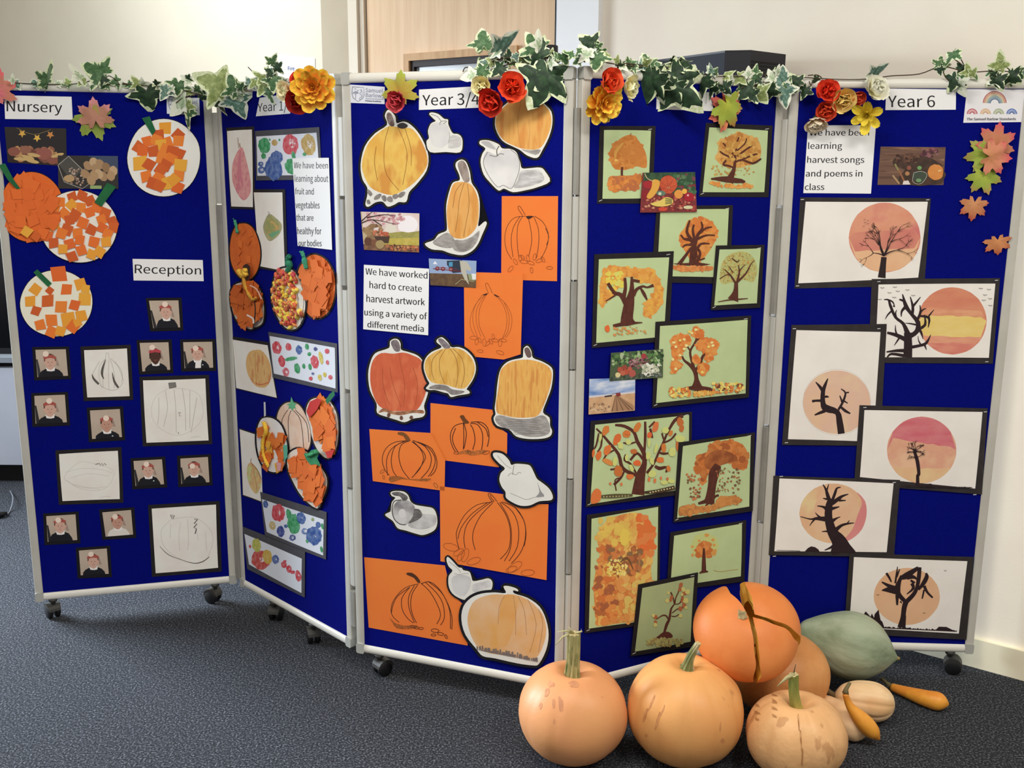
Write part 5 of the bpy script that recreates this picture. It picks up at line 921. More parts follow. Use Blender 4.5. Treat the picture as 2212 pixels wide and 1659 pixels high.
O1, O2, O3, O4, O5 = '#dc8a34', '#d27a30', '#e29a40', '#c46c2e', '#e8b04a'
WA = m('#d98c38', .8, '#cf7e32', 22, c3='#dd9a44')
it = tree(K, [(250, 582), (642, 587), (622, 1150), (237, 1155)], 'painted tree with a solid rounded orange crown, top left of the green paintings', 0, [(215, 548), (680, 548), (655, 1195), (192, 1195)])
canopy(it, [(465, 620), (390, 650), (330, 710), (298, 760), (305, 850), (340, 905), (430, 915), (520, 885), (580, 900), (608, 880), (600, 780), (560, 700), (510, 640)], ['#c67a30', '#c07228', '#cf8638'], 60, 3, 6, 1, m('#c4762e', .8, '#cc8236', 25)); it.line('canopy', K([(345, 820), (350, 760), (410, 690)]), [3, 7, 4], m('#d29a44', .8)); it.fill('canopy', blob(*zp(K, 350, 835), 4.5, 3, 9, .2), m('#e2b455', .8))
it.line('canopy', K([(468, 625), (478, 608)]), 1.6, m('#8a5a2c', .8), 0); limbs(it, [[(402, 890, 5), (398, 940, 5), (402, 990, 5)]])
canopy(it, [(290, 975), (400, 965), (560, 960), (560, 1010), (510, 1080), (400, 1085), (300, 1085)], ['#cf7c30', '#c07034', '#b5683a', '#d98a38'], 60, 3, 6, 2, m('#cc7c34', .8, '#b87040', 30), 'ground'); it.done()
it = tree(K, [(1128, 560), (1616, 587), (1585, 1100), (1072, 1100)], 'painted tree with a wide leafy golden crown and dark leaning trunk, at the top right', 0, [(1100, 522), (1655, 545), (1622, 1142), (1040, 1138)])
canopy(it, [(1370, 600), (1290, 640), (1210, 670), (1200, 760), (1180, 820), (1240, 880), (1330, 900), (1440, 880), (1540, 830), (1560, 740), (1530, 660), (1450, 625)], ['#c98a3c', '#d29a4a', '#bb7a34', '#d8a858'], 150, 3, 6, 3, m('#c99244', .8, '#d2a254', 40))
it.scatter('canopy', (*zp(K, 1150, 880), *zp(K, 1510, 960)), 40, 1, 2.6, [m('#c9a850', .8), m('#b98a44', .8)], 4)
limbs(it, [[(1345, 780, 5), (1335, 900, 7), (1300, 990, 16), (1290, 1010, 22)], [(1340, 900, 4), (1290, 880, 4), (1245, 870, 5), (1270, 830, 4)], [(1345, 850, 4), (1400, 830, 4), (1490, 860, 5), (1560, 820, 4)], [(1345, 800, 4), (1290, 740, 4), (1240, 690, 3)], [(1350, 780, 4), (1355, 700, 4), (1375, 640, 3)], [(1360, 800, 4), (1440, 740, 4), (1500, 700, 3)], [(1350, 760, 3), (1420, 700, 3), (1440, 650, 2)], [(1340, 820, 4), (1260, 790, 4), (1215, 760, 3)], [(1380, 840, 3), (1460, 800, 5), (1530, 780, 3)], [(1143, 990, 4), (1280, 985, 9), (1425, 1020, 5)]])
it.scatter('leaf_dab', (*zp(K, 1260, 680), *zp(K, 1520, 830)), 26, 3, 5.5, [m('#cfa24c', .8), m('#c08a3c', .8)], 5)
it.fill('ground', K(smooth([(1143, 990), (1170, 980), (1280, 975), (1400, 990), (1425, 1022), (1280, 1020)], 2)), BRN); canopy(it, [(1120, 1010), (1280, 1030), (1480, 1035), (1470, 1062), (1300, 1065), (1180, 1045)], ['#d98a3a', '#e0a04a'], 50, 2.5, 4, 6, None, 'ground'); it.done()
it = photo(3, K((572, 938), (1010, 932), (1024, 1265), (550, 1270)), 'harvest_photo', 'colourful photograph of gourds, a round orange pumpkin and red apples', 4, '#7a2a2c')
it.fill('picture', it.U([(.02, 0), (1, 0), (1, .3), (.6, .35), (.02, .2)]), m('#26402e', .5, '#3a5a3c', 60)); clipq(it, (.55, .05, .98, .5), 50, .02, .05, ['#3f6a48', '#2c5238', '#5a7a52', '#77404a'], 41); clipq(it, (.03, .6, .97, .96), 140, .015, .035, ['#8a2e2e', '#a8403a', '#6a2426', '#b8584a', '#c98a6a', '#752a2c'], 42)
ub(it, 'picture', .12, .3, .1, .08, m('#a3242e', .4)); ub(it, 'picture', .08, .55, .08, .1, m('#8a1f26', .4)); it.fill('picture', it.U(smooth([(.2, .18), (.33, .22), (.3, .45), (.18, .65), (.1, .6), (.18, .38)], 3)), m('#dda23a', .4)); it.line('picture', it.U([(.22, .22), (.1, .15), (.04, .02)]), 1.4, m('#d8c088', .5))
ub(it, 'picture', .49, .31, .165, .17, m('#bf4a2a', .45, '#cc5a34', 30), n=24); ub(it, 'picture', .49, .38, .03, .02, m('#d8a070', .5))
for k in range(7): it.line('picture', it.U([(.49, .38), (.49+.07*math.cos(k*.9), .36+.1*math.sin(k*.9)), (.49+.15*math.cos(k*.9), .33+.19*math.sin(k*.9))]), .6, m('#8f3420', .5))
ub(it, 'picture', .36, .52, .09, .05, m('#5f7a68', .4)); ub(it, 'picture', .34, .53, .03, .03, m('#c9cdb0', .4)); ub(it, 'picture', .68, .55, .085, .085, m('#e0943a', .4)); ub(it, 'picture', .79, .48, .05, .05, m('#e8b03c', .4)); ub(it, 'picture', .87, .62, .1, .085, m('#a5182c', .35)); ub(it, 'picture', .85, .58, .02, .02, m('#e8b0b4', .4))
it.fill('picture', it.U(smooth([(.18, .78), (.35, .7), (.45, .62), (.56, .66), (.58, .76), (.48, .84), (.3, .85)], 3)), m('#dcc25a', .4))
for k in range(4): it.line('picture', it.U([(.44, .65+k*.045), (.56, .68+k*.03)]), 1.6, m('#2f4a34', .4), 0)
ub(it, 'picture', .85, .88, .09, .035, m('#d3cfa0', .5)); ub(it, 'picture', .4, .92, .09, .04, m('#c9452e', .5)); it.done()
it = tree(K, [(720, 1250), (1290, 1240), (1262, 1810), (690, 1800)], 'painted tree with a flame-shaped orange crown and many thick dark branches', 1, [(690, 1215), (1325, 1208), (1300, 1865), (640, 1850)])
it.zf = K
canopy(it, [(1070, 1305), (1000, 1325), (950, 1335), (920, 1400), (880, 1450), (880, 1520), (930, 1600), (1000, 1700), (1100, 1630), (1180, 1500), (1198, 1420), (1150, 1350)], ['#dc8436', '#d67a30', '#e28e3c', '#cf7230'], 110, 3, 6, 7, WA)
it.zf = L_
limbs(it, [[(1115, 20, 12), (1120, 120, 13), (1120, 225, 17)], [(1110, 60, 6), (1060, 130, 6), (990, 225, 9)], [(1150, 60, 6), (1190, 120, 6), (1150, 215, 8)], [(1200, 20, 4), (1260, 40, 4), (1300, 60, 3)], [(1170, 180, 3), (1200, 178, 4), (1235, 165, 3)]])
canopy(it, [(1000, 20), (1060, 60), (1160, 60), (1220, 110), (1300, 60), (1340, 0), (1300, -60)], ['#d98a3c', '#dd944a'], 30, 3, 5, 8, None)
it.fill('ground', L_([(930, 215), (1060, 210), (1180, 205), (1290, 222), (1200, 240), (1000, 232)]), BRN); canopy(it, [(930, 240), (1100, 245), (1300, 240), (1280, 275), (1100, 290), (960, 270)], ['#d2803e', '#dc9048', '#c8743a'], 60, 3, 5, 9, m('#d08444', .8), 'ground')
it.zf = K
limbs(it, [[(1010, 1650, 12), (1000, 1560, 11), (980, 1500, 9), (920, 1490, 5), (890, 1455, 4)], [(1000, 1560, 9), (1030, 1460, 7), (1070, 1400, 5), (1060, 1345, 3)], [(985, 1500, 7), (940, 1430, 6), (965, 1335, 4)], [(1010, 1520, 6), (990, 1420, 5), (1000, 1370, 4)], [(1030, 1490, 6), (1100, 1460, 4), (1175, 1460, 3)], [(1050, 1440, 5), (1100, 1400, 4), (1150, 1390, 3)], [(1020, 1580, 6), (1060, 1530, 5), (1130, 1530, 3)], [(985, 1540, 5), (930, 1540, 4), (905, 1560, 3)]])
it.done()
q2 = L_((235, 175), (898, 157), (848, 905), (210, 965)); it = mounted(3, q2, 'tree_painting', 'painted tree with a drooping orange crown and a very thick dark trunk, left side', 'painting', 'autumn tree paintings on green paper', 2, 7, GP, mq=L_((192, 128), (942, 98), (895, 945), (168, 1012))); it.zf = L_
canopy(it, [(380, 235), (290, 270), (250, 380), (240, 500), (250, 620), (280, 630), (310, 560), (380, 510), (310, 450), (320, 390), (370, 410), (400, 470), (440, 410), (480, 350), (560, 330), (620, 390), (700, 400), (760, 430), (740, 520), (680, 580), (655, 650), (670, 715), (760, 690), (820, 610), (840, 520), (820, 400), (760, 300), (700, 265), (600, 260), (480, 255)], ['#dc963a', '#e0a044', '#d68a32', '#e2a83c'], 260, 3, 6, 10, m('#dc963c', .8, '#e0a648', 26))
it.scatter('canopy', (*zp(L_, 320, 300), *zp(L_, 450, 470)), 26, 3, 6, [m('#dccb48', .8), m('#e8c040', .8), m('#d4d060', .8)], 11)
limbs(it, [[(545, 340, 5), (545, 470, 11), (520, 600, 22), (500, 730, 26), (510, 790, 34)], [(480, 350, 6), (485, 450, 7), (465, 540, 10)], [(320, 400, 7), (380, 490, 8), (440, 510, 9), (500, 600, 14)], [(560, 520, 8), (590, 460, 7), (650, 430, 5), (690, 440, 4), (750, 420, 7)], [(630, 450, 4), (660, 500, 7), (690, 560, 3)], [(300, 570, 2), (390, 515, 4)], [(540, 370, 6), (620, 385, 6)], [(370, 805, 7), (440, 790, 8), (510, 780, 10), (580, 775, 5), (645, 772, 2)]])
it.fill('leaf_dab', blob(*zp(L_, 315, 830), 5.5, 8, 10, .12), m('#e0682a', .8)); it.scatter('leaf_dab', (*zp(L_, 350, 810), *zp(L_, 710, 890)), 38, 1, 3, [m('#cf9a4c', .8), m('#d98a44', .8), m('#b9945a', .8)], 12); it.done()
q2 = L_((1373, 83), (1762, 72), (1725, 590), (1323, 612)); it = mounted(3, q2, 'tree_painting', 'small painted tree with a dotted ochre crown and fine branches, right-hand post', 'painting', 'autumn tree paintings on green paper', 3, 7, GP, mq=L_((1340, 45), (1798, 38), (1758, 632), (1290, 655))); it.zf = L_
P = [zp(L_, *p) for p in [(1560, 100), (1450, 140), (1390, 230), (1375, 340), (1400, 410), (1500, 390), (1600, 370), (1690, 390), (1730, 280), (1700, 170), (1640, 115)]]
it.fill('canopy', smooth(P, 3), m('#b9b468', .8, '#c0b062', 60, c3='#b4ba74')); it.scatter('canopy', (min(p[0] for p in P), min(p[1] for p in P), max(p[0] for p in P), max(p[1] for p in P)), 420, .5, 1.3, [m('#c99a48', .8), m('#b98a3c', .8), m('#a07838', .8), m('#a8c080', .8)], 13, inpoly(P), cnt=5)
limbs(it, [[(1500, 560, 24), (1525, 480, 11), (1530, 390, 8)], [(1530, 410, 5), (1480, 330, 3.5), (1420, 270, 1.5)], [(1535, 400, 5), (1560, 300, 3.5), (1550, 230, 1.5)], [(1540, 390, 5), (1620, 310, 3.5), (1670, 220, 1.8), (1705, 185, 1.5)], [(1555, 300, 3), (1580, 260, 2), (1615, 225, 1.5)], [(1480, 330, 2.5), (1440, 320, 2), (1375, 360, 2)], [(1490, 165, 2), (1540, 200, 2.4), (1560, 180, 1.5)], [(1500, 300, 2), (1460, 240, 1.5)]])
it.line('ground', L_([(1360, 577), (1450, 560), (1550, 552), (1640, 545)]), [1.6, 2.6, 3, 1.6], BRN); it.done()
q2 = L_((812, 805), (1638, 745), (1618, 1440), (775, 1532)); it = mounted(3, q2, 'tree_painting', 'large painted tree with clusters of orange and yellow dabs on a bent trunk', 'painting', 'autumn tree paintings on green paper', 4, 7, GP, mq=L_((770, 765), (1672, 705), (1650, 1478), (738, 1578))); it.zf = L_
limbs(it, [[(1160, 1390, 26), (1155, 1310, 10), (1140, 1230, 10), (1090, 1170, 7), (1040, 1130, 5), (1020, 1090, 4)], [(1140, 1230, 8), (1115, 1150, 6), (1095, 1050, 5), (1130, 980, 4.5), (1155, 930, 5), (1150, 870, 3)], [(1140, 1225, 5), (1190, 1160, 6), (1215, 1090, 6), (1275, 1035, 5)], [(1095, 1040, 3), (1060, 990, 4), (1000, 990, 5)], [(1155, 940, 4), (1190, 920, 3)]])
for pts, n, sd in (([(1150, 815), (1110, 850), (1130, 900), (1200, 910), (1225, 860)], 30, 1), ([(1000, 885), (910, 930), (920, 1000), (920, 1080), (960, 1130), (1000, 1100), (1060, 1000), (1110, 950), (1080, 900)], 90, 2), ([(1270, 920), (1180, 930), (1150, 1000), (1200, 1040), (1240, 1060), (1230, 1120), (1290, 1140), (1330, 1060), (1368, 990), (1330, 930)], 90, 3), ([(960, 1130), (915, 1160), (920, 1230), (960, 1255), (990, 1200), (1035, 1170)], 34, 4), ([(1210, 1165), (1170, 1200), (1190, 1250), (1220, 1270), (1265, 1220), (1265, 1180)], 30, 5), ([(1140, 1070), (1130, 1120), (1160, 1160), (1190, 1110)], 14, 6)):
    canopy(it, pts, ['#dc7e34', '#e28c3c', '#d4722c', '#e09a48'], n, 3, 6, 20+sd, m('#dc8438', .8))
for x, y in ((1110, 870), (1150, 840), (940, 960), (1000, 940), (1060, 990), (1040, 930), (960, 1000), (1300, 960), (1270, 1000), (1310, 990), (1000, 1080), (960, 1210), (1210, 1240), (1090, 860), (930, 1120), (1040, 1020)): it.fill('leaf_dab', blob(*zp(L_, x, y), 3.6, 3, 8, .2), m('#ead064' if (x*y) % 3 else '#f0dc90', .8))
it.fill('ground', L_(smooth([(1020, 1390), (1110, 1370), (1150, 1340), (1200, 1370), (1290, 1385), (1310, 1425), (1200, 1425), (1080, 1400)], 2)), BRN)
it.scatter('leaf_dab', (*zp(L_, 900, 1390), *zp(L_, 1100, 1470)), 70, 2, 4, [m('#e0c858', .8), m('#dc8438', .8), m('#d4722c', .8), m('#e8d878', .8)], 30); it.scatter('leaf_dab', (*zp(L_, 1310, 1340), *zp(L_, 1600, 1430)), 90, 2, 4, [m('#e0c858', .8), m('#dc8438', .8), m('#d4722c', .8), m('#e8d878', .8), m('#7a4028', .8)], 31); it.scatter('leaf_dab', (*zp(L_, 1120, 1425), *zp(L_, 1330, 1460)), 40, 2, 4, [m('#dc9a40', .8), m('#e0b858', .8)], 32); it.done()
it = photo(3, L_((350, 1058), (842, 1022), (838, 1290), (335, 1325)), 'harvest_photo', 'photograph of a basket of vegetables and tomatoes overlapping the bent-trunk tree painting', 6, '#4b5a3e')
clipq(it, (.02, .03, .98, .5), 120, .02, .045, ['#3f6238', '#5a8048', '#6f9458', '#2c4228', '#86a868', '#a8b890'], 51); clipq(it, (.35, .25, .7, .6), 60, .015, .03, ['#7a4a58', '#96606a', '#5c3038', '#b08a8a'], 52); clipq(it, (.6, .5, .95, .9), 70, .015, .04, ['#c9ccb4', '#dcdcc8', '#a8b094', '#e8e6da'], 53); clipq(it, (.03, .85, .97, .97), 60, .015, .03, ['#4f5c50', '#6a7468', '#3a4638'], 54)
for a, c, r_, k in ((.19, .62, .055, '#b0503a'), (.27, .55, .05, '#9a4438'), (.3, .72, .055, '#b8503a'), (.37, .62, .045, '#c05a44'), (.42, .78, .07, '#b2564c'), (.24, .75, .05, '#c0644a'), (.63, .2, .05, '#a83a40'), (.15, .8, .05, '#d8c890')): ub(it, 'picture', a, c, r_, r_, m(k, .45))
it.line('picture', it.U([(.5, .5), (.6, .42), (.75, .38)]), 2.4, m('#7a5a50', .5)); it.line('picture', it.U([(.72, .3), (.8, .12)]), 2, m('#5a9a50', .5), 0); it.line('picture', it.U([(.85, .25), (.97, .6)]), 2.5, m('#a8c890', .5), 0); it.done()
it = photo(3, L_((145, 1305), (578, 1290), (573, 1602), (137, 1640)), 'harvest_photo', 'photograph of a blue-sky wheat field with distant harvesters, lowest photo at the left post', 5, '#c9a078')
it.fill('picture', it.U([(0, 0), (1, 0), (1, .5), (0, .55)]), m('#5b84c4', .45, '#dfe4ee', 9, c3='#a5b9dc', stretch=(1, 1, 3), lo=.35, hi=.6)); it.fill('picture', it.U([(0, .48), (1, .42), (1, .5), (0, .54)]), m('#d2cfd6', .45))
it.fill('picture', it.U([(0, .53), (1, .47), (1, 1), (0, 1)]), m('#c69a70', .5, '#d2aa80', 40)); it.fill('picture', it.U([(.56, .5), (.62, .5), (.98, .85), (.98, .98), (.5, .98)]), m('#a8805e', .5))
for a, b_ in ((.52, .5), (.6, .62), (.68, .75), (.78, .88), (.88, .96)): it.line('picture', it.U([(.58+(a-.5)*.1, .52), (b_, .97)]), [.5, 2.4], m('#75543e', .5), 0)
it.scatter('picture', (*zp(L_, 150, 1540), *zp(L_, 330, 1610)), 40, 1, 2.6, [m('#a8866a', .5), m('#8f7058', .5), m('#d8b890', .5)], 55)
it.fill('picture', it.U([(.34, .5), (.5, .48), (.5, .53), (.34, .54)]), m('#3e3838', .5)); it.fill('picture', it.U([(.58, .44), (.68, .43), (.69, .53), (.6, .54)]), m('#8a3430', .5)); it.line('picture', it.U([(.5, .47), (.6, .44)]), 1, m('#6a5050', .5), 0); it.done()
q2 = N4((180, 228), (982, 145), (970, 770), (138, 905)); it = mounted(3, q2, 'tree_painting', 'painted branching tree with many separate orange and yellow leaves, filling its whole sheet', 'painting', 'autumn tree paintings on green paper', 3, 7, GP, mq=N4((142, 195), (1008, 115), (998, 812), (100, 932))); it.zf = N4
limbs(it, [[(545, 825, 28), (555, 740, 24), (570, 650, 20), (600, 560, 11), (595, 470, 9), (540, 370, 8), (510, 290, 7), (430, 240, 7), (350, 230, 5)], [(545, 660, 8), (480, 640, 8), (410, 590, 8), (380, 480, 7), (300, 380, 6), (240, 310, 5), (190, 260, 4)], [(600, 460, 5), (608, 330, 6), (607, 200, 5)], [(620, 640, 6), (680, 560, 5), (720, 470, 5), (770, 360, 5), (800, 290, 5), (860, 190, 7), (930, 150, 8)], [(430, 620, 4), (400, 680, 5), (340, 740, 6)], [(400, 680, 3), (350, 700, 3), (360, 790, 3)], [(600, 540, 5), (540, 470, 6), (480, 530, 5)], [(530, 640, 4), (480, 560, 5), (430, 530, 4), (440, 480, 3)], [(690, 580, 6), (730, 600, 8), (790, 590, 5), (785, 635, 4)], [(720, 460, 4), (760, 475, 5), (805, 470, 4)], [(770, 380, 4), (830, 350, 4), (870, 300, 4)], [(640, 250, 4), (690, 200, 4)], [(380, 600, 4), (310, 610, 4)], [(210, 300, 3), (190, 400, 4), (165, 440, 3)], [(240, 320, 3), (230, 410, 4), (200, 460, 3)], [(350, 440, 3), (280, 480, 4), (250, 530, 3)], [(540, 370, 3), (470, 390, 4), (420, 380, 3)], [(650, 260, 5), (670, 340, 4)], [(750, 300, 4), (770, 370, 3)], [(880, 380, 4), (890, 330, 3)]])
for x, y, a, b_, g, c in ((270, 275, 28, 45, 20, O2), (370, 350, 30, 55, 25, '#dc6a2a'), (540, 250, 25, 50, 25, O2), (450, 305, 35, 35, 0, O2), (695, 245, 25, 45, 20, '#d9743c'), (645, 315, 22, 26, 0, '#e0642c'), (905, 200, 30, 40, -20, O4), (920, 260, 20, 30, 10, O4), (285, 440, 30, 45, 20, '#dc7430'), (210, 490, 25, 40, 15, '#dc6a2a'), (165, 470, 12, 35, 5, '#dc6a2a'), (290, 545, 50, 22, 25, '#d98a3c'), (510, 455, 28, 22, 0, O4), (540, 555, 32, 26, 10, '#e0682a'), (765, 425, 22, 40, -5, O2), (735, 525, 36, 24, 10, '#dc7430'), (380, 620, 40, 45, -10, '#c8702e'), (475, 670, 34, 25, 0, '#dc7834'), (825, 300, 18, 28, 20, O2), (805, 600, 18, 28, 0, O2), (880, 400, 12, 50, 0, O4), (640, 695, 11, 20, 0, '#dc7a3c'), (690, 705, 11, 20, 10, '#dc7a3c'), (742, 683, 9, 15, 0, '#dc7a3c'), (798, 690, 10, 15, 0, '#d0703c'), (310, 730, 10, 12, 0, '#dc7a3c'), (405, 735, 10, 15, 0, '#dc7a3c'), (460, 300, 22, 14, 0, '#dc7430')):
    it.fill('leaf_dab', blob(*zp(N4, x, y), a/3.95, b_/3.95, 11, .14, g), m(c, .8))
for x, y, a, b_, g in ((780, 275, 30, 28, 0), (905, 345, 45, 30, 0), (465, 375, 25, 25, 0), (395, 405, 22, 35, -20), (490, 595, 16, 35, -25), (635, 490, 22, 35, 10), (665, 540, 18, 30, -20), (670, 645, 35, 32, 0), (770, 720, 34, 18, 0), (830, 708, 28, 20, 0), (700, 430, 14, 40, 15), (840, 460, 30, 40, 0), (350, 540, 20, 40, 10), (450, 510, 14, 30, 0), (640, 380, 12, 40, 0), (225, 340, 12, 35, 10)): it.fill('leaf_dab', blob(*zp(N4, x, y), a/3.95, b_/3.95, 11, .14, g), m('#cdd478', .8))
it.fill('ground', N4(smooth([(145, 895), (150, 820), (190, 770), (232, 800), (225, 870), (185, 898)], 2)), m('#dc7434', .8)); it.line('ground', N4([(235, 840), (350, 835), (500, 828)]), [6, 9, 5], m('#5a5030', .8)); it.line('ground', N4([(602, 805), (720, 795), (860, 762)]), [5, 9, 9], m('#453322', .8))
for k in range(9): it.fill('ground', blob(*zp(N4, 650+k*24, 805-k*5), 2, 1.6, 7, .2), m('#c9c088', .8)); it.fill('ground', blob(*zp(N4, 255+k*26, 842-k*1), 2, 1.6, 7, .2), m('#a8a878', .8))
it.done()
q2 = N4((930, 410), (1508, 320), (1495, 925), (880, 1022)); it = mounted(3, q2, 'tree_painting', 'painted tree with a one-sided rusty crown and falling leaf specks, right side below the middle', 'painting', 'autumn tree paintings on green paper', 5, 7, GP, mq=N4((893, 378), (1545, 292), (1525, 965), (848, 1062))); it.zf = N4
canopy(it, [(1290, 360), (1180, 400), (1130, 470), (1060, 500), (1025, 620), (1085, 620), (1085, 700), (1120, 725), (1145, 650), (1240, 560), (1330, 545), (1390, 600), (1450, 605), (1480, 480), (1420, 400), (1370, 375)], ['#c8702c', '#bf6a2c', '#d2803a', '#a85a2a', '#c47a38'], 210, 4, 8, 60, m('#bd6e2e', .8, '#a5602c', 20, c3='#c87c38'))
it.fill('canopy', N4(smooth([(1110, 540), (1150, 470), (1250, 440), (1350, 470), (1400, 530), (1330, 550), (1240, 580), (1200, 620), (1130, 600)], 2)), m('#8f4c26', .8, '#b26830', 24))
limbs(it, [[(1150, 905, 24), (1165, 830, 19), (1180, 730, 18), (1195, 640, 22), (1230, 570, 15)], [(1060, 900, 5), (1110, 885, 8), (1150, 870, 10)], [(1235, 828, 5), (1205, 840, 5), (1180, 870, 6)], [(1150, 890, 6), (1120, 925, 3)], [(1180, 890, 6), (1195, 912, 3)], [(1240, 590, 6), (1250, 630, 3)]])
it.scatter('leaf_dab', (*zp(N4, 965, 650), *zp(N4, 1080, 860)), 40, 1.2, 3.4, [m('#c87a48', .8), m('#b5683a', .8), m('#7a5a3a', .8)], 61); it.scatter('leaf_dab', (*zp(N4, 1215, 600), *zp(N4, 1420, 820)), 60, 1, 2.8, [m('#b5683a', .8), m('#7a5a3a', .8), m('#8f7040', .8)], 62)
canopy(it, [(900, 930), (1000, 910), (1100, 930), (1200, 910), (1230, 860), (1320, 835), (1440, 865), (1350, 905), (1200, 950), (1080, 975), (920, 1000)], ['#c8823c', '#cf8c44', '#b5743a'], 110, 3.5, 6, 63, m('#c6823e', .8, '#b87a40', 30), 'ground'); it.done()
q2 = [zp(N4, 150, 1030), zp(N4, 718, 928), (1418, 1338), (1272, 1358)]
it = mounted(3, q2, 'tree_painting', 'tall painting of a blurred orange and yellow tree that fills the sheet, lower left', 'painting', 'autumn tree paintings on green paper', 4, 7, GP, mq=[(1268, 1112), (1427, 1091), (1424, 1345), (1263, 1368)]); it.zf = Zm(0, 0, 1)
can = [(1360, 1108), (1310, 1125), (1290, 1160), (1295, 1200), (1282, 1260), (1287, 1330), (1290, 1352), (1345, 1345), (1400, 1335), (1412, 1290), (1406, 1230), (1413, 1170), (1408, 1135), (1390, 1112)]
canopy(it, can, ['#dc9a48', '#e0a84c', '#d98a40', '#dcae50', '#e2b85a'], 120, 4, 9, 70, m('#cf7a38', .8, '#e2c058', 24, c3='#dc9444', dist=1.6, detail=6, lo=.36, hi=.64))
it.scatter('canopy', (1380, 1112, 1411, 1200), 50, 5, 9, [m('#e2702c', .8), m('#dc7430', .8), m('#e08440', .8)], 71, inpoly(can)); it.scatter('canopy', (1295, 1120, 1360, 1180), 30, 5, 9, [m('#e0c050', .8), m('#dcb850', .8)], 72); it.scatter('canopy', (1283, 1180, 1330, 1350), 70, 4, 9, [m('#cf7434', .8), m('#b56a38', .8), m('#dc8c40', .8), m('#a5603a', .8)], 73, inpoly(can)); it.scatter('canopy', (1320, 1185, 1390, 1240), 50, 4, 8, [m('#b56a3a', .8), m('#9a5c34', .8), m('#cf8040', .8), m('#8a6a44', .8)], 74); it.scatter('canopy', (1340, 1250, 1412, 1340), 60, 4, 9, [m('#d9c060', .8), m('#dc9448', .8), m('#e0a858', .8)], 75, inpoly(can)); it.scatter('leaf_dab', (1312, 1210, 1355, 1245), 60, 1.5, 3.4, [m('#e8d060', .8), m('#e0c858', .8), m('#f0dc80', .8)], 76); it.fill('canopy', blob(1349, 1160, 10, 19, 14, .12), m('#e2c84c', .8))
it.line('canopy', [(1340, 1215), (1355, 1205), (1368, 1230)], [3, 5, 2], m('#77512f', .8)); it.line('canopy', [(1382, 1195), (1380, 1235)], 3.5, m('#b87a48', .8), 0); it.done()
q2 = N4((855, 1175), (1433, 1072), (1423, 1520), (823, 1610)); it = mounted(3, q2, 'tree_painting', 'small round orange painted tree on a mostly empty green sheet', 'painting', 'autumn tree paintings on green paper', 4, 7, GP, mq=N4((822, 1145), (1470, 1040), (1455, 1565), (790, 1650))); it.zf = N4
it.fill('canopy', blob(*zp(N4, 1115, 1260), 30, 27, 22, .06), m('#c6cc78', .8, '#bccb84', 30)); canopy(it, [(1115, 1225), (1060, 1260), (1038, 1320), (1045, 1360), (1110, 1355), (1160, 1350), (1170, 1300), (1155, 1245)], ['#d2813a', '#c8702e', '#dc8c42'], 60, 3, 6, 80, m('#cf7a34', .8, '#b5622a', 30))
for x, y, a, b_ in ((1135, 1170, 20, 16), (1185, 1210, 15, 14), (1195, 1255, 12, 12), (1068, 1217, 12, 12), (1010, 1268, 12, 10), (1012, 1340, 14, 14), (1195, 1320, 20, 25), (1205, 1300, 14, 12)): it.fill('leaf_dab', blob(*zp(N4, x, y), a/3.95, b_/3.95, 9, .15), m('#d99a48', .8))
limbs(it, [[(1108, 1280, 4), (1108, 1380, 8), (1108, 1475, 10)], [(1068, 1495, 2), (1108, 1478, 7), (1145, 1482, 2)]]); it.line('ground', N4([(1190, 1468), (1250, 1480), (1320, 1470), (1400, 1460)]), 1.2, m('#b8a060', .8)); it.done()
q2 = Q((243, 352), (1222, 145), (1150, 1362), (102, 1550)); it = mounted(3, q2, 'tree_painting', 'small painting of a thin curving tree with few yellow leaves, lowest of its board', 'painting', 'autumn tree paintings on green paper', 7, 7, m('#a9b884', .8, '#a2b07e', 10), mq=Q((165, 285), (1292, 55), (1222, 1455), (20, 1640))); it.zf = Q
limbs(it, [[(655, 1190, 5), (700, 1040, 6.5), (745, 950, 5.5), (765, 850, 5), (785, 740, 4), (850, 650, 2.5)], [(850, 660, 4), (870, 540, 2.6), (920, 430, 2.6), (940, 340, 3)], [(845, 650, 3), (820, 530, 3), (775, 430, 3.4)], [(860, 660, 2), (950, 635, 2.6), (1000, 500, 3), (1040, 430, 4)], [(800, 825, 2.4), (900, 750, 2.6), (1020, 710, 4)], [(790, 880, 2.6), (860, 890, 2.4), (930, 850, 2), (955, 860, 1)], [(730, 940, 3), (690, 875, 3.4), (620, 870, 3), (540, 920, 2), (500, 940, 2)]])
it.fill('ground', Q(smooth([(490, 1305), (560, 1240), (640, 1180), (740, 1180), (810, 1240), (800, 1285), (680, 1305)], 2)), m('#5c2c22', .8))
for x, y, a in ((970, 290, 45), (940, 380, 35), (790, 520, 34), (1040, 450, 38), (1030, 680, 45), (960, 740, 42), (990, 600, 26), (490, 900, 36), (490, 990, 32), (775, 580, 28), (1000, 540, 30)): it.fill('leaf_dab', blob(*zp(Q, x, y), a/8.731, a*1.1/8.731, 9, .25), m('#b0643a', .8))
for x, y, a in ((1020, 380, 40), (1095, 420, 44), (1055, 590, 50), (985, 475, 28), (735, 440, 30), (710, 590, 36), (450, 870, 34), (485, 1050, 38), (1060, 720, 28), (960, 870, 36)): it.fill('leaf_dab', blob(*zp(Q, x, y), a/8.731, a*1.1/8.731, 9, .2), m('#cfc874', .8))
it.scatter('leaf_dab', (*zp(Q, 330, 1310), *zp(Q, 990, 1440)), 90, 1.6, 4, [m('#a8a25c', .8), m('#a08a50', .8), m('#b5b068', .8)], 90, cnt=6); it.done()
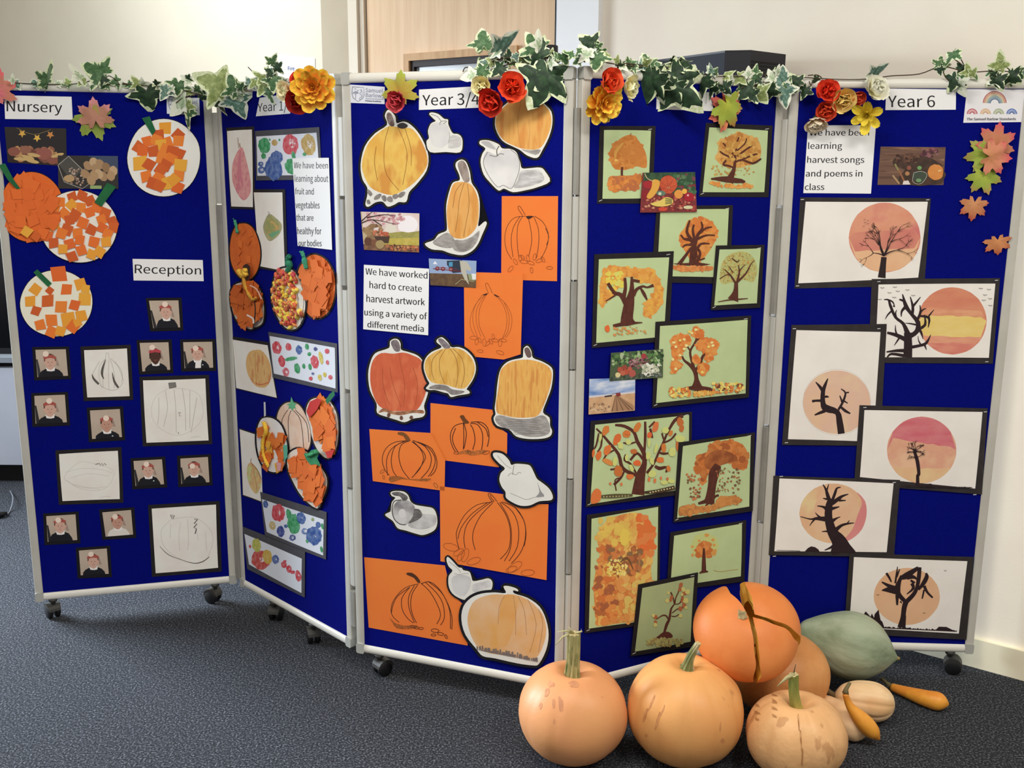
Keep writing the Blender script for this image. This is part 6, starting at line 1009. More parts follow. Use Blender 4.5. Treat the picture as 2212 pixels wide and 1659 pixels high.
# ================= board headed Year 6
N = Zm(1660, 130, 3.386); O_ = Zm(1660, 580, 3.607); Pz = Zm(1640, 980, 3.607)
sign(4, N((862, 208), (1372, 215), (1370, 362), (855, 365)), 'Year 6', N((872, 258), (1218, 258), (1218, 345), (872, 345)), 'white paper sign reading Year 6, left of the rainbow card').done()
it = Item(4, *cen(N((290, 476), (786, 476), (750, 976), (255, 972))), 'sign', 'white text sheet about learning harvest songs and poems', 'sign', None, 0)
it.sheet('paper', N((290, 476), (786, 476), (750, 976), (255, 972)), PAPW)
for t, x0, y0, x1, h_ in (('We have been', 302, 504, 738, 48), ('learning', 292, 600, 540, 64), ('harvest songs', 285, 702, 702, 64), ('and poems in', 275, 803, 688, 62), ('class', 268, 902, 410, 48)): it.text(t, N((x0, y0), (x1, y0), (x1-3, y0+h_), (x0-3, y0+h_)), INK)
it.done()
it = Item(4, *cen(N((1452, 212), (1870, 214), (1852, 452), (1425, 458))), 'rainbow_card', 'white card printed with one large and four small rainbows and a line of lettering', 'card', None, 0)
it.sheet('card', N((1452, 212), (1885, 214), (1868, 452), (1425, 458)), m('#e4e2e6', .75))
def bow(cx_, cy_, r, cols, w_):
    for k, c in enumerate(cols): it.line('rainbow', [zp(N, cx_+(r-k*w_*1.25)*math.cos(t), cy_-(r-k*w_*1.25)*1.05*math.sin(t)) for t in [math.pi*(.02+.96*j/12) for j in range(13)]], w_/3.386, m(c, .8), 1)
bow(1655, 318, 84, ['#b0605a', '#c98a5a', '#c9b088', '#8f9f90', '#6a8a9a', '#4f6a8a'], 8)
for x, cs in ((1490, ['#c0606a', '#d89a9a', '#b8505a']), (1588, ['#d8b088', '#e0c4a0', '#cfa070']), (1684, ['#a8b090', '#c0c8a8', '#98a080']), (1780, ['#5a78b8', '#8aa0d0', '#4a68a8'])): bow(x, 395, 36, cs, 8)
it.text('The Samuel Barlow Standards', N((1452, 420), (1810, 420), (1810, 438), (1450, 440)), m('#4a4a50', .8)); it.done()
it = photo(4, N((820, 632), (1296, 637), (1280, 913), (797, 912)), 'harvest_photo', 'photograph of an orange pumpkin, jar and pine cones on wooden planks', 0, '#6a4c3c')
for k in range(6): it.line('picture', it.U([(.01, .06+k*.15), (.4, .05+k*.15), (.99, .03+k*.15)]), 5.5, m(['#8f6a50', '#7d5a46', '#96725a', '#6a4c3c', '#85624c', '#5a4034'][k], .5, '#5c4034', 60, stretch=(.3, 1, 4)), 0)
it.fill('picture', it.U(smooth([(.25, .25), (.6, .2), (.95, .45), (.98, .97), (.3, .97), (.4, .6), (.22, .5)], 2)), m('#4a3428', .5, '#3a2a22', 50))
clipq(it, (.25, .2, .6, .42), 50, .012, .03, ['#5a3a2c', '#3c241c', '#6a4a38'], 91); clipq(it, (.62, .05, .88, .25), 36, .015, .03, ['#6a3440', '#4a2830', '#8a5a60'], 92); ub(it, 'picture', .87, .66, .12, .12, m('#c87a30', .4, '#d4883c', 20), n=22); ub(it, 'picture', .93, .62, .03, .012, m('#d8b878', .5), -20)
ub(it, 'picture', .63, .78, .11, .085, m('#3f4a3c', .3)); it.line('picture', it.U([(.54, .68), (.53, .9), (.62, .98), (.7, .9), (.74, .72), (.65, .64), (.54, .68)]), .8, m('#b8c4b4', .3)); ub(it, 'picture', .62, .55, .035, .03, m('#6a9a5a', .5)); ub(it, 'picture', .62, .88, .04, .03, m('#6a9060', .5)); ub(it, 'picture', .46, .55, .035, .033, m('#8a5040', .5)); ub(it, 'picture', .44, .7, .035, .033, m('#a8784c', .5))
it.line('picture', it.U([(.22, .75), (.33, .97)]), 4, m('#a88860', .5), 0); it.line('picture', it.U([(.3, .6), (.42, .95)]), 3.5, m('#96603c', .5), 0); it.line('picture', it.U([(.24, .45), (.3, .62)]), 4, m('#8a8050', .5), 0); it.fill('picture', it.U([(.39, .9), (.46, .88), (.5, .99), (.38, .99)]), m('#d8cfc8', .5)); it.done()
WPAP = m('#ebe6df', .8, '#e5dfd7', 8); SIL = m('#2a1a1e', .6)
def sunset(q, mq, label, lay):
    it = mounted(4, q, 'sunset_picture', label, 'painting', 'black tree silhouettes over watercolour suns', lay, 10, WPAP, m('#2c2727', .75, '#332e2d', 25), mq); return it
def sil(it, zf, L): 
    for l in L: it.line('silhouette', [zp(zf, p[0], p[1]) for p in l], [p[2] for p in l], SIL)
def bird(it, x, y, r=3.4): it.line('bird', [(x-r, y-.8*r*.5), (x-r*.4, y-r*.45), (x, y+r*.1), (x+r*.4, y-r*.45), (x+r, y-.3*r)], .8, SIL, 1)
def ground(it, a, b_, n, h0, h1, seed, zf):
    r = random.Random(seed); (x0, y0), (x1, y1) = zp(zf, *a), zp(zf, *b_); top = []
    for k in range(n+1): t = k/n; top.append((x0+(x1-x0)*t, y0+(y1-y0)*t-r.uniform(h0, h1)))
    it.fill('silhouette', top+[(x1, y1+.8), (x0, y0+.8)], SIL)
def disc(it, zf, cx_, cy_, rx, ry, mat, name='sun'): u, v = zp(zf, cx_, cy_); it.fill(name, blob(u, v, rx/zf.s, ry/zf.s, 44, .006), mat); return u, v, rx/zf.s, ry/zf.s
def band(it, d, t0, t1, mat, tilt=0, seed=1):
    """a wash of colour across the sun between two heights (-1 top .. 1 bottom)"""
    u, v, rx, ry = d; top = []; bot = []; r = random.Random(seed)
    for lst, t in ((top, t0), (bot, t1)):
        for k in range(13):
            x = -1+2*k/12
            tt = t+tilt*x+(r.uniform(-.02, .02)); lim = math.sqrt(max(0, .995-x*x)); tt = max(-lim, min(lim, tt)); lst.append((u+rx*x*.995, v+ry*tt*.995))
    it.fill('sun', top+bot[::-1], mat)
PNK, PCH, YLW = '#cf6e6a', '#dca070', '#e4cc78'
it = sunset(N((272, 1035), (1166, 1035), (1095, 1590), (218, 1632)), N((232, 1003), (1188, 1010), (1140, 1650), (190, 1670)), 'sunset picture with a finely twigged tree over a red-orange sun, topmost of its column', 0)
d = disc(it, N, 850, 1297, 262, 255, m('#d48868', .8, '#cb706a', 10, c3='#da9678', lo=.3, hi=.7)); band(it, d, .35, 1, m('#dfac82', .8, '#e2b48a', 14), -.05); band(it, d, -.2, .35, m('#d28c72', .8, '#cc776a', 12, lo=.3, hi=.7), -.05)
sil(it, N, [[(828, 1592, 17), (838, 1500, 13), (845, 1440, 12)]])
r = random.Random(5)
def twig(x, y, a, l, w_, dep, zf=N, it_=None):
    pts = [(x, y, w_)]
    for k in range(3): a += r.uniform(-.25, .25); x += l/3*math.cos(a); y -= l/3*math.sin(a); pts.append((x, y, max(.45, w_*(1-.2*(k+1)))))
    sil(it_, zf, [pts])
    if dep > 0:
        for q in range(2 if dep > 1 else 3): twig(x, y, a+r.uniform(-.75, .75), l*r.uniform(.55, .85), w_*.6, dep-1, zf, it_)
for a, l in ((2.7, 80), (2.3, 90), (1.9, 80), (1.6, 85), (1.15, 100), (.8, 110), (.5, 110)): twig(845, 1430, a, l, 3.2, 3, N, it)
for x, y in ((703, 1167), (727, 1175), (708, 1190), (728, 1198), (698, 1215)): bird(it, *zp(N, x, y), 2.2)
it.line('silhouette', N([(600, 1629), (680, 1631), (740, 1628)]), 1, SIL, 0); staples(it, N((248, 1020), (1165, 1022), (212, 1652))); it.done()
it = sunset(O_((858, 125), (1768, 118), (1717, 696), (830, 692)), O_((805, 82), (1805, 75), (1748, 742), (778, 735)), 'sunset picture with a heavy spiky tree left of a striped red and yellow sun', 1)
d = disc(it, O_, 1432, 408, 268, 262, m('#d48a68', .8, '#cf7c60', 10, stretch=(1, 1, 4)))
band(it, d, -.35, -.05, m('#dc9c74', .8, '#d48a68', 14, stretch=(1, 1, 4)), .05, 2); band(it, d, -.14, .52, m('#e2c878', .8, '#e0c26a', 14, stretch=(1, 1, 3)), .03, 3); band(it, d, .47, .7, m('#dc9c7a', .8, '#d88c70', 14, stretch=(1, 1, 4)), .02, 4); band(it, d, .66, 1, m('#cf7466', .8, '#d88a74', 14, stretch=(1, 1, 4)), .02, 5)
sil(it, O_, [[(1085, 692, 19), (1088, 600, 18), (1085, 500, 16)], [(1085, 510, 12), (1050, 430, 7), (990, 380, 6), (950, 290, 6), (935, 245, 4), (900, 243, 2)], [(1100, 530, 10), (1155, 490, 10), (1165, 420, 10), (1110, 350, 7), (1070, 290, 9), (1045, 200, 2)], [(1080, 290, 8), (1040, 330, 5), (1035, 375, 2)], [(1120, 360, 6), (1125, 300, 6), (1105, 220, 2)], [(1130, 290, 5), (1155, 260, 4), (1185, 222, 1.5)], [(1160, 400, 6), (1185, 340, 5), (1180, 285, 1.5)], [(1180, 370, 4), (1250, 385, 6), (1245, 460, 1.5)], [(1240, 385, 4), (1265, 350, 3), (1290, 322, 1)], [(1150, 480, 6), (1220, 440, 6), (1215, 360, 2)], [(1165, 460, 8), (1190, 500, 5), (1205, 550, 1)], [(1160, 440, 4), (1110, 430, 3), (1065, 425, 1)], [(1080, 560, 10), (1000, 520, 8), (925, 500, 5)], [(1000, 515, 4), (990, 480, 3), (990, 440, 1)], [(1020, 540, 4), (1000, 570, 3), (980, 600, 1)], [(1100, 615, 7), (1180, 600, 6), (1230, 580, 6), (1265, 515, 1)], [(1190, 600, 4), (1170, 560, 2), (1165, 525, 1)], [(1215, 590, 5), (1232, 635, 1)], [(1075, 640, 8), (1000, 640, 6), (920, 650, 3)], [(1060, 680, 7), (960, 665, 5), (925, 692, 3)], [(1000, 395, 4), (990, 350, 3), (1000, 322, 1)], [(960, 330, 4), (930, 360, 3), (910, 395, 1)], [(970, 290, 3), (985, 300, 1)], [(940, 245, 3), (970, 262, 3), (985, 300, 1)], [(1180, 350, 3), (1205, 320, 3), (1230, 312, 1)], [(1020, 240, 3), (1050, 250, 5)]])
for x, y in ((888, 156), (985, 150), (943, 194), (1008, 182), (1083, 172), (1128, 215), (980, 230), (868, 245), (1655, 160), (1718, 168), (1688, 211), (1678, 252), (1728, 240), (1730, 293)): bird(it, *zp(O_, x, y), 4.4)
staples(it, O_((860, 103), (1777, 93), (1702, 727))); it.done()
it = sunset(O_((218, 480), (873, 495), (815, 1350), (152, 1330)), O_((180, 440), (922, 432), (870, 1382), (105, 1375)), 'portrait sunset picture with a bare forked black branch over a pale peach sun', 2)
d = disc(it, O_, 532, 1042, 262, 248, m('#e2c89c', .8, '#dfb894', 8, c3='#dcb49c', lo=.3, hi=.7)); it.line('sun', [(d[0]+d[2]*1.01*math.cos(t), d[1]+d[3]*1.04*math.sin(t)) for t in [k*math.pi/16 for k in range(33)]], .5, m('#b8ab9c', .8), 0)
sil(it, O_, [[(568, 1288, 15), (555, 1200, 14), (535, 1120, 12), (450, 1090, 16), (425, 1050, 11), (425, 960, 9), (445, 900, 6), (463, 857, 2)], [(420, 950, 7), (400, 920, 6), (368, 885, 2)], [(415, 1030, 6), (370, 1030, 5), (340, 1035, 6)], [(440, 1110, 7), (400, 1125, 6), (360, 1142, 3)], [(545, 1100, 5), (580, 1040, 5), (600, 970, 4), (565, 938, 2)], [(595, 970, 3), (627, 965, 3)], [(575, 1040, 5), (555, 990, 2)], [(585, 1030, 4), (618, 1050, 2)], [(565, 1080, 5), (600, 1110, 6), (638, 1130, 3)], [(435, 1000, 4), (455, 998, 5), (472, 1002, 1)]])
staples(it, O_((202, 470), (860, 470), (140, 1358))); it.done()
it = sunset([zp(O_, 748, 1103), zp(O_, 1668, 1118), zp(Pz, 1683, 272), zp(Pz, 785, 182)], [zp(O_, 710, 1065), zp(O_, 1708, 1090), zp(Pz, 1735, 318), zp(Pz, 740, 240)], 'sunset picture with a small twiggy tree on a thin trunk over a pink-topped sun', 3)
u0, v0 = 1991, 972; it.fill('sun', blob(u0, v0, 75, 72, 44, .006), m('#dca684', .8, '#e0b490', 10, c3='#d89c80')); d = (u0, v0, 75, 72); band(it, d, -1, -.22, m('#cc6470', .8, '#d27a7e', 12, stretch=(1, 1, 3)), .16, 7); band(it, d, .55, 1, m('#e0c08c', .8, '#dcb084', 12), .02, 8)
it.line('silhouette', [zp(O_, 1135, 1420), zp(O_, 1160, 1500), zp(O_, 1172, 1600), zp(Pz, 1235, 170), zp(Pz, 1235, 245)], [6, 8, 7, 7, 8], SIL)
r = random.Random(9)
for a, l in ((3.3, 55), (2.8, 62), (2.3, 60), (1.9, 60), (1.55, 62), (1.2, 62), (.85, 66), (.4, 60), (-.1, 55), (3.7, 50)): twig(1145, 1425, a, l*.62, 2.2, 2, O_, it)
for a, l in ((3.4, 50), (.2, 50), (2.9, 40)): twig(1150, 1470, a, l*.62, 2, 2, O_, it)
ground(it, (1100, 250), (1660, 265), 60, .3, 2.2, 4, Pz); it.fill('silhouette', Pz([(1300, 250), (1315, 235), (1340, 233), (1355, 250)]), SIL); staples(it, [zp(O_, 752, 1084), zp(O_, 1690, 1118), zp(Pz, 1680, 320)]); it.done()
it = sunset(Pz((158, 193), (1047, 232), (993, 768), (118, 760)), Pz((112, 172), (1098, 205), (1050, 805), (75, 790)), 'sunset picture with a thick leaning black tree over a yellow and pink sun, left side', 4)
d = disc(it, Pz, 575, 465, 262, 232, m('#dfc490', .8, '#deb68c', 10, c3='#dbac84')); it.fill('sun', blob(d[0]+d[2]*.12, d[1]+4, d[2]*.72, d[3]*.9, 30, .02), m('#dcae8a', .8, '#dfb892', 14)); it.fill('sun', Pz(smooth([(760, 300), (800, 380), (770, 470), (720, 600), (640, 690), (720, 665), (800, 590), (836, 480), (825, 370)], 3)), m('#d88a84', .8, '#d4807e', 18))
sil(it, Pz, [[(650, 770, 46), (620, 680, 32), (570, 610, 22), (540, 500, 17), (545, 400, 15), (560, 350, 8)], [(560, 400, 8), (535, 330, 8), (520, 280, 5), (497, 240, 2)], [(525, 290, 4), (542, 237, 1.5)], [(560, 390, 6), (590, 310, 6), (605, 270, 4), (635, 262, 2)], [(565, 390, 9), (620, 350, 8), (650, 330, 5), (695, 315, 2)], [(620, 365, 5), (675, 365, 2)], [(540, 440, 12), (500, 415, 5), (452, 407, 2)], [(560, 430, 8), (625, 413, 2)], [(530, 510, 12), (450, 505, 7), (400, 510, 3), (322, 490, 1.6)], [(480, 500, 5), (455, 480, 3), (437, 458, 1)], [(440, 505, 4), (415, 530, 3), (393, 562, 1)], [(560, 530, 10), (600, 505, 4), (632, 492, 1.5)], [(590, 600, 10), (640, 560, 6), (690, 545, 4), (740, 540, 1.5)], [(680, 550, 3), (703, 520, 1.5)], [(560, 620, 8), (530, 605, 4), (488, 607, 1.5)], [(600, 700, 10), (560, 730, 5), (510, 752, 2)], [(497, 347, 1.5), (530, 355, 5)]])
it.fill('silhouette', Pz([(355, 762), (380, 735), (405, 722), (435, 728), (460, 745), (472, 765)]), SIL); it.fill('silhouette', Pz([(555, 770), (575, 700), (600, 650), (660, 650), (700, 700), (750, 760), (750, 772)]), SIL); it.line('silhouette', Pz([(135, 752), (300, 757), (320, 758)]), 1, SIL, 0); staples(it, Pz((172, 178), (1052, 225), (118, 800))); it.done()
it = sunset(Pz((738, 806), (1622, 838), (1555, 1402), (700, 1350)), Pz((705, 775), (1672, 805), (1615, 1450), (660, 1400)), 'sunset picture with a jagged tree, black pines and small birds, lowest of its column', 5)
d = disc(it, Pz, 1150, 1112, 257, 222, m('#dcaa80', .8, '#e0b28a', 9))
sil(it, Pz, [[(1105, 1355, 16), (1120, 1280, 11), (1130, 1200, 11), (1145, 1150, 12)], [(1140, 1160, 10), (1200, 1100, 9), (1230, 1040, 8), (1245, 950, 9), (1250, 885, 8)], [(1130, 1145, 9), (1090, 1100, 10), (1075, 1060, 14), (1090, 1000, 9), (1110, 950, 6)], [(1075, 1070, 16), (1010, 1060, 12), (955, 1065, 2)], [(1070, 1060, 14), (1010, 1030, 8), (955, 1000, 3)], [(1060, 1010, 4), (1070, 940, 4), (1078, 880, 1.5)], [(1030, 1000, 3), (1010, 960, 5), (990, 930, 5)], [(1100, 970, 8), (1150, 950, 14), (1200, 915, 10), (1240, 890, 8)], [(1150, 965, 10), (1200, 960, 8), (1230, 980, 3)], [(1190, 1010, 8), (1200, 1050, 6), (1150, 1095, 2)], [(1240, 1060, 5), (1280, 1010, 9), (1305, 960, 9), (1300, 930, 4)], [(1285, 1030, 7), (1310, 1080, 5), (1352, 1122, 4)], [(1285, 1060, 4), (1270, 1130, 3)], [(1075, 1100, 8), (1075, 1180, 4)], [(1100, 1150, 4), (1110, 1165, 2)], [(1070, 960, 5), (1095, 900, 2)], [(1210, 1010, 7), (1180, 985, 4)]])
it.fill('silhouette', Pz([(1085, 1355), (1100, 1280), (1145, 1260), (1140, 1355)]), SIL)
it.fill('silhouette', Pz([(975, 1352), (960, 1310), (945, 1295), (930, 1215), (900, 1250), (895, 1280), (878, 1245), (868, 1270), (830, 1228), (808, 1262), (850, 1310), (880, 1345)]), SIL); ground(it, (850, 1352), (1540, 1385), 90, .3, 4, 6, Pz); it.fill('silhouette', Pz([(1370, 1378), (1400, 1348), (1460, 1350), (1510, 1375), (1530, 1386)]), SIL)
for x, y in ((1450, 915), (925, 1103), (1285, 1245)): bird(it, *zp(Pz, x, y), 3)
it.done()
from mathutils.bvhtree import BVHTree
# ------------------------------------------------------------------ leaves, flowers and ivy along the tops of the boards
def leaf_mesh(name, out, mats, inner=.74, cup=.18, curl=.12, seed=1, c0=(0, .12), jag=.06):
    """leaf with a coloured heart and a pale rim; outline unit-size, stalk at the origin, tip up"""
    r = random.Random(seed); n = len(out); V = []; F = []; MI = []
    def z(x, y): return -cup*abs(x)**1.3 - curl*max(0, y)**2 + .05*math.sin(7*x+3*y+seed)
    def P(k, s): x = c0[0]+(out[k][0]-c0[0])*s; y = c0[1]+(out[k][1]-c0[1])*s; return (x, y, z(x, y))
    V.append((c0[0], c0[1], z(*c0)+.03))
    for k in range(n): V.append(P(k, inner*.5*(1+r.uniform(-.05, .05))))
    for k in range(n): V.append(P(k, inner*(1+r.uniform(-jag, jag)*2.2)))
    for k in range(n): V.append(P(k, 1))
    for k in range(n):
        j = (k+1) % n; F += [(0, 1+k, 1+j), (1+k, 1+n+k, 1+n+j, 1+j), (1+n+k, 1+2*n+k, 1+2*n+j, 1+n+j)]; MI += [0, 0, 1]
    for y1 in (.95, ): pass
    me = bpy.data.meshes.new(name); me.from_pydata(V, [], F)
    for x in mats: me.materials.append(x)
    me.polygons.foreach_set('material_index', MI); me.polygons.foreach_set('use_smooth', [True]*len(F)); me.update(); return me
half = [(0, -.02), (.10, -.2), (.28, -.3), (.42, -.16), (.42, -.02), (.58, .02), (.86, .16), (.74, .28), (.5, .38), (.36, .46), (.34, .62), (.2, .86), (0, 1.12)]
IVY = half+[(-x, y) for x, y in half[-2:0:-1]]
IVY = smooth(IVY, 2)
CRM = m('#dfe6c6', .55, '#c3d09c', 14); CRM2 = m('#eef0e0', .5, '#d8e0c4', 10)
LT = {'d': leaf_mesh('ivy_leaf', IVY, [m('#1f3324', .5, '#2c4a2c', 5, c3='#263c26'), CRM], .88, seed=1, jag=.1),
      'm': leaf_mesh('ivy_leaf', IVY, [m('#3a5c38', .5, '#5a7a50', 5, c3='#456a40'), CRM], .82, seed=2, jag=.12),
      'p': leaf_mesh('ivy_leaf', IVY, [m('#74864a', .5, '#a2b070', 5, c3='#8a9a58'), CRM], .82, seed=3),
      'w': leaf_mesh('ivy_leaf', IVY, [m('#8fa882', .5, '#c6d2b4', 4), CRM2], .55, seed=4, jag=.1),
      'b': leaf_mesh('ivy_leaf', IVY, [m('#4a6c5c', .5, '#7f9c90', 5, c3='#5c8070'), CRM2], .78, seed=5, jag=.09)}
def frame_at(i, u0, v0, u1, v1, y, roll=0, pitch=0, flat=True):
    a = bl(i, u0, v0, y)
    if flat: b_ = bl(i, u1, v1, y); n = Vector((0, -1, 0))
    else:    # a leaf that hangs free turns its face towards the room
        n = BI[i].to_3x3() @ (CAM-BM[i] @ a); n.z = 0; n.normalize(); o_ = BI[i] @ CAM; dd = BI[i].to_3x3() @ ray(u1, v1); b_ = o_+dd*((a-o_).dot(n)/dd.dot(n))
    d = b_-a; L = d.length; d.normalize(); s = d.cross(n); M3 = Matrix((s, d, n)).transposed()
    M3 = M3 @ Matrix.Rotation(math.radians(roll), 3, 'Y') @ Matrix.Rotation(math.radians(pitch), 3, 'X')
    return a, M3, L
def garland(i, stems, leaves, label, origin):
    o = bl(i, *origin, -.012); root = empty('ivy_garland', BM[i] @ Matrix.Translation(o)); tag(root, label, 'garland', 'artificial ivy along the board tops')
    r = random.Random(i+40)
    for st in stems:
        b_ = MB(); pts = [bl(i, p[0], p[1], (p[2] if len(p) > 2 else -.008))-o for p in st]
        pts = [Vector(p) for p in smooth([tuple(p) for p in pts], 4, False)]; b_.tube(pts, .0016, m('#4a3c2c', .7), 6); b_.build('stem', root)
    extra = []
    for st in stems[:1] if i == 4 else stems:
        for p, q in zip(st, st[1:]):
            n_ = int(abs(q[0]-p[0])/(30 if i in (0, 4) else 17)); n_ = 0 if i == 4 and 1760 < p[0] < 2000 else n_
            for k in range(n_):
                t = (k+r.random())/max(1, n_); x, y_ = p[0]+(q[0]-p[0])*t, p[1]+(q[1]-p[1])*t; a_ = r.choice([-1, 1])*r.uniform(.5, 2.4); l_ = r.uniform(18, 32)
                extra.append((x, y_, x+l_*math.sin(a_), y_+l_*math.cos(a_)*.8, r.choice('dmmpwb'), r.uniform(-55, 55), r.uniform(.8, 1.1), -.006))
    for lf in leaves+extra:
        u0, v0, u1, v1, t = lf[:5]; roll = lf[5] if len(lf) > 5 else r.uniform(-20, 20); wd = lf[6] if len(lf) > 6 else 1.0
        y = lf[7] if len(lf) > 7 else -.016-r.uniform(0, .012)
        if i == 1: y -= .022
        a, M3, L = frame_at(i, u0, v0, u1, v1, y, roll, r.uniform(-14, 14), False)
        ob = bpy.data.objects.new('leaf', LT[t]); COL.objects.link(ob); ob.parent = root
        L /= 1.1; ob.matrix_local = Matrix.Translation(a-o) @ M3.to_4x4() @ Matrix.Diagonal((L*wd, L, L, 1))
garland(0, [[(20, 178), (98, 182), (175, 180), (229, 163), (260, 178), (300, 184), (345, 188), (400, 196), (455, 212)], [(225, 182), (290, 182)], [(400, 215), (420, 205), (450, 208), (470, 218)], [(380, 222), (395, 212), (410, 210)]],
 [(98, 183, 132, 138, 'm', 62), (100, 186, 88, 192, 'd', 40), (148, 180, 140, 166, 'p', 20), (178, 172, 153, 133, 'w', 62), (182, 178, 158, 160, 'p', 50), (224, 160, 172, 130, 'm', 15, 1.1), (222, 165, 214, 190, 'd', 30), (205, 180, 188, 160, 'w', 60), (28, 178, 25, 158, 'w', 60),
  (300, 185, 282, 163, 'p', 30), (316, 196, 326, 246, 'd', 0, 1.2), (362, 190, 346, 218, 'b', 20), (385, 178, 378, 212, 'm', 10, 1.1), (402, 168, 418, 178, 'd', 40), (398, 214, 360, 246, 'w', 25), (404, 222, 396, 256, 'p', 50), (405, 236, 404, 280, 'm', 62), (334, 180, 350, 178, 'd', 50), (412, 176, 390, 160, 'w', 35), (422, 190, 440, 208, 'm', 55), (372, 188, 355, 200, 'w', 50)],
 'ivy garland with cream-edged leaves trailing over the top of the Nursery board', (250, 180))
garland(1, [[(474, 200), (500, 196), (560, 174), (590, 165), (628, 180), (640, 190)], [(524, 190), (510, 205)], [(536, 145), (552, 162), (560, 172)], [(585, 168), (590, 150), (594, 138)]],
 [(482, 192, 415, 160, 'p', 10, 1.0), (470, 192, 462, 220, 'p', 25, 1.1), (512, 200, 490, 157, 'm', 0, 1.0), (515, 190, 532, 178, 'm', 30), (505, 208, 526, 262, 'b', 20, 1.05), (510, 210, 545, 212, 'w', 40), (468, 216, 490, 250, 'd', 62), (585, 138, 599, 115, 'm', 40), (588, 160, 570, 145, 'd', 25, 1.1), (596, 142, 614, 160, 'd', 35), (586, 165, 592, 202, 'm', 20), (572, 174, 545, 152, 'p', 50), (572, 184, 554, 208, 'p', 30), (576, 195, 584, 230, 'm', 55), (582, 150, 578, 178, 'b', 50)],
 'ivy garland on the Year 1/2 board beside the yellow dahlia', (560, 175))
garland(2, [[(1235, 122, .0), (1195, 124), (1150, 128), (1112, 124), (1085, 127), (1050, 142), (1030, 155)], [(1000, 155), (1005, 146), (1016, 148), (1020, 160)], [(1120, 131), (1095, 140), (1075, 147)], [(1050, 140), (1075, 128), (1092, 122)], [(1085, 127), (1072, 120)], [(1215, 128), (1195, 145), (1185, 155)], [(1140, 95), (1150, 108), (1165, 122)]],
 [(1045, 100, 1040, 55, 'm', 0, 1.15), (1042, 98, 1032, 117, 'p', 10), (1072, 114, 1130, 74, 'b', 64), (1078, 112, 1055, 120, 'w', 55), (1160, 110, 1138, 66, 'm', 20, 1.1), (1165, 104, 1160, 62, 'w', 55), (1172, 124, 1120, 108, 'd', 0, 1.1), (1152, 120, 1150, 148, 'd', 20), (1112, 118, 1118, 136, 'b', 20), (1182, 160, 1141, 236, 'd', 0, 1.1), (1186, 156, 1238, 150, 'd', 10, .9), (1184, 160, 1222, 222, 'd', -10, .8), (1190, 130, 1178, 158, 'w', 50), (1048, 150, 1006, 162, 'm', 20), (1026, 162, 994, 172, 'w', 20), (1085, 144, 1054, 162, 'd', 30), (1080, 150, 1072, 166, 'w', 40), (1214, 118, 1226, 144, 'm', 15), (1206, 124, 1198, 108, 'm', 30), (1238, 118, 1215, 112, 'm', 50)],
 'thick ivy garland rising above the right half of the Year 3/4 board', (1110, 125))
garland(3, [[(1246, 126, .0), (1262, 128), (1290, 132), (1340, 140), (1400, 146), (1450, 152), (1500, 158), (1560, 165), (1620, 164), (1680, 160), (1725, 168)], [(1248, 132), (1270, 120), (1283, 112), (1275, 98)], [(1345, 136), (1380, 140), (1420, 144), (1480, 150)], [(1600, 190), (1640, 182), (1660, 170)]],
 [(1282, 100, 1249, 76, 'd', 15, 1.15), (1290, 104, 1304, 92, 'm', 30), (1290, 118, 1286, 156, 'm', 10, 1.25), (1295, 115, 1312, 104, 'm', 40), (1252, 106, 1238, 122, 'm', 55), (1272, 122, 1250, 96, 'w', 15), (1312, 124, 1306, 100, 'p', 50), (1332, 134, 1338, 116, 'p', 50), (1404, 142, 1388, 113, 'm', 20), (1392, 138, 1412, 130, 'p', 40), (1484, 136, 1432, 142, 'd', 58), (1452, 134, 1478, 130, 'd', 60),
  (1408, 158, 1379, 238, 'd', 0, .95), (1410, 160, 1402, 140, 'd', 10), (1408, 165, 1422, 232, 'd', 35, .8), (1449, 180, 1520, 243, 'd', 0, .85), (1450, 182, 1416, 195, 'd', 0, 1.1), (1450, 178, 1445, 148, 'd', 10), (1452, 176, 1524, 168, 'd', 15, .9), (1446, 185, 1466, 236, 'd', 20), (1522, 168, 1505, 216, 'd', 50), (1540, 160, 1538, 133, 'b', 55), (1540, 182, 1520, 215, 'd', 55), (1562, 184, 1578, 210, 'd', 10), (1555, 186, 1543, 205, 'd', 20), (1578, 170, 1586, 158, 'w', 40), (1617, 164, 1616, 142, 'w', 30), (1630, 172, 1652, 158, 'm', 30), (1640, 168, 1622, 182, 'd', 20),
  (1625, 190, 1588, 214, 'd', 10, 1.1), (1622, 198, 1630, 225, 'd', 20), (1636, 196, 1658, 226, 'p', 10, 1.1), (1660, 196, 1690, 205, 'd', 30), (1670, 172, 1660, 148, 'w', 35), (1680, 158, 1684, 138, 'w', 50)],
 'dense ivy garland with the biggest dark leaves, over the tree painting board', (1500, 158))
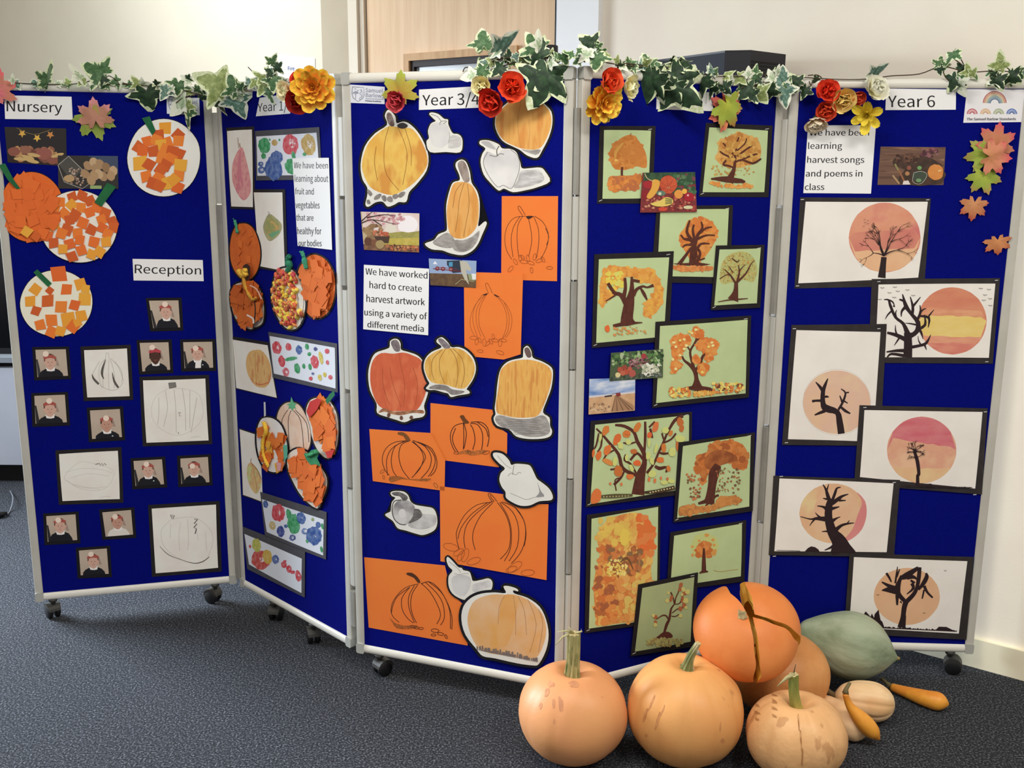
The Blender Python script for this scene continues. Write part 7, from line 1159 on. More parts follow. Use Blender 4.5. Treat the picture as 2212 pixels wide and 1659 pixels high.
garland(4, [[(1722, 168), (1745, 168), (1800, 171), (1870, 171), (1925, 164), (1985, 160), (2030, 144), (2060, 148), (2090, 156), (2160, 153), (2205, 160)], [(1745, 163), (1765, 162), (1775, 168)], [(2062, 128), (2080, 142), (2088, 156)], [(2074, 124), (2082, 140), (2090, 154)], [(2165, 136), (2180, 150), (2195, 158)], [(2035, 148), (2042, 166), (2050, 175)], [(1748, 175), (1752, 185), (1756, 172)]],
 [(1692, 180, 1690, 140, 'b', 20, 1.1), (1692, 188, 1698, 236, 'b', 10, .9), (1696, 190, 1728, 198, 'm', 10), (1724, 182, 1702, 158, 'd', 10), (1742, 190, 1726, 216, 'd', 30), (1884, 162, 1920, 133, 'b', 64), (1880, 176, 1874, 158, 'w', 50), (2032, 140, 2036, 116, 'm', 20), (2030, 138, 2012, 128, 'm', 40), (2063, 112, 2040, 150, 'm', 55), (2030, 146, 2028, 166, 'd', 20), (2066, 168, 2044, 200, 'd', 15, 1.1), (2070, 170, 2086, 162, 'm', 20), (2066, 178, 2084, 212, 'w', 45), (2092, 162, 2090, 132, 'p', 40), (2098, 162, 2116, 146, 'p', 40), (2160, 148, 2160, 106, 'p', 30, .9), (2158, 138, 2172, 130, 'p', 40), (2180, 162, 2206, 184, 'd', 10, 1.1), (2186, 165, 2178, 190, 'd', 20), (2152, 168, 2166, 198, 'd', 10), (2158, 170, 2130, 182, 'w', 30), (2144, 158, 2152, 172, 'd', 30), (2200, 152, 2212, 148, 'm', 50), (2196, 156, 2212, 172, 'm', 30)],
 'sparser ivy garland with a long bare stem along the Year 6 board', (1990, 160))
# autumn maple leaves
def maple_outline():
    L = []
    for ang, ln in ((90, 1), (42, .92), (-4, .82), (-48, .55)):
        L += [(ang-15, ln*.66), (ang-9, ln*.70), (ang, ln), (ang+9, ln*.70), (ang+15, ln*.66), ] if False else []
    pts = []
    lobes = [(-52, .55), (-6, .86), (42, .98), (90, 1.05), (138, .98), (186, .86), (232, .55)]
    for k, (a, l) in enumerate(lobes):
        pts += [(a-16, l*.70), (a-12, l*.84), (a-7, l*.83), (a, l), (a+7, l*.83), (a+12, l*.84), (a+16, l*.70)]
        if k < 6: pts.append(((a+lobes[k+1][0])/2, .58*(l+lobes[k+1][1])/2))
    pts.append((270, .08))
    return [(r_*math.cos(math.radians(a)), r_*math.sin(math.radians(a))+.1) for a, r_ in pts]
MAP = maple_outline()
def maple(i, u0, v0, u1, v1, ci, co, label, y=-.006, roll=0, c3=None, seed=1, wd=1.0):
    a, M3, L = frame_at(i, u0, v0, u1, v1, y, roll, 0); L *= .99
    mt = radial(ci, co, .15, 1.0, scale=3, c3=c3); me = leaf_mesh('maple_leaf', MAP, [mt, mt], .7, .10, .10, seed, (0, .1), .02)
    b_ = bpy.data.objects.new('maple_leaf', me); COL.objects.link(b_)
    b_.matrix_world = BM[i] @ Matrix.Translation(a) @ M3.to_4x4() @ Matrix.Diagonal((L*wd, L, L, 1))
    tag(b_, label, 'leaf', 'artificial maple leaves pinned to the boards')
maple(0, 207, 262, 200, 214, '#b8806a', '#d98a92', 'pink and brown maple leaf, upper of the pair beside the Nursery sign', -.012, c3='#b07a60', seed=2)
maple(0, 198, 246, 218, 298, '#a88c48', '#8fa040', 'green maple leaf, lower of the pair beside the Nursery sign', -.006, c3='#7f9438', seed=3)
maple(0, -10, 204, -2, 152, '#d9707a', '#e8606a', 'pink maple leaf cut off by the left edge, above the Nursery sign', -.016, c3='#c47a60', seed=4)
maple(2, 862, 208, 864, 156, '#b0862c', '#9fb030', 'yellow-green maple leaf behind the single red rose', -.010, c3='#a89a30', seed=5, wd=1.1)
maple(3, 1580, 246, 1544, 214, '#d88a50', '#d8605a', 'pink maple leaf behind the green one on the tree painting board', -.006, seed=6)
maple(3, 1568, 222, 1590, 268, '#a8b030', '#b0803a', 'green maple leaf hanging in front of the pink one on the tree painting board', -.016, c3='#9cae38', seed=7)
maple(4, 2150, 320, 2163, 268, '#b8704a', '#d0505a', 'red-orange maple leaf, topmost of the cluster under the rainbow card', -.012, c3='#c07a58', seed=8)
maple(4, 2136, 338, 2184, 342, '#c88456', '#d0505a', 'salmon maple leaf, right of the green ones in the cluster', -.022, c3='#cc8060', seed=9)
maple(4, 2136, 332, 2088, 340, '#8a9a30', '#a08a48', 'green maple leaf at the left of the cluster', -.008, c3='#94a838', seed=10)
maple(4, 2124, 372, 2136, 416, '#a0ae38', '#b08a50', 'green maple leaf at the bottom of the cluster', -.008, c3='#94a838', seed=11)
maple(4, 2106, 436, 2100, 474, '#c88a5a', '#b8543c', 'small brown maple leaf just below the leaf cluster', -.008, c3='#c07c50', seed=12, wd=1.0)
maple(4, 2155, 518, 2157, 548, '#c8844e', '#b8583a', 'brown-orange maple leaf by itself, lowest on the Year 6 board', -.006, c3='#c47c4c', seed=13, wd=1.25)
# flowers
def petal_mesh(name, mat, wtip=.75, cup=.35, ruff=.04, seed=1, n=7, k=5):
    V = []; F = []
    for a in range(n+1):
        t = a/n; w_ = math.sin(math.pi*min(1, t*.62+.05))*.5*(1 if t < .8 else (1-(t-.8)*wtip*2.2))
        for b_ in range(k+1):
            s = -1+2*b_/k; V.append((s*w_, t - (.06*s*s*t), cup*(s*s*.30*w_*2)+cup*t*t*.6+ruff*math.sin(9*s+seed+5*t)*t))
    for a in range(n):
        for b_ in range(k): F.append((a*(k+1)+b_, a*(k+1)+b_+1, (a+1)*(k+1)+b_+1, (a+1)*(k+1)+b_))
    me = bpy.data.meshes.new(name); me.from_pydata(V, [], F); me.materials.append(mat); me.polygons.foreach_set('use_smooth', [True]*len(F)); me.update(); return me
def flower(i, u, v, rpx, kind, ci, co, label, y=-.03, tilt=(0, 0), name='artificial_rose', cat='flower', c3=None, grp='artificial flowers on the board tops', seed=1):
    c = bl(i, u, v, y); e_ = bl(i, u, v-rpx, y); R = (e_-c).length*1.22
    if i == 1: tilt = (tilt[0], tilt[1]+48)
    M3 = Matrix((Vector((1, 0, 0)), Vector((0, 0, 1)), Vector((0, -1, 0)))).transposed() @ Matrix.Rotation(math.radians(tilt[0]), 3, 'X') @ Matrix.Rotation(math.radians(tilt[1]), 3, 'Y')
    root = empty(name, BM[i] @ Matrix.Translation(c) @ M3.to_4x4()); tag(root, label, cat, grp)
    r = random.Random(seed+int(u)); mt = radial(ci, co, .1, 1.05, scale=3, c3=c3)
    def ring(n, ln, lift, z0, wd, cup, off=0, mm=None):
        me = petal_mesh('petal', mm or mt, .6, cup, .05, r.random()*6)
        for k in range(n):
            a = 2*math.pi*(k+off)/n+r.uniform(-.12, .12); ob = bpy.data.objects.new('petal', me); COL.objects.link(ob); ob.parent = root; q = ln*R*r.uniform(.9, 1.08)
            ob.matrix_local = Matrix.Translation((0, 0, z0*R)) @ Matrix.Rotation(a, 4, 'Z') @ Matrix.Rotation(math.radians(lift+r.uniform(-8, 8)), 4, 'X') @ Matrix.Diagonal((q*wd, q, q, 1))
    if kind == 'dahlia':
        m2 = radial(c3 or ci, ci, .1, 1, scale=3)
        ring(9, 1.0, 4, 0, .62, .25); ring(9, .82, 18, .08, .6, .3, .5); ring(8, .6, 32, .14, .62, .35, .2, mt); ring(7, .42, 48, .18, .62, .5, .6, m2); ring(5, .27, 62, .2, .7, .6, .1, m2)
        b_ = MB(); b_.tube([(0, 0, .1*R), (0, 0, .26*R)], [.10*R, .04*R], m('#b06a14', .7), 8); b_.build('flower_centre', root)
    elif kind == 'rose':
        ring(5, 1.0, 22, -.1, 1.25, .5); ring(5, .8, 42, -.05, 1.3, .7, .5); ring(4, .62, 60, 0, 1.35, .9, .2); ring(3, .5, 74, .02, 1.4, 1.0, .6)
        b_ = MB(); b_.tube([(0, 0, -.1*R), (0, 0, .30*R), (0, 0, .42*R)], [.12*R, .17*R, .06*R], mt, 8); b_.build('flower_centre', root)
    elif kind == 'lily':
        ring(6, 1.0, 24, 0, .5, .2); ring(5, .7, 45, .05, .5, .3, .5)
        b_ = MB(); b_.tube([(0, 0, 0), (0, 0, .35*R)], [.08*R, .05*R], m('#a8901c', .7), 7); b_.build('flower_centre', root)
    if kind != 'dahlia':
        b_ = MB(); b_.tube([(0, 0, -.32*R), (0, 0, -.12*R)], [.06*R, .22*R], m('#2f4a2a', .7), 7); b_.build('sepal', root)
    return root
YD = ('#e8a018', '#f0c622', '#e4860f')
flower(1, 621, 194, 22, 'rose', '#e8b88a', '#efe8c0', 'cream and peach rose at the left of the big yellow dahlia', -.03, (10, -35))
flower(1, 645, 174, 17, 'rose', '#c8281a', '#e03a22', 'bright red rose above the dark red one beside the yellow dahlia', -.028, (-20, -10))
flower(1, 645, 214, 28, 'rose', '#7a1410', '#b0241a', 'dark red rose hanging over the Year 1/2 sign', -.032, (25, 0))
flower(1, 679, 190, 45, 'dahlia', YD[0], YD[1], 'large yellow and orange dahlia at the right end of the Year 1/2 board', -.055, (5, -8), 'artificial_dahlia', c3=YD[2])
flower(2, 860, 214, 24, 'rose', '#b82430', '#d8505a', 'single pinkish red rose on the yellow-green maple leaf', -.04, (15, 0))
flower(2, 1044, 185, 24, 'rose', '#e6c860', '#f2e8b8', 'small pale yellow rose over the end of the Year 3/4 sign', -.03, (10, 0))
flower(2, 1104, 190, 32, 'rose', '#d03414', '#ee4c1e', 'upper right of the two vermilion roses on the Year 3/4 board', -.035, (-5, 25))
flower(2, 1068, 216, 33, 'rose', '#b02414', '#de3a1c', 'lower left of the two vermilion roses on the Year 3/4 board', -.045, (20, -10))
flower(3, 1300, 220, 42, 'dahlia', '#f0a818', '#f4cc2c', 'yellow dahlia drooping at the left post of the tree painting board', -.045, (12, 0), 'artificial_dahlia', c3='#e8940e', seed=3)
flower(3, 1310, 178, 30, 'rose', '#d8401c', '#f05a28', 'orange-red rose above the drooping yellow dahlia', -.06, (-10, 5))
flower(3, 1352, 188, 28, 'rose', '#eccb58', '#f4ecc4', 'creamy daffodil-like rose just right of the orange-red one', -.045, (5, 30))
flower(4, 1762, 258, 26, 'rose', '#d8b060', '#e8dcc4', 'cream rosebud pointing downwards above the poem text sheet', -.025, (60, 0))
flower(4, 1782, 234, 24, 'rose', '#a82c10', '#dc4a22', 'dark orange-red rose in the middle of the Year 6 flower cluster', -.035, (25, 0))
flower(4, 1786, 198, 25, 'rose', '#d83418', '#ec4824', 'bright red rose, topmost in the Year 6 flower cluster', -.045, (-5, 0))
flower(4, 1820, 214, 28, 'rose', '#f8ac38', '#fcd07c', 'yellow-orange rose between the red roses of the Year 6 cluster', -.04, (15, 0))
flower(4, 1852, 208, 19, 'rose', '#c8361c', '#e05a34', 'small red and amber rosebud left of the cream rose', -.035, (30, 0))
flower(4, 1884, 196, 30, 'rose', '#e8e0b0', '#f2eedc', 'large cream rose nearest the Year 6 sign', -.038, (-25, 20))
flower(4, 1874, 248, 35, 'lily', '#d0b018', '#ecd42c', 'yellow star-shaped flower hanging lowest over the poem text sheet', -.05, (15, -25), 'artificial_lily')

# ------------------------------------------------------------------ pumpkins and gourds on the carpet
def pumpkin_place(u, v, hw, ratio):
    b_ = .13
    for k in range(20): P = on_floor(u, v, b_); zc = (P-CAM).dot(FWD); a = hw*zc/F_PX; b_ = a*ratio
    return P, a, b_
def skin(c1, c2, c3, scale=6, bump=.25, bs=90, rough=.45, stretch=None): return m(c1, rough, c2, scale, bump=bump, bscale=bs, c3=c3, detail=6, spec=.35, stretch=stretch, lo=.3, hi=.7)
def body_mesh(name, a, b_, ribs, nr, dt, db, mat, seed=1, lump=.012, wt=.22, crease=None, NU=96, NV=56, sq=1.0):
    r = random.Random(seed); ph = [r.uniform(0, 6.28) for _ in range(8)]; V = []; F = []
    for j in range(NV+1):
        th = math.pi*j/NV; st, ct = math.sin(th), math.cos(th); rr_ = max(0, st)**sq
        for k in range(NU):
            p = 2*math.pi*k/NU; rib = 1-ribs*(1-abs(math.sin(nr*p/2+ph[0]*.2)))**2*min(1, rr_*1.6)
            if crease is not None: dd = abs((p-crease+math.pi) % (2*math.pi)-math.pi); rib -= .035*math.exp(-(dd/.06)**2)*min(1, rr_*1.5)
            lm = 1+lump*(math.sin(2*p+ph[1])+.7*math.sin(3*p+ph[2]+3*ct)+.5*math.sin(5*ct+ph[3]+p))
            x = a*rr_*rib*lm; z = b_*ct*(1+lump*math.sin(p+ph[4])); z -= dt*b_*math.exp(-(rr_/wt)**2)*(ct > 0); z += db*b_*math.exp(-(rr_/.25)**2)*(ct < 0)
            V.append((x*math.cos(p), x*math.sin(p), z))
    for j in range(NV):
        for k in range(NU): q = (k+1) % NU; F.append((j*NU+k, (j+1)*NU+k, (j+1)*NU+q, j*NU+q))
    me = bpy.data.meshes.new(name); me.from_pydata(V, [], F); me.materials.append(mat); me.polygons.foreach_set('use_smooth', [True]*len(F)); me.update(); return me
def stem_obj(root, base, top, r0, r1, mat, bend=(0, 0, 0), flare=1.5, ridges=7, name='stem', twist=.6):
    base, top = Vector(base), Vector(top); V = []; F = []; NU = ridges*6; N_ = 14; d = (top-base); ax = d.normalized(); s = ax.cross(Vector((0, 1, 0))).normalized(); t = ax.cross(s)
    for j in range(N_+1):
        q = j/N_; c = base+d*q+Vector(bend)*math.sin(math.pi*q)*d.length; R = r0+(r1-r0)*q; R *= 1+(flare-1)*math.exp(-q*7)
        for k in range(NU):
            p = 2*math.pi*k/NU; rr_ = R*(1+.20*math.cos(ridges*p)*(1-.3*q)); V.append(c+rr_*(math.cos(p+twist*q)*s+math.sin(p+twist*q)*t))
    for j in range(N_):
        for k in range(NU): w2 = (k+1) % NU; F.append((j*NU+k, j*NU+w2, (j+1)*NU+w2, (j+1)*NU+k))
    F.append([N_*NU+k for k in range(NU)]); b_ = MB(); b_.add(V, F[:-1], mat, True); b_.add([V[k] for k in F[-1]], [list(range(NU))], m('#b8a878', .8)); return b_.build(name, root)
def pumpkin(u, v, hw, ratio, label, mat, name='pumpkin', rib=.05, nr=10, dt=.22, seed=1, spots=None, **kw):
    P, a, b_ = pumpkin_place(u, v, hw, ratio); root = empty(name, None, loc=(P.x, P.y, 0)); tag(root, label, 'pumpkin', 'pumpkins and squashes heaped on the carpet')
    me = body_mesh('body', a, b_, rib, nr, dt, .12, mat, seed, **kw); zmin = min(v_.co.z for v_ in me.vertices); ob = bpy.data.objects.new('body', me); COL.objects.link(ob); ob.parent = root; ob.location = (0, 0, -zmin)
    return root, P, a, b_, -zmin
def at_y(u, v, y): return spt(u, v, y)
STM = m('#8f8f58', .75, '#5f6a34', 40, bump=.6, bscale=200, c3='#a8a06a', stretch=(1, 1, .3)); STM2 = m('#6f7a4a', .7, '#c2b890', 26, bump=.4, c3='#7f8450', stretch=(1.5, 1.5, .35)); STM3 = m('#a89a48', .65, '#6f7a34', 20, bump=.3, stretch=(1, 1, .4))
def bruises(root, P, zc, L, mat, name='bruise'):
    """bruises and scars pressed onto the skin"""
    me = root.children[0].data; off = Vector((P.x, P.y, zc)); bv = BVHTree.FromPolygons([v.co+off for v in me.vertices], [tuple(p.vertices) for p in me.polygons]); mb = MB()
    for (u, v, ru, rv, ang) in L:
        pts = []
        for q in [(u, v)]+blob(u, v, ru, rv, 12, .25, ang):
            h, n_, _, _ = bv.ray_cast(CAM, ray(*q).normalized())
            if h is None: break
            pts.append(h+n_*.0007-Vector((P.x, P.y, 0)))
        if len(pts) == 13: mb.add(pts, [(0, 1+k, 1+(k+1) % 12) for k in range(12)], mat, True)
    o = mb.build(name, root); o['kind'] = 'stuff'; return o
# 1 front left, tall frayed stem
PK1 = skin('#dfa070', '#e2a268', '#d8986a', 4, .15, 120); PK2 = skin('#e6ac68', '#d99a5c', '#e2a564', 4, .15, 110); PK3 = skin('#dfae78', '#e2b27c', '#d6a26c', 5, .3, 60); PK4 = skin('#d48f4c', '#da9a58', '#ca8644', 7, .45, 130)
def spotted(c1, c2, dark, sc, th, **k):
    """pumpkin skin with brown bruises of its own"""
    mt = skin(c1, c2, None or c1, **k).copy(); nt = mt.node_tree; bs = nt.nodes['Principled BSDF']; src = bs.inputs['Base Color'].links[0].from_socket
    t = nt.nodes.new('ShaderNodeTexCoord'); mp = nt.nodes.new('ShaderNodeMapping'); mp.inputs['Scale'].default_value = (1, 1, .45); nt.links.new(t.outputs['Object'], mp.inputs[0])
    n = nt.nodes.new('ShaderNodeTexNoise'); n.inputs['Scale'].default_value = sc; n.inputs['Detail'].default_value = 3; nt.links.new(mp.outputs[0], n.inputs['Vector'])
    mr = nt.nodes.new('ShaderNodeMapRange'); mr.inputs['From Min'].default_value = th; mr.inputs['From Max'].default_value = th+.05; mr.inputs['To Max'].default_value = .55; nt.links.new(n.outputs['Fac'], mr.inputs['Value'])
    mx = nt.nodes.new('ShaderNodeMixRGB'); nt.links.new(mr.outputs[0], mx.inputs[0]); nt.links.new(src, mx.inputs[1]); mx.inputs[2].default_value = (*lin(dark), 1); nt.links.new(mx.outputs[0], bs.inputs['Base Color']); return mt
root, P, a, b_, zc = pumpkin(1237, 1533, 118, .87, 'pale orange bruised pumpkin at the left of the heap with a tall frayed stem', spotted('#d9945e', '#dc9a5c', '#9a5636', 15, .67, scale=4, bump=.15, bs=120), rib=.015, nr=10, dt=.26, seed=3, sq=.84)
top = at_y(1239, 1368, P.y)-Vector((P.x, P.y, 0)); stem_obj(root, (-.004, 0, zc+b_*.78), top, .0155, .017, STM, (.01, 0, 0), 1.45, 9, twist=.3)
fr = MB()
for q in ([(0, 0, 0), (-.02, -.006, .010), (-.045, -.004, .006)], [(.008, 0, 0), (.022, -.008, .010), (.02, -.004, .016)], [(-.006, 0, 0), (-.03, -.012, -.005), (-.05, -.012, -.03)], [(.0, 0, 0), (-.01, -.01, .016), (-.014, -.008, .024)]): fr.tube([top+Vector(x) for x in q], [.0035, .0028, .0008], m('#b0a878', .8), 5)
fr.build('frayed_fibre', root)
bruises(root, P, zc, [(1190, 1478, 8, 6, 20), (1182, 1496, 5, 10, 15), (1196, 1520, 2.5, 11, 0), (1211, 1521, 5, 17, -6), (1168, 1525, 3, 7, 10), (1240, 1478, 11, 7, 10), (1197, 1560, 1.6, 6, 0), (1150, 1462, 4, 5, 0)], m('#b87a52', .6, '#c98a5e', 60))
# 2 front middle
root, P, a, b_, zc = pumpkin(1481, 1527, 126, .90, 'large round orange pumpkin in the middle of the front row with a slanting pale stem', spotted('#de9e58', '#d99450', '#8f5832', 13, .68, scale=4, bump=.15, bs=110), rib=.02, nr=12, dt=.20, seed=5, sq=.9)
top = at_y(1508, 1389, P.y-.02)-Vector((P.x, P.y, 0)); stem_obj(root, (.0, 0, zc+b_*.80), top, .012, .0075, STM2, (-.06, 0, 0), 2.0, 8, twist=.8)
bruises(root, P, zc, [(1408, 1518, 2.2, 18, 22), (1394, 1545, 3, 16, 18), (1421, 1556, 3, 18, 16), (1432, 1534, 1.6, 12, 20), (1544, 1436, 10, 1.6, 30), (1553, 1447, 4, 2, 40), (1396, 1588, 3, 3, 0), (1561, 1600, 4, 5, 0), (1556, 1570, 1.4, 10, 5)], m('#b87844', .6, '#cc8a50', 60))
# 3 front right with crease and rough skin
root, P, a, b_, zc = pumpkin(1720, 1584, 107, .84, 'squat buff pumpkin at the front right with rough cracked skin and a green stem', spotted('#dba66c', '#e0ac74', '#a87240', 22, .62, scale=5, bump=.9, bs=45), rib=.045, nr=8, dt=.34, seed=7, crease=-1.50, wt=.26, sq=.88)
top = at_y(1714, 1457, P.y)-Vector((P.x, P.y, 0)); stem_obj(root, (0, 0, zc+b_*.62), top, .0125, .0125, STM3, (-.04, 0, 0), 1.5, 5, twist=.2)
fr = MB(); fr.tube([top, top+Vector((-.02, -.01, -.004)), top+Vector((-.045, -.01, -.03))], [.007, .005, .001], m('#a8a070', .8), 6); fr.tube([top, top+Vector((.004, 0, .03))], [.002, .0008], m('#4a4030', .8), 5); fr.build('frayed_fibre', root)
bruises(root, P, zc, [(1725, 1560, 1.6, 22, -4), (1730, 1600, 1.6, 24, -3), (1733, 1635, 1.8, 22, 2)]+[(1636+(k*37 % 74), 1496+(k*23 % 62), 5+k % 4, .9, 8+(k*31 % 30)) for k in range(26)]+[(1628, 1518, 6, 9, 30), (1640, 1500, 8, 4, -30)], m('#b07c48', .7, '#a06c3c', 60), 'skin_cracks')
# 4 behind, below the split one
root, P, a, b_, zc = pumpkin(1683, 1448, 106, .86, 'orange pumpkin behind, with the split pumpkin resting on top of it', PK4, rib=.02, nr=9, dt=.15, seed=9)
# 5 split pumpkin on top
SPK_ = skin('#dc8138', '#e28a42', '#d47630', 5, .2, 100, .52); FLESH = m('#d8981c', .6, '#e0ac40', 40, bump=.6, bscale=220); 
Cs = on_floor(1613, 1364, .328); vd = (CAM-Cs).normalized(); zc_ = (Cs-CAM).dot(FWD); As = 108*zc_/F_PX; Bs = As*.72
axz = (RGT*.14+UPV*.46+vd*.88).normalized(); axx = (RGT-axz*RGT.dot(axz)).normalized(); axy = axz.cross(axx)
sm = empty('split_pumpkin', Matrix.Translation(Cs) @ Matrix((axx, axy, axz)).transposed().to_4x4()); tag(sm, 'bright orange pumpkin split open in three wedges, on top of the heap', 'pumpkin', 'pumpkins and squashes heaped on the carpet')
def wedge(a0, a1, shift, seed, tip=None):
    NV, NU = 40, max(6, int((a1-a0)/5)); V = []; F = []; jr = random.Random(7)
    jag = {}
    def jg(key, j): 
        r = random.Random(key*100); return math.radians(sum(r.uniform(-1, 1)*math.sin(j*.25*(q+1)+r.uniform(0, 6)) for q in range(4))*2.2)
    def pr(th, p):
        st, ct = math.sin(th), math.cos(th); x = As*max(0, st)**.92*(1+.012*math.sin(3*p)); z = Bs*ct - .06*Bs*math.exp(-(st/.15)**2)*(ct > 0); return Vector((x*math.cos(p), x*math.sin(p), z))
    sh = Vector(shift)
    for j in range(NV+1):
        th = math.pi*j/NV; A0 = math.radians(a0)+jg(int(a0) % 360, j); A1 = math.radians(a1)+jg(int(a1) % 360, j)
        for k in range(NU+1): V.append(pr(th, A0+(A1-A0)*k/NU)+sh)
    for j in range(NV):
        for k in range(NU): F.append((j*(NU+1)+k, (j+1)*(NU+1)+k, (j+1)*(NU+1)+k+1, j*(NU+1)+k+1))
    me = MB(); me.add(V, F, SPK_, True); b1 = me.build('wedge', sm)
    fl_b = MB()
    for side in (0, 1):
        for j in range(NV):
            p = V[j*(NU+1)+(0 if side == 0 else NU)]; q = V[(j+1)*(NU+1)+(0 if side == 0 else NU)]; ax0 = Vector((sh.x, sh.y, p.z)); ax1 = Vector((sh.x, sh.y, q.z))
            dep = .45; p2 = p.lerp(ax0, dep if 4 < j < NV-4 else 1); q2 = q.lerp(ax1, dep if 4 < j+1 < NV-4 else 1); fl_b.add([p, q, q2, p2], [(0, 1, 2, 3)], FLESH, False)
    # inner wall of the hollow
    I = [];
    for j in range(3, NV-2):
        for k in range(NU+1): p = V[j*(NU+1)+k]; I.append(p.lerp(Vector((sh.x, sh.y, p.z*.6)), .42))
    n2 = NV-5; fl_b.add(I, [(j*(NU+1)+k, j*(NU+1)+k+1, (j+1)*(NU+1)+k+1, (j+1)*(NU+1)+k) for j in range(n2-1) for k in range(NU)], FLESH, True)
    fl_b.build('flesh', b1)
wedge(112, 273, (-.008, 0, 0), 1); wedge(-86, -20, (.003, -.003, .002), 2); wedge(-17, 92, (.010, .006, -.002), 3)
mb = MB(); scp = []
for q in blob(1601, 1328, 13, 10, 14, .3, 20): 
    d = ray(*q); Mi = sm.matrix_world.inverted(); o_ = Mi @ CAM; dd = Mi.to_3x3() @ d; dx = Vector((dd.x/As, dd.y/As, dd.z/Bs)); ox = Vector((o_.x/As, o_.y/As, o_.z/Bs)); A_ = dx.dot(dx); B_ = ox.dot(dx); C_ = ox.dot(ox)-1.01; D_ = max(0, B_*B_-A_*C_); scp.append(o_+dd*((-B_-math.sqrt(D_))/A_))
mb.add(scp, [list(range(len(scp)))], m('#a89060', .8, '#7a6a48', 90)); mb.build('stem_scar', sm)
# green squash lying on its side
def lathe_x(name, L, prof, mat, parent, ribs=0, nr=8, NU=40, sub=4, squash=1.0, lump=.02, bendf=None, seed=2):
    prof = smooth(prof, sub, False); r = random.Random(seed); p1, p2 = r.uniform(0, 6), r.uniform(0, 6); V = []; F = []
    for (t, R) in prof:
        cz = bendf(t) if bendf else (0, 0)
        for k in range(NU):
            p = 2*math.pi*k/NU; q = max(0, R)*(1-ribs*(1-abs(math.sin(nr*p/2)))**2)*(1+lump*math.sin(2*p+p1+6*t)+lump*.6*math.sin(3*p+p2-9*t)); V.append((L*t, cz[0]+q*math.cos(p), cz[1]+q*math.sin(p)*squash))
    n = len(prof)
    for j in range(n-1):
        for k in range(NU): w2 = (k+1) % NU; F.append((j*NU+k, j*NU+w2, (j+1)*NU+w2, (j+1)*NU+k))
    b1 = MB(); b1.add(V, F, mat, True); return b1.build(name, parent)
G1 = m('#a9b298', .5, '#7b8a6c', 14, bump=1.0, bscale=55, c3='#94a084', detail=8, spec=.35, stretch=(.4, 1.2, 1.2), lo=.3, hi=.68)
pL, pR = spt(1722, 1362, 3.02), spt(1938, 1422, 2.93); d = pR-pL; Lg = d.length; zmid = .108
gr = empty('green_squash', None); tag(gr, 'grey-green lemon-shaped squash with a pointed end leaning by the Year 6 board', 'squash', 'pumpkins and squashes heaped on the carpet')
dx_ = d.normalized(); dy_ = Vector((0, 0, 1)).cross(dx_).normalized(); dz_ = dx_.cross(dy_)
gr.matrix_world = Matrix.Translation(pL) @ Matrix((dx_, dy_, dz_)).transposed().to_4x4()
lathe_x('body', Lg, [(0, .0), (.03, .03), (.12, .052), (.28, .082), (.45, .106), (.6, .108), (.75, .09), (.88, .055), (.96, .022), (1, .006)], G1, gr, .03, 9, 56, 5, 1.0, .02)
b1 = MB(); b1.tube([(Lg*.985, 0, 0), (Lg+.008, 0, .001)], [.008, .004], m('#8f7a48', .7), 8); b1.build('blossom_tip', gr)
# pale ribbed squash behind the small gourd
BUF = m('#e0bb88', .5, '#d3a670', 12, bump=.1, c3='#e4c294', stretch=(.4, 1, 1)); 
pc = on_floor(1868, 1514, .058); q = empty('ribbed_squash', Matrix.Translation(pc) @ Matrix.Rotation(math.radians(-18), 4, 'Z')); tag(q, 'pale ribbed squash lying behind the curved yellow gourd', 'squash', 'pumpkins and squashes heaped on the carpet')
lathe_x('body', .17, [(-.53, .0004), (-.48, .02), (-.38, .040), (-.2, .054), (0, .058), (.2, .057), (.36, .046), (.46, .028), (.495, .010), (.5, .0004)], BUF, q, .07, 9, 72, 5)
b1 = MB(); b1.tube([(-.088, 0, .0), (-.1, -.006, .012), (-.112, -.006, .02)], [.012, .008, .009], m('#6a5638', .8), 8); b1.build('stem', q)
# small pale squash between the front right pumpkin and the gourd
pc = on_floor(1813, 1546, .046); q = empty('butternut_squash', Matrix.Translation(pc) @ Matrix.Rotation(math.radians(-62), 4, 'Z')); tag(q, 'smooth buff squash tucked between the squat pumpkin and the curved yellow gourd', 'squash', 'pumpkins and squashes heaped on the carpet')
lathe_x('body', .19, [(-.5, .004), (-.45, .022), (-.3, .036), (-.1, .040), (.12, .048), (.3, .047), (.43, .038), (.49, .015), (.5, .0004)], m('#dfb482', .5, '#e2bb8c', 9), q, .02, 8, 48, 5)
b1 = MB(); b1.tube([(-.093, 0, 0), (-.112, 0, .006)], [.010, .008], m('#8a7a50', .8), 8); b1.build('stem', q)
YG = m('#e0901c', .42, '#d8841a', 14, bump=.25, bscale=70, c3='#e59a22', spec=.4)
def gourd(pts, rad, label, sp, srad):
    o_ = Vector(pts[0]); root = empty('yellow_gourd', None, loc=o_); tag(root, label, 'gourd', 'small yellow gourds')
    P4 = smooth([(*(Vector(p)-o_), r_) for p, r_ in zip(pts, rad)], 5, False); b1 = MB(); b1.tube([Vector(p[:3]) for p in P4], [max(.0008, p[3]) for p in P4], YG, 24); b1.build('body', root)
    b1 = MB(); b1.tube([Vector(p)-o_ for p in sp], srad, m('#6f6440', .75), 9); b1.build('stem', root)
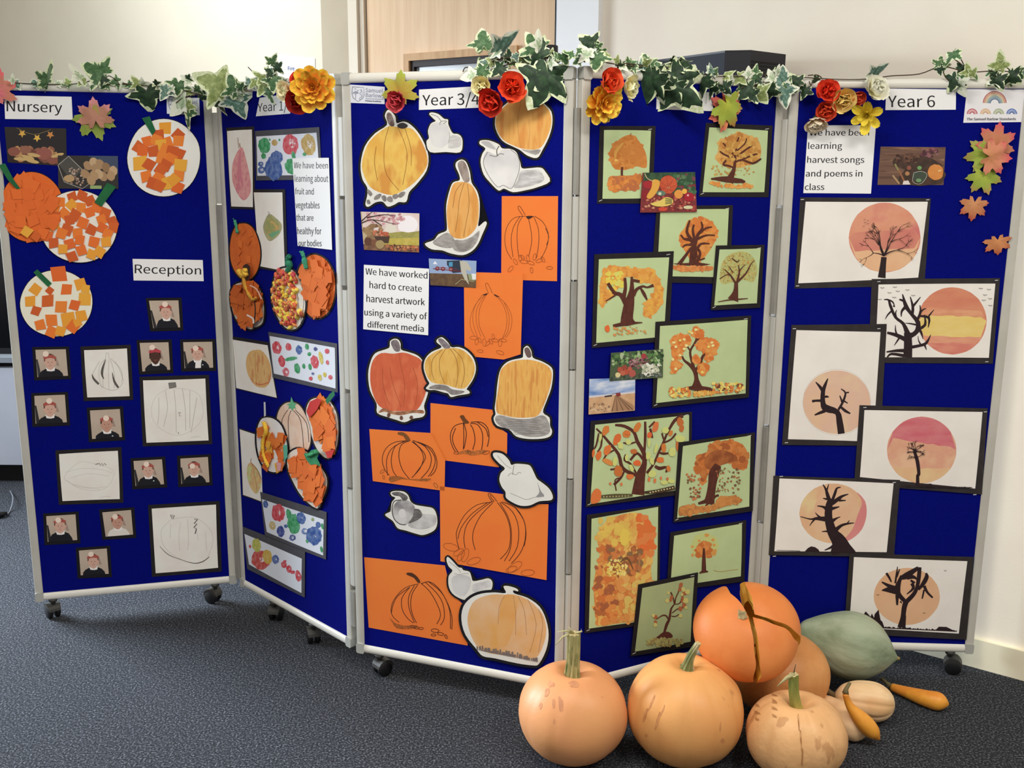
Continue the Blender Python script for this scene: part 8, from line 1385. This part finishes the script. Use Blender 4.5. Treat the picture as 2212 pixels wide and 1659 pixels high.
g1 = [spt(1826, 1498, 2.655), spt(1836, 1525, 2.652), spt(1862, 1556, 2.645), spt(1884, 1580, 2.642), spt(1899, 1597, 2.64)]
for k, zmn in ((4, .006), (3, .022)): g1[k].z = max(g1[k].z, zmn)
gourd(g1, [.008, .012, .024, .022, .004], 'yellow gourd with a curved neck leaning on the ribbed squash', [g1[0], spt(1828, 1488, 2.66), spt(1836, 1474, 2.665)], [.010, .006, .005])
h0 = on_floor(1926, 1484, .018); h1 = on_floor(1955, 1494, .02); h2 = on_floor(1998, 1508, .026); h3 = on_floor(2030, 1516, .028); h4 = on_floor(2048, 1522, .022)
gourd([h0, h1, h2, h3, h4], [.012, .017, .025, .027, .006], 'yellow gourd lying alone on the carpet at the far right of the heap', [h0, on_floor(1914, 1474, .022), on_floor(1904, 1466, .026)], [.009, .005, .006])
# lettering on the fire notice
def text_mesh(txt):
    cu = bpy.data.curves.new('lettering', 'CURVE'); cu.dimensions = '2D'; cu.fill_mode = 'BOTH'; x = 0
    for c in txt:
        for spl in GLYPHS[c][1].split('|'):
            P = [tuple(map(int, q.split(','))) for q in spl.split()]; sp_ = cu.splines.new('POLY'); sp_.points.add(len(P)-1)
            for pt, q in zip(sp_.points, P): pt.co = ((x+q[0])/300, q[1]/300, 0, 1)
            sp_.use_cyclic_u = True
        x += GLYPHS[c][0]
    ob = bpy.data.objects.new('lettering_tmp', cu); COL.objects.link(ob); me = bpy.data.meshes.new_from_object(ob.evaluated_get(bpy.context.evaluated_depsgraph_get()))
    vs = [v.co.copy() for v in me.vertices]; fs = [list(p.vertices) for p in me.polygons]; bpy.data.objects.remove(ob); return vs, fs
vs, fs = text_mesh('Fire'); x1 = max(v.x for v in vs); y1 = max(v.y for v in vs); a_, b__, c_ = wl(621, 152, .006), wl(636, 152, .006), wl(621, 143, .006)
mb = MB(); mb.add([a_+(b__-a_)*(v.x/x1)+(c_-a_)*(v.y/y1)+Vector((0, -.001, 0)) for v in vs], fs, m('#1c2a70', .7)); mb.build('lettering', fn)
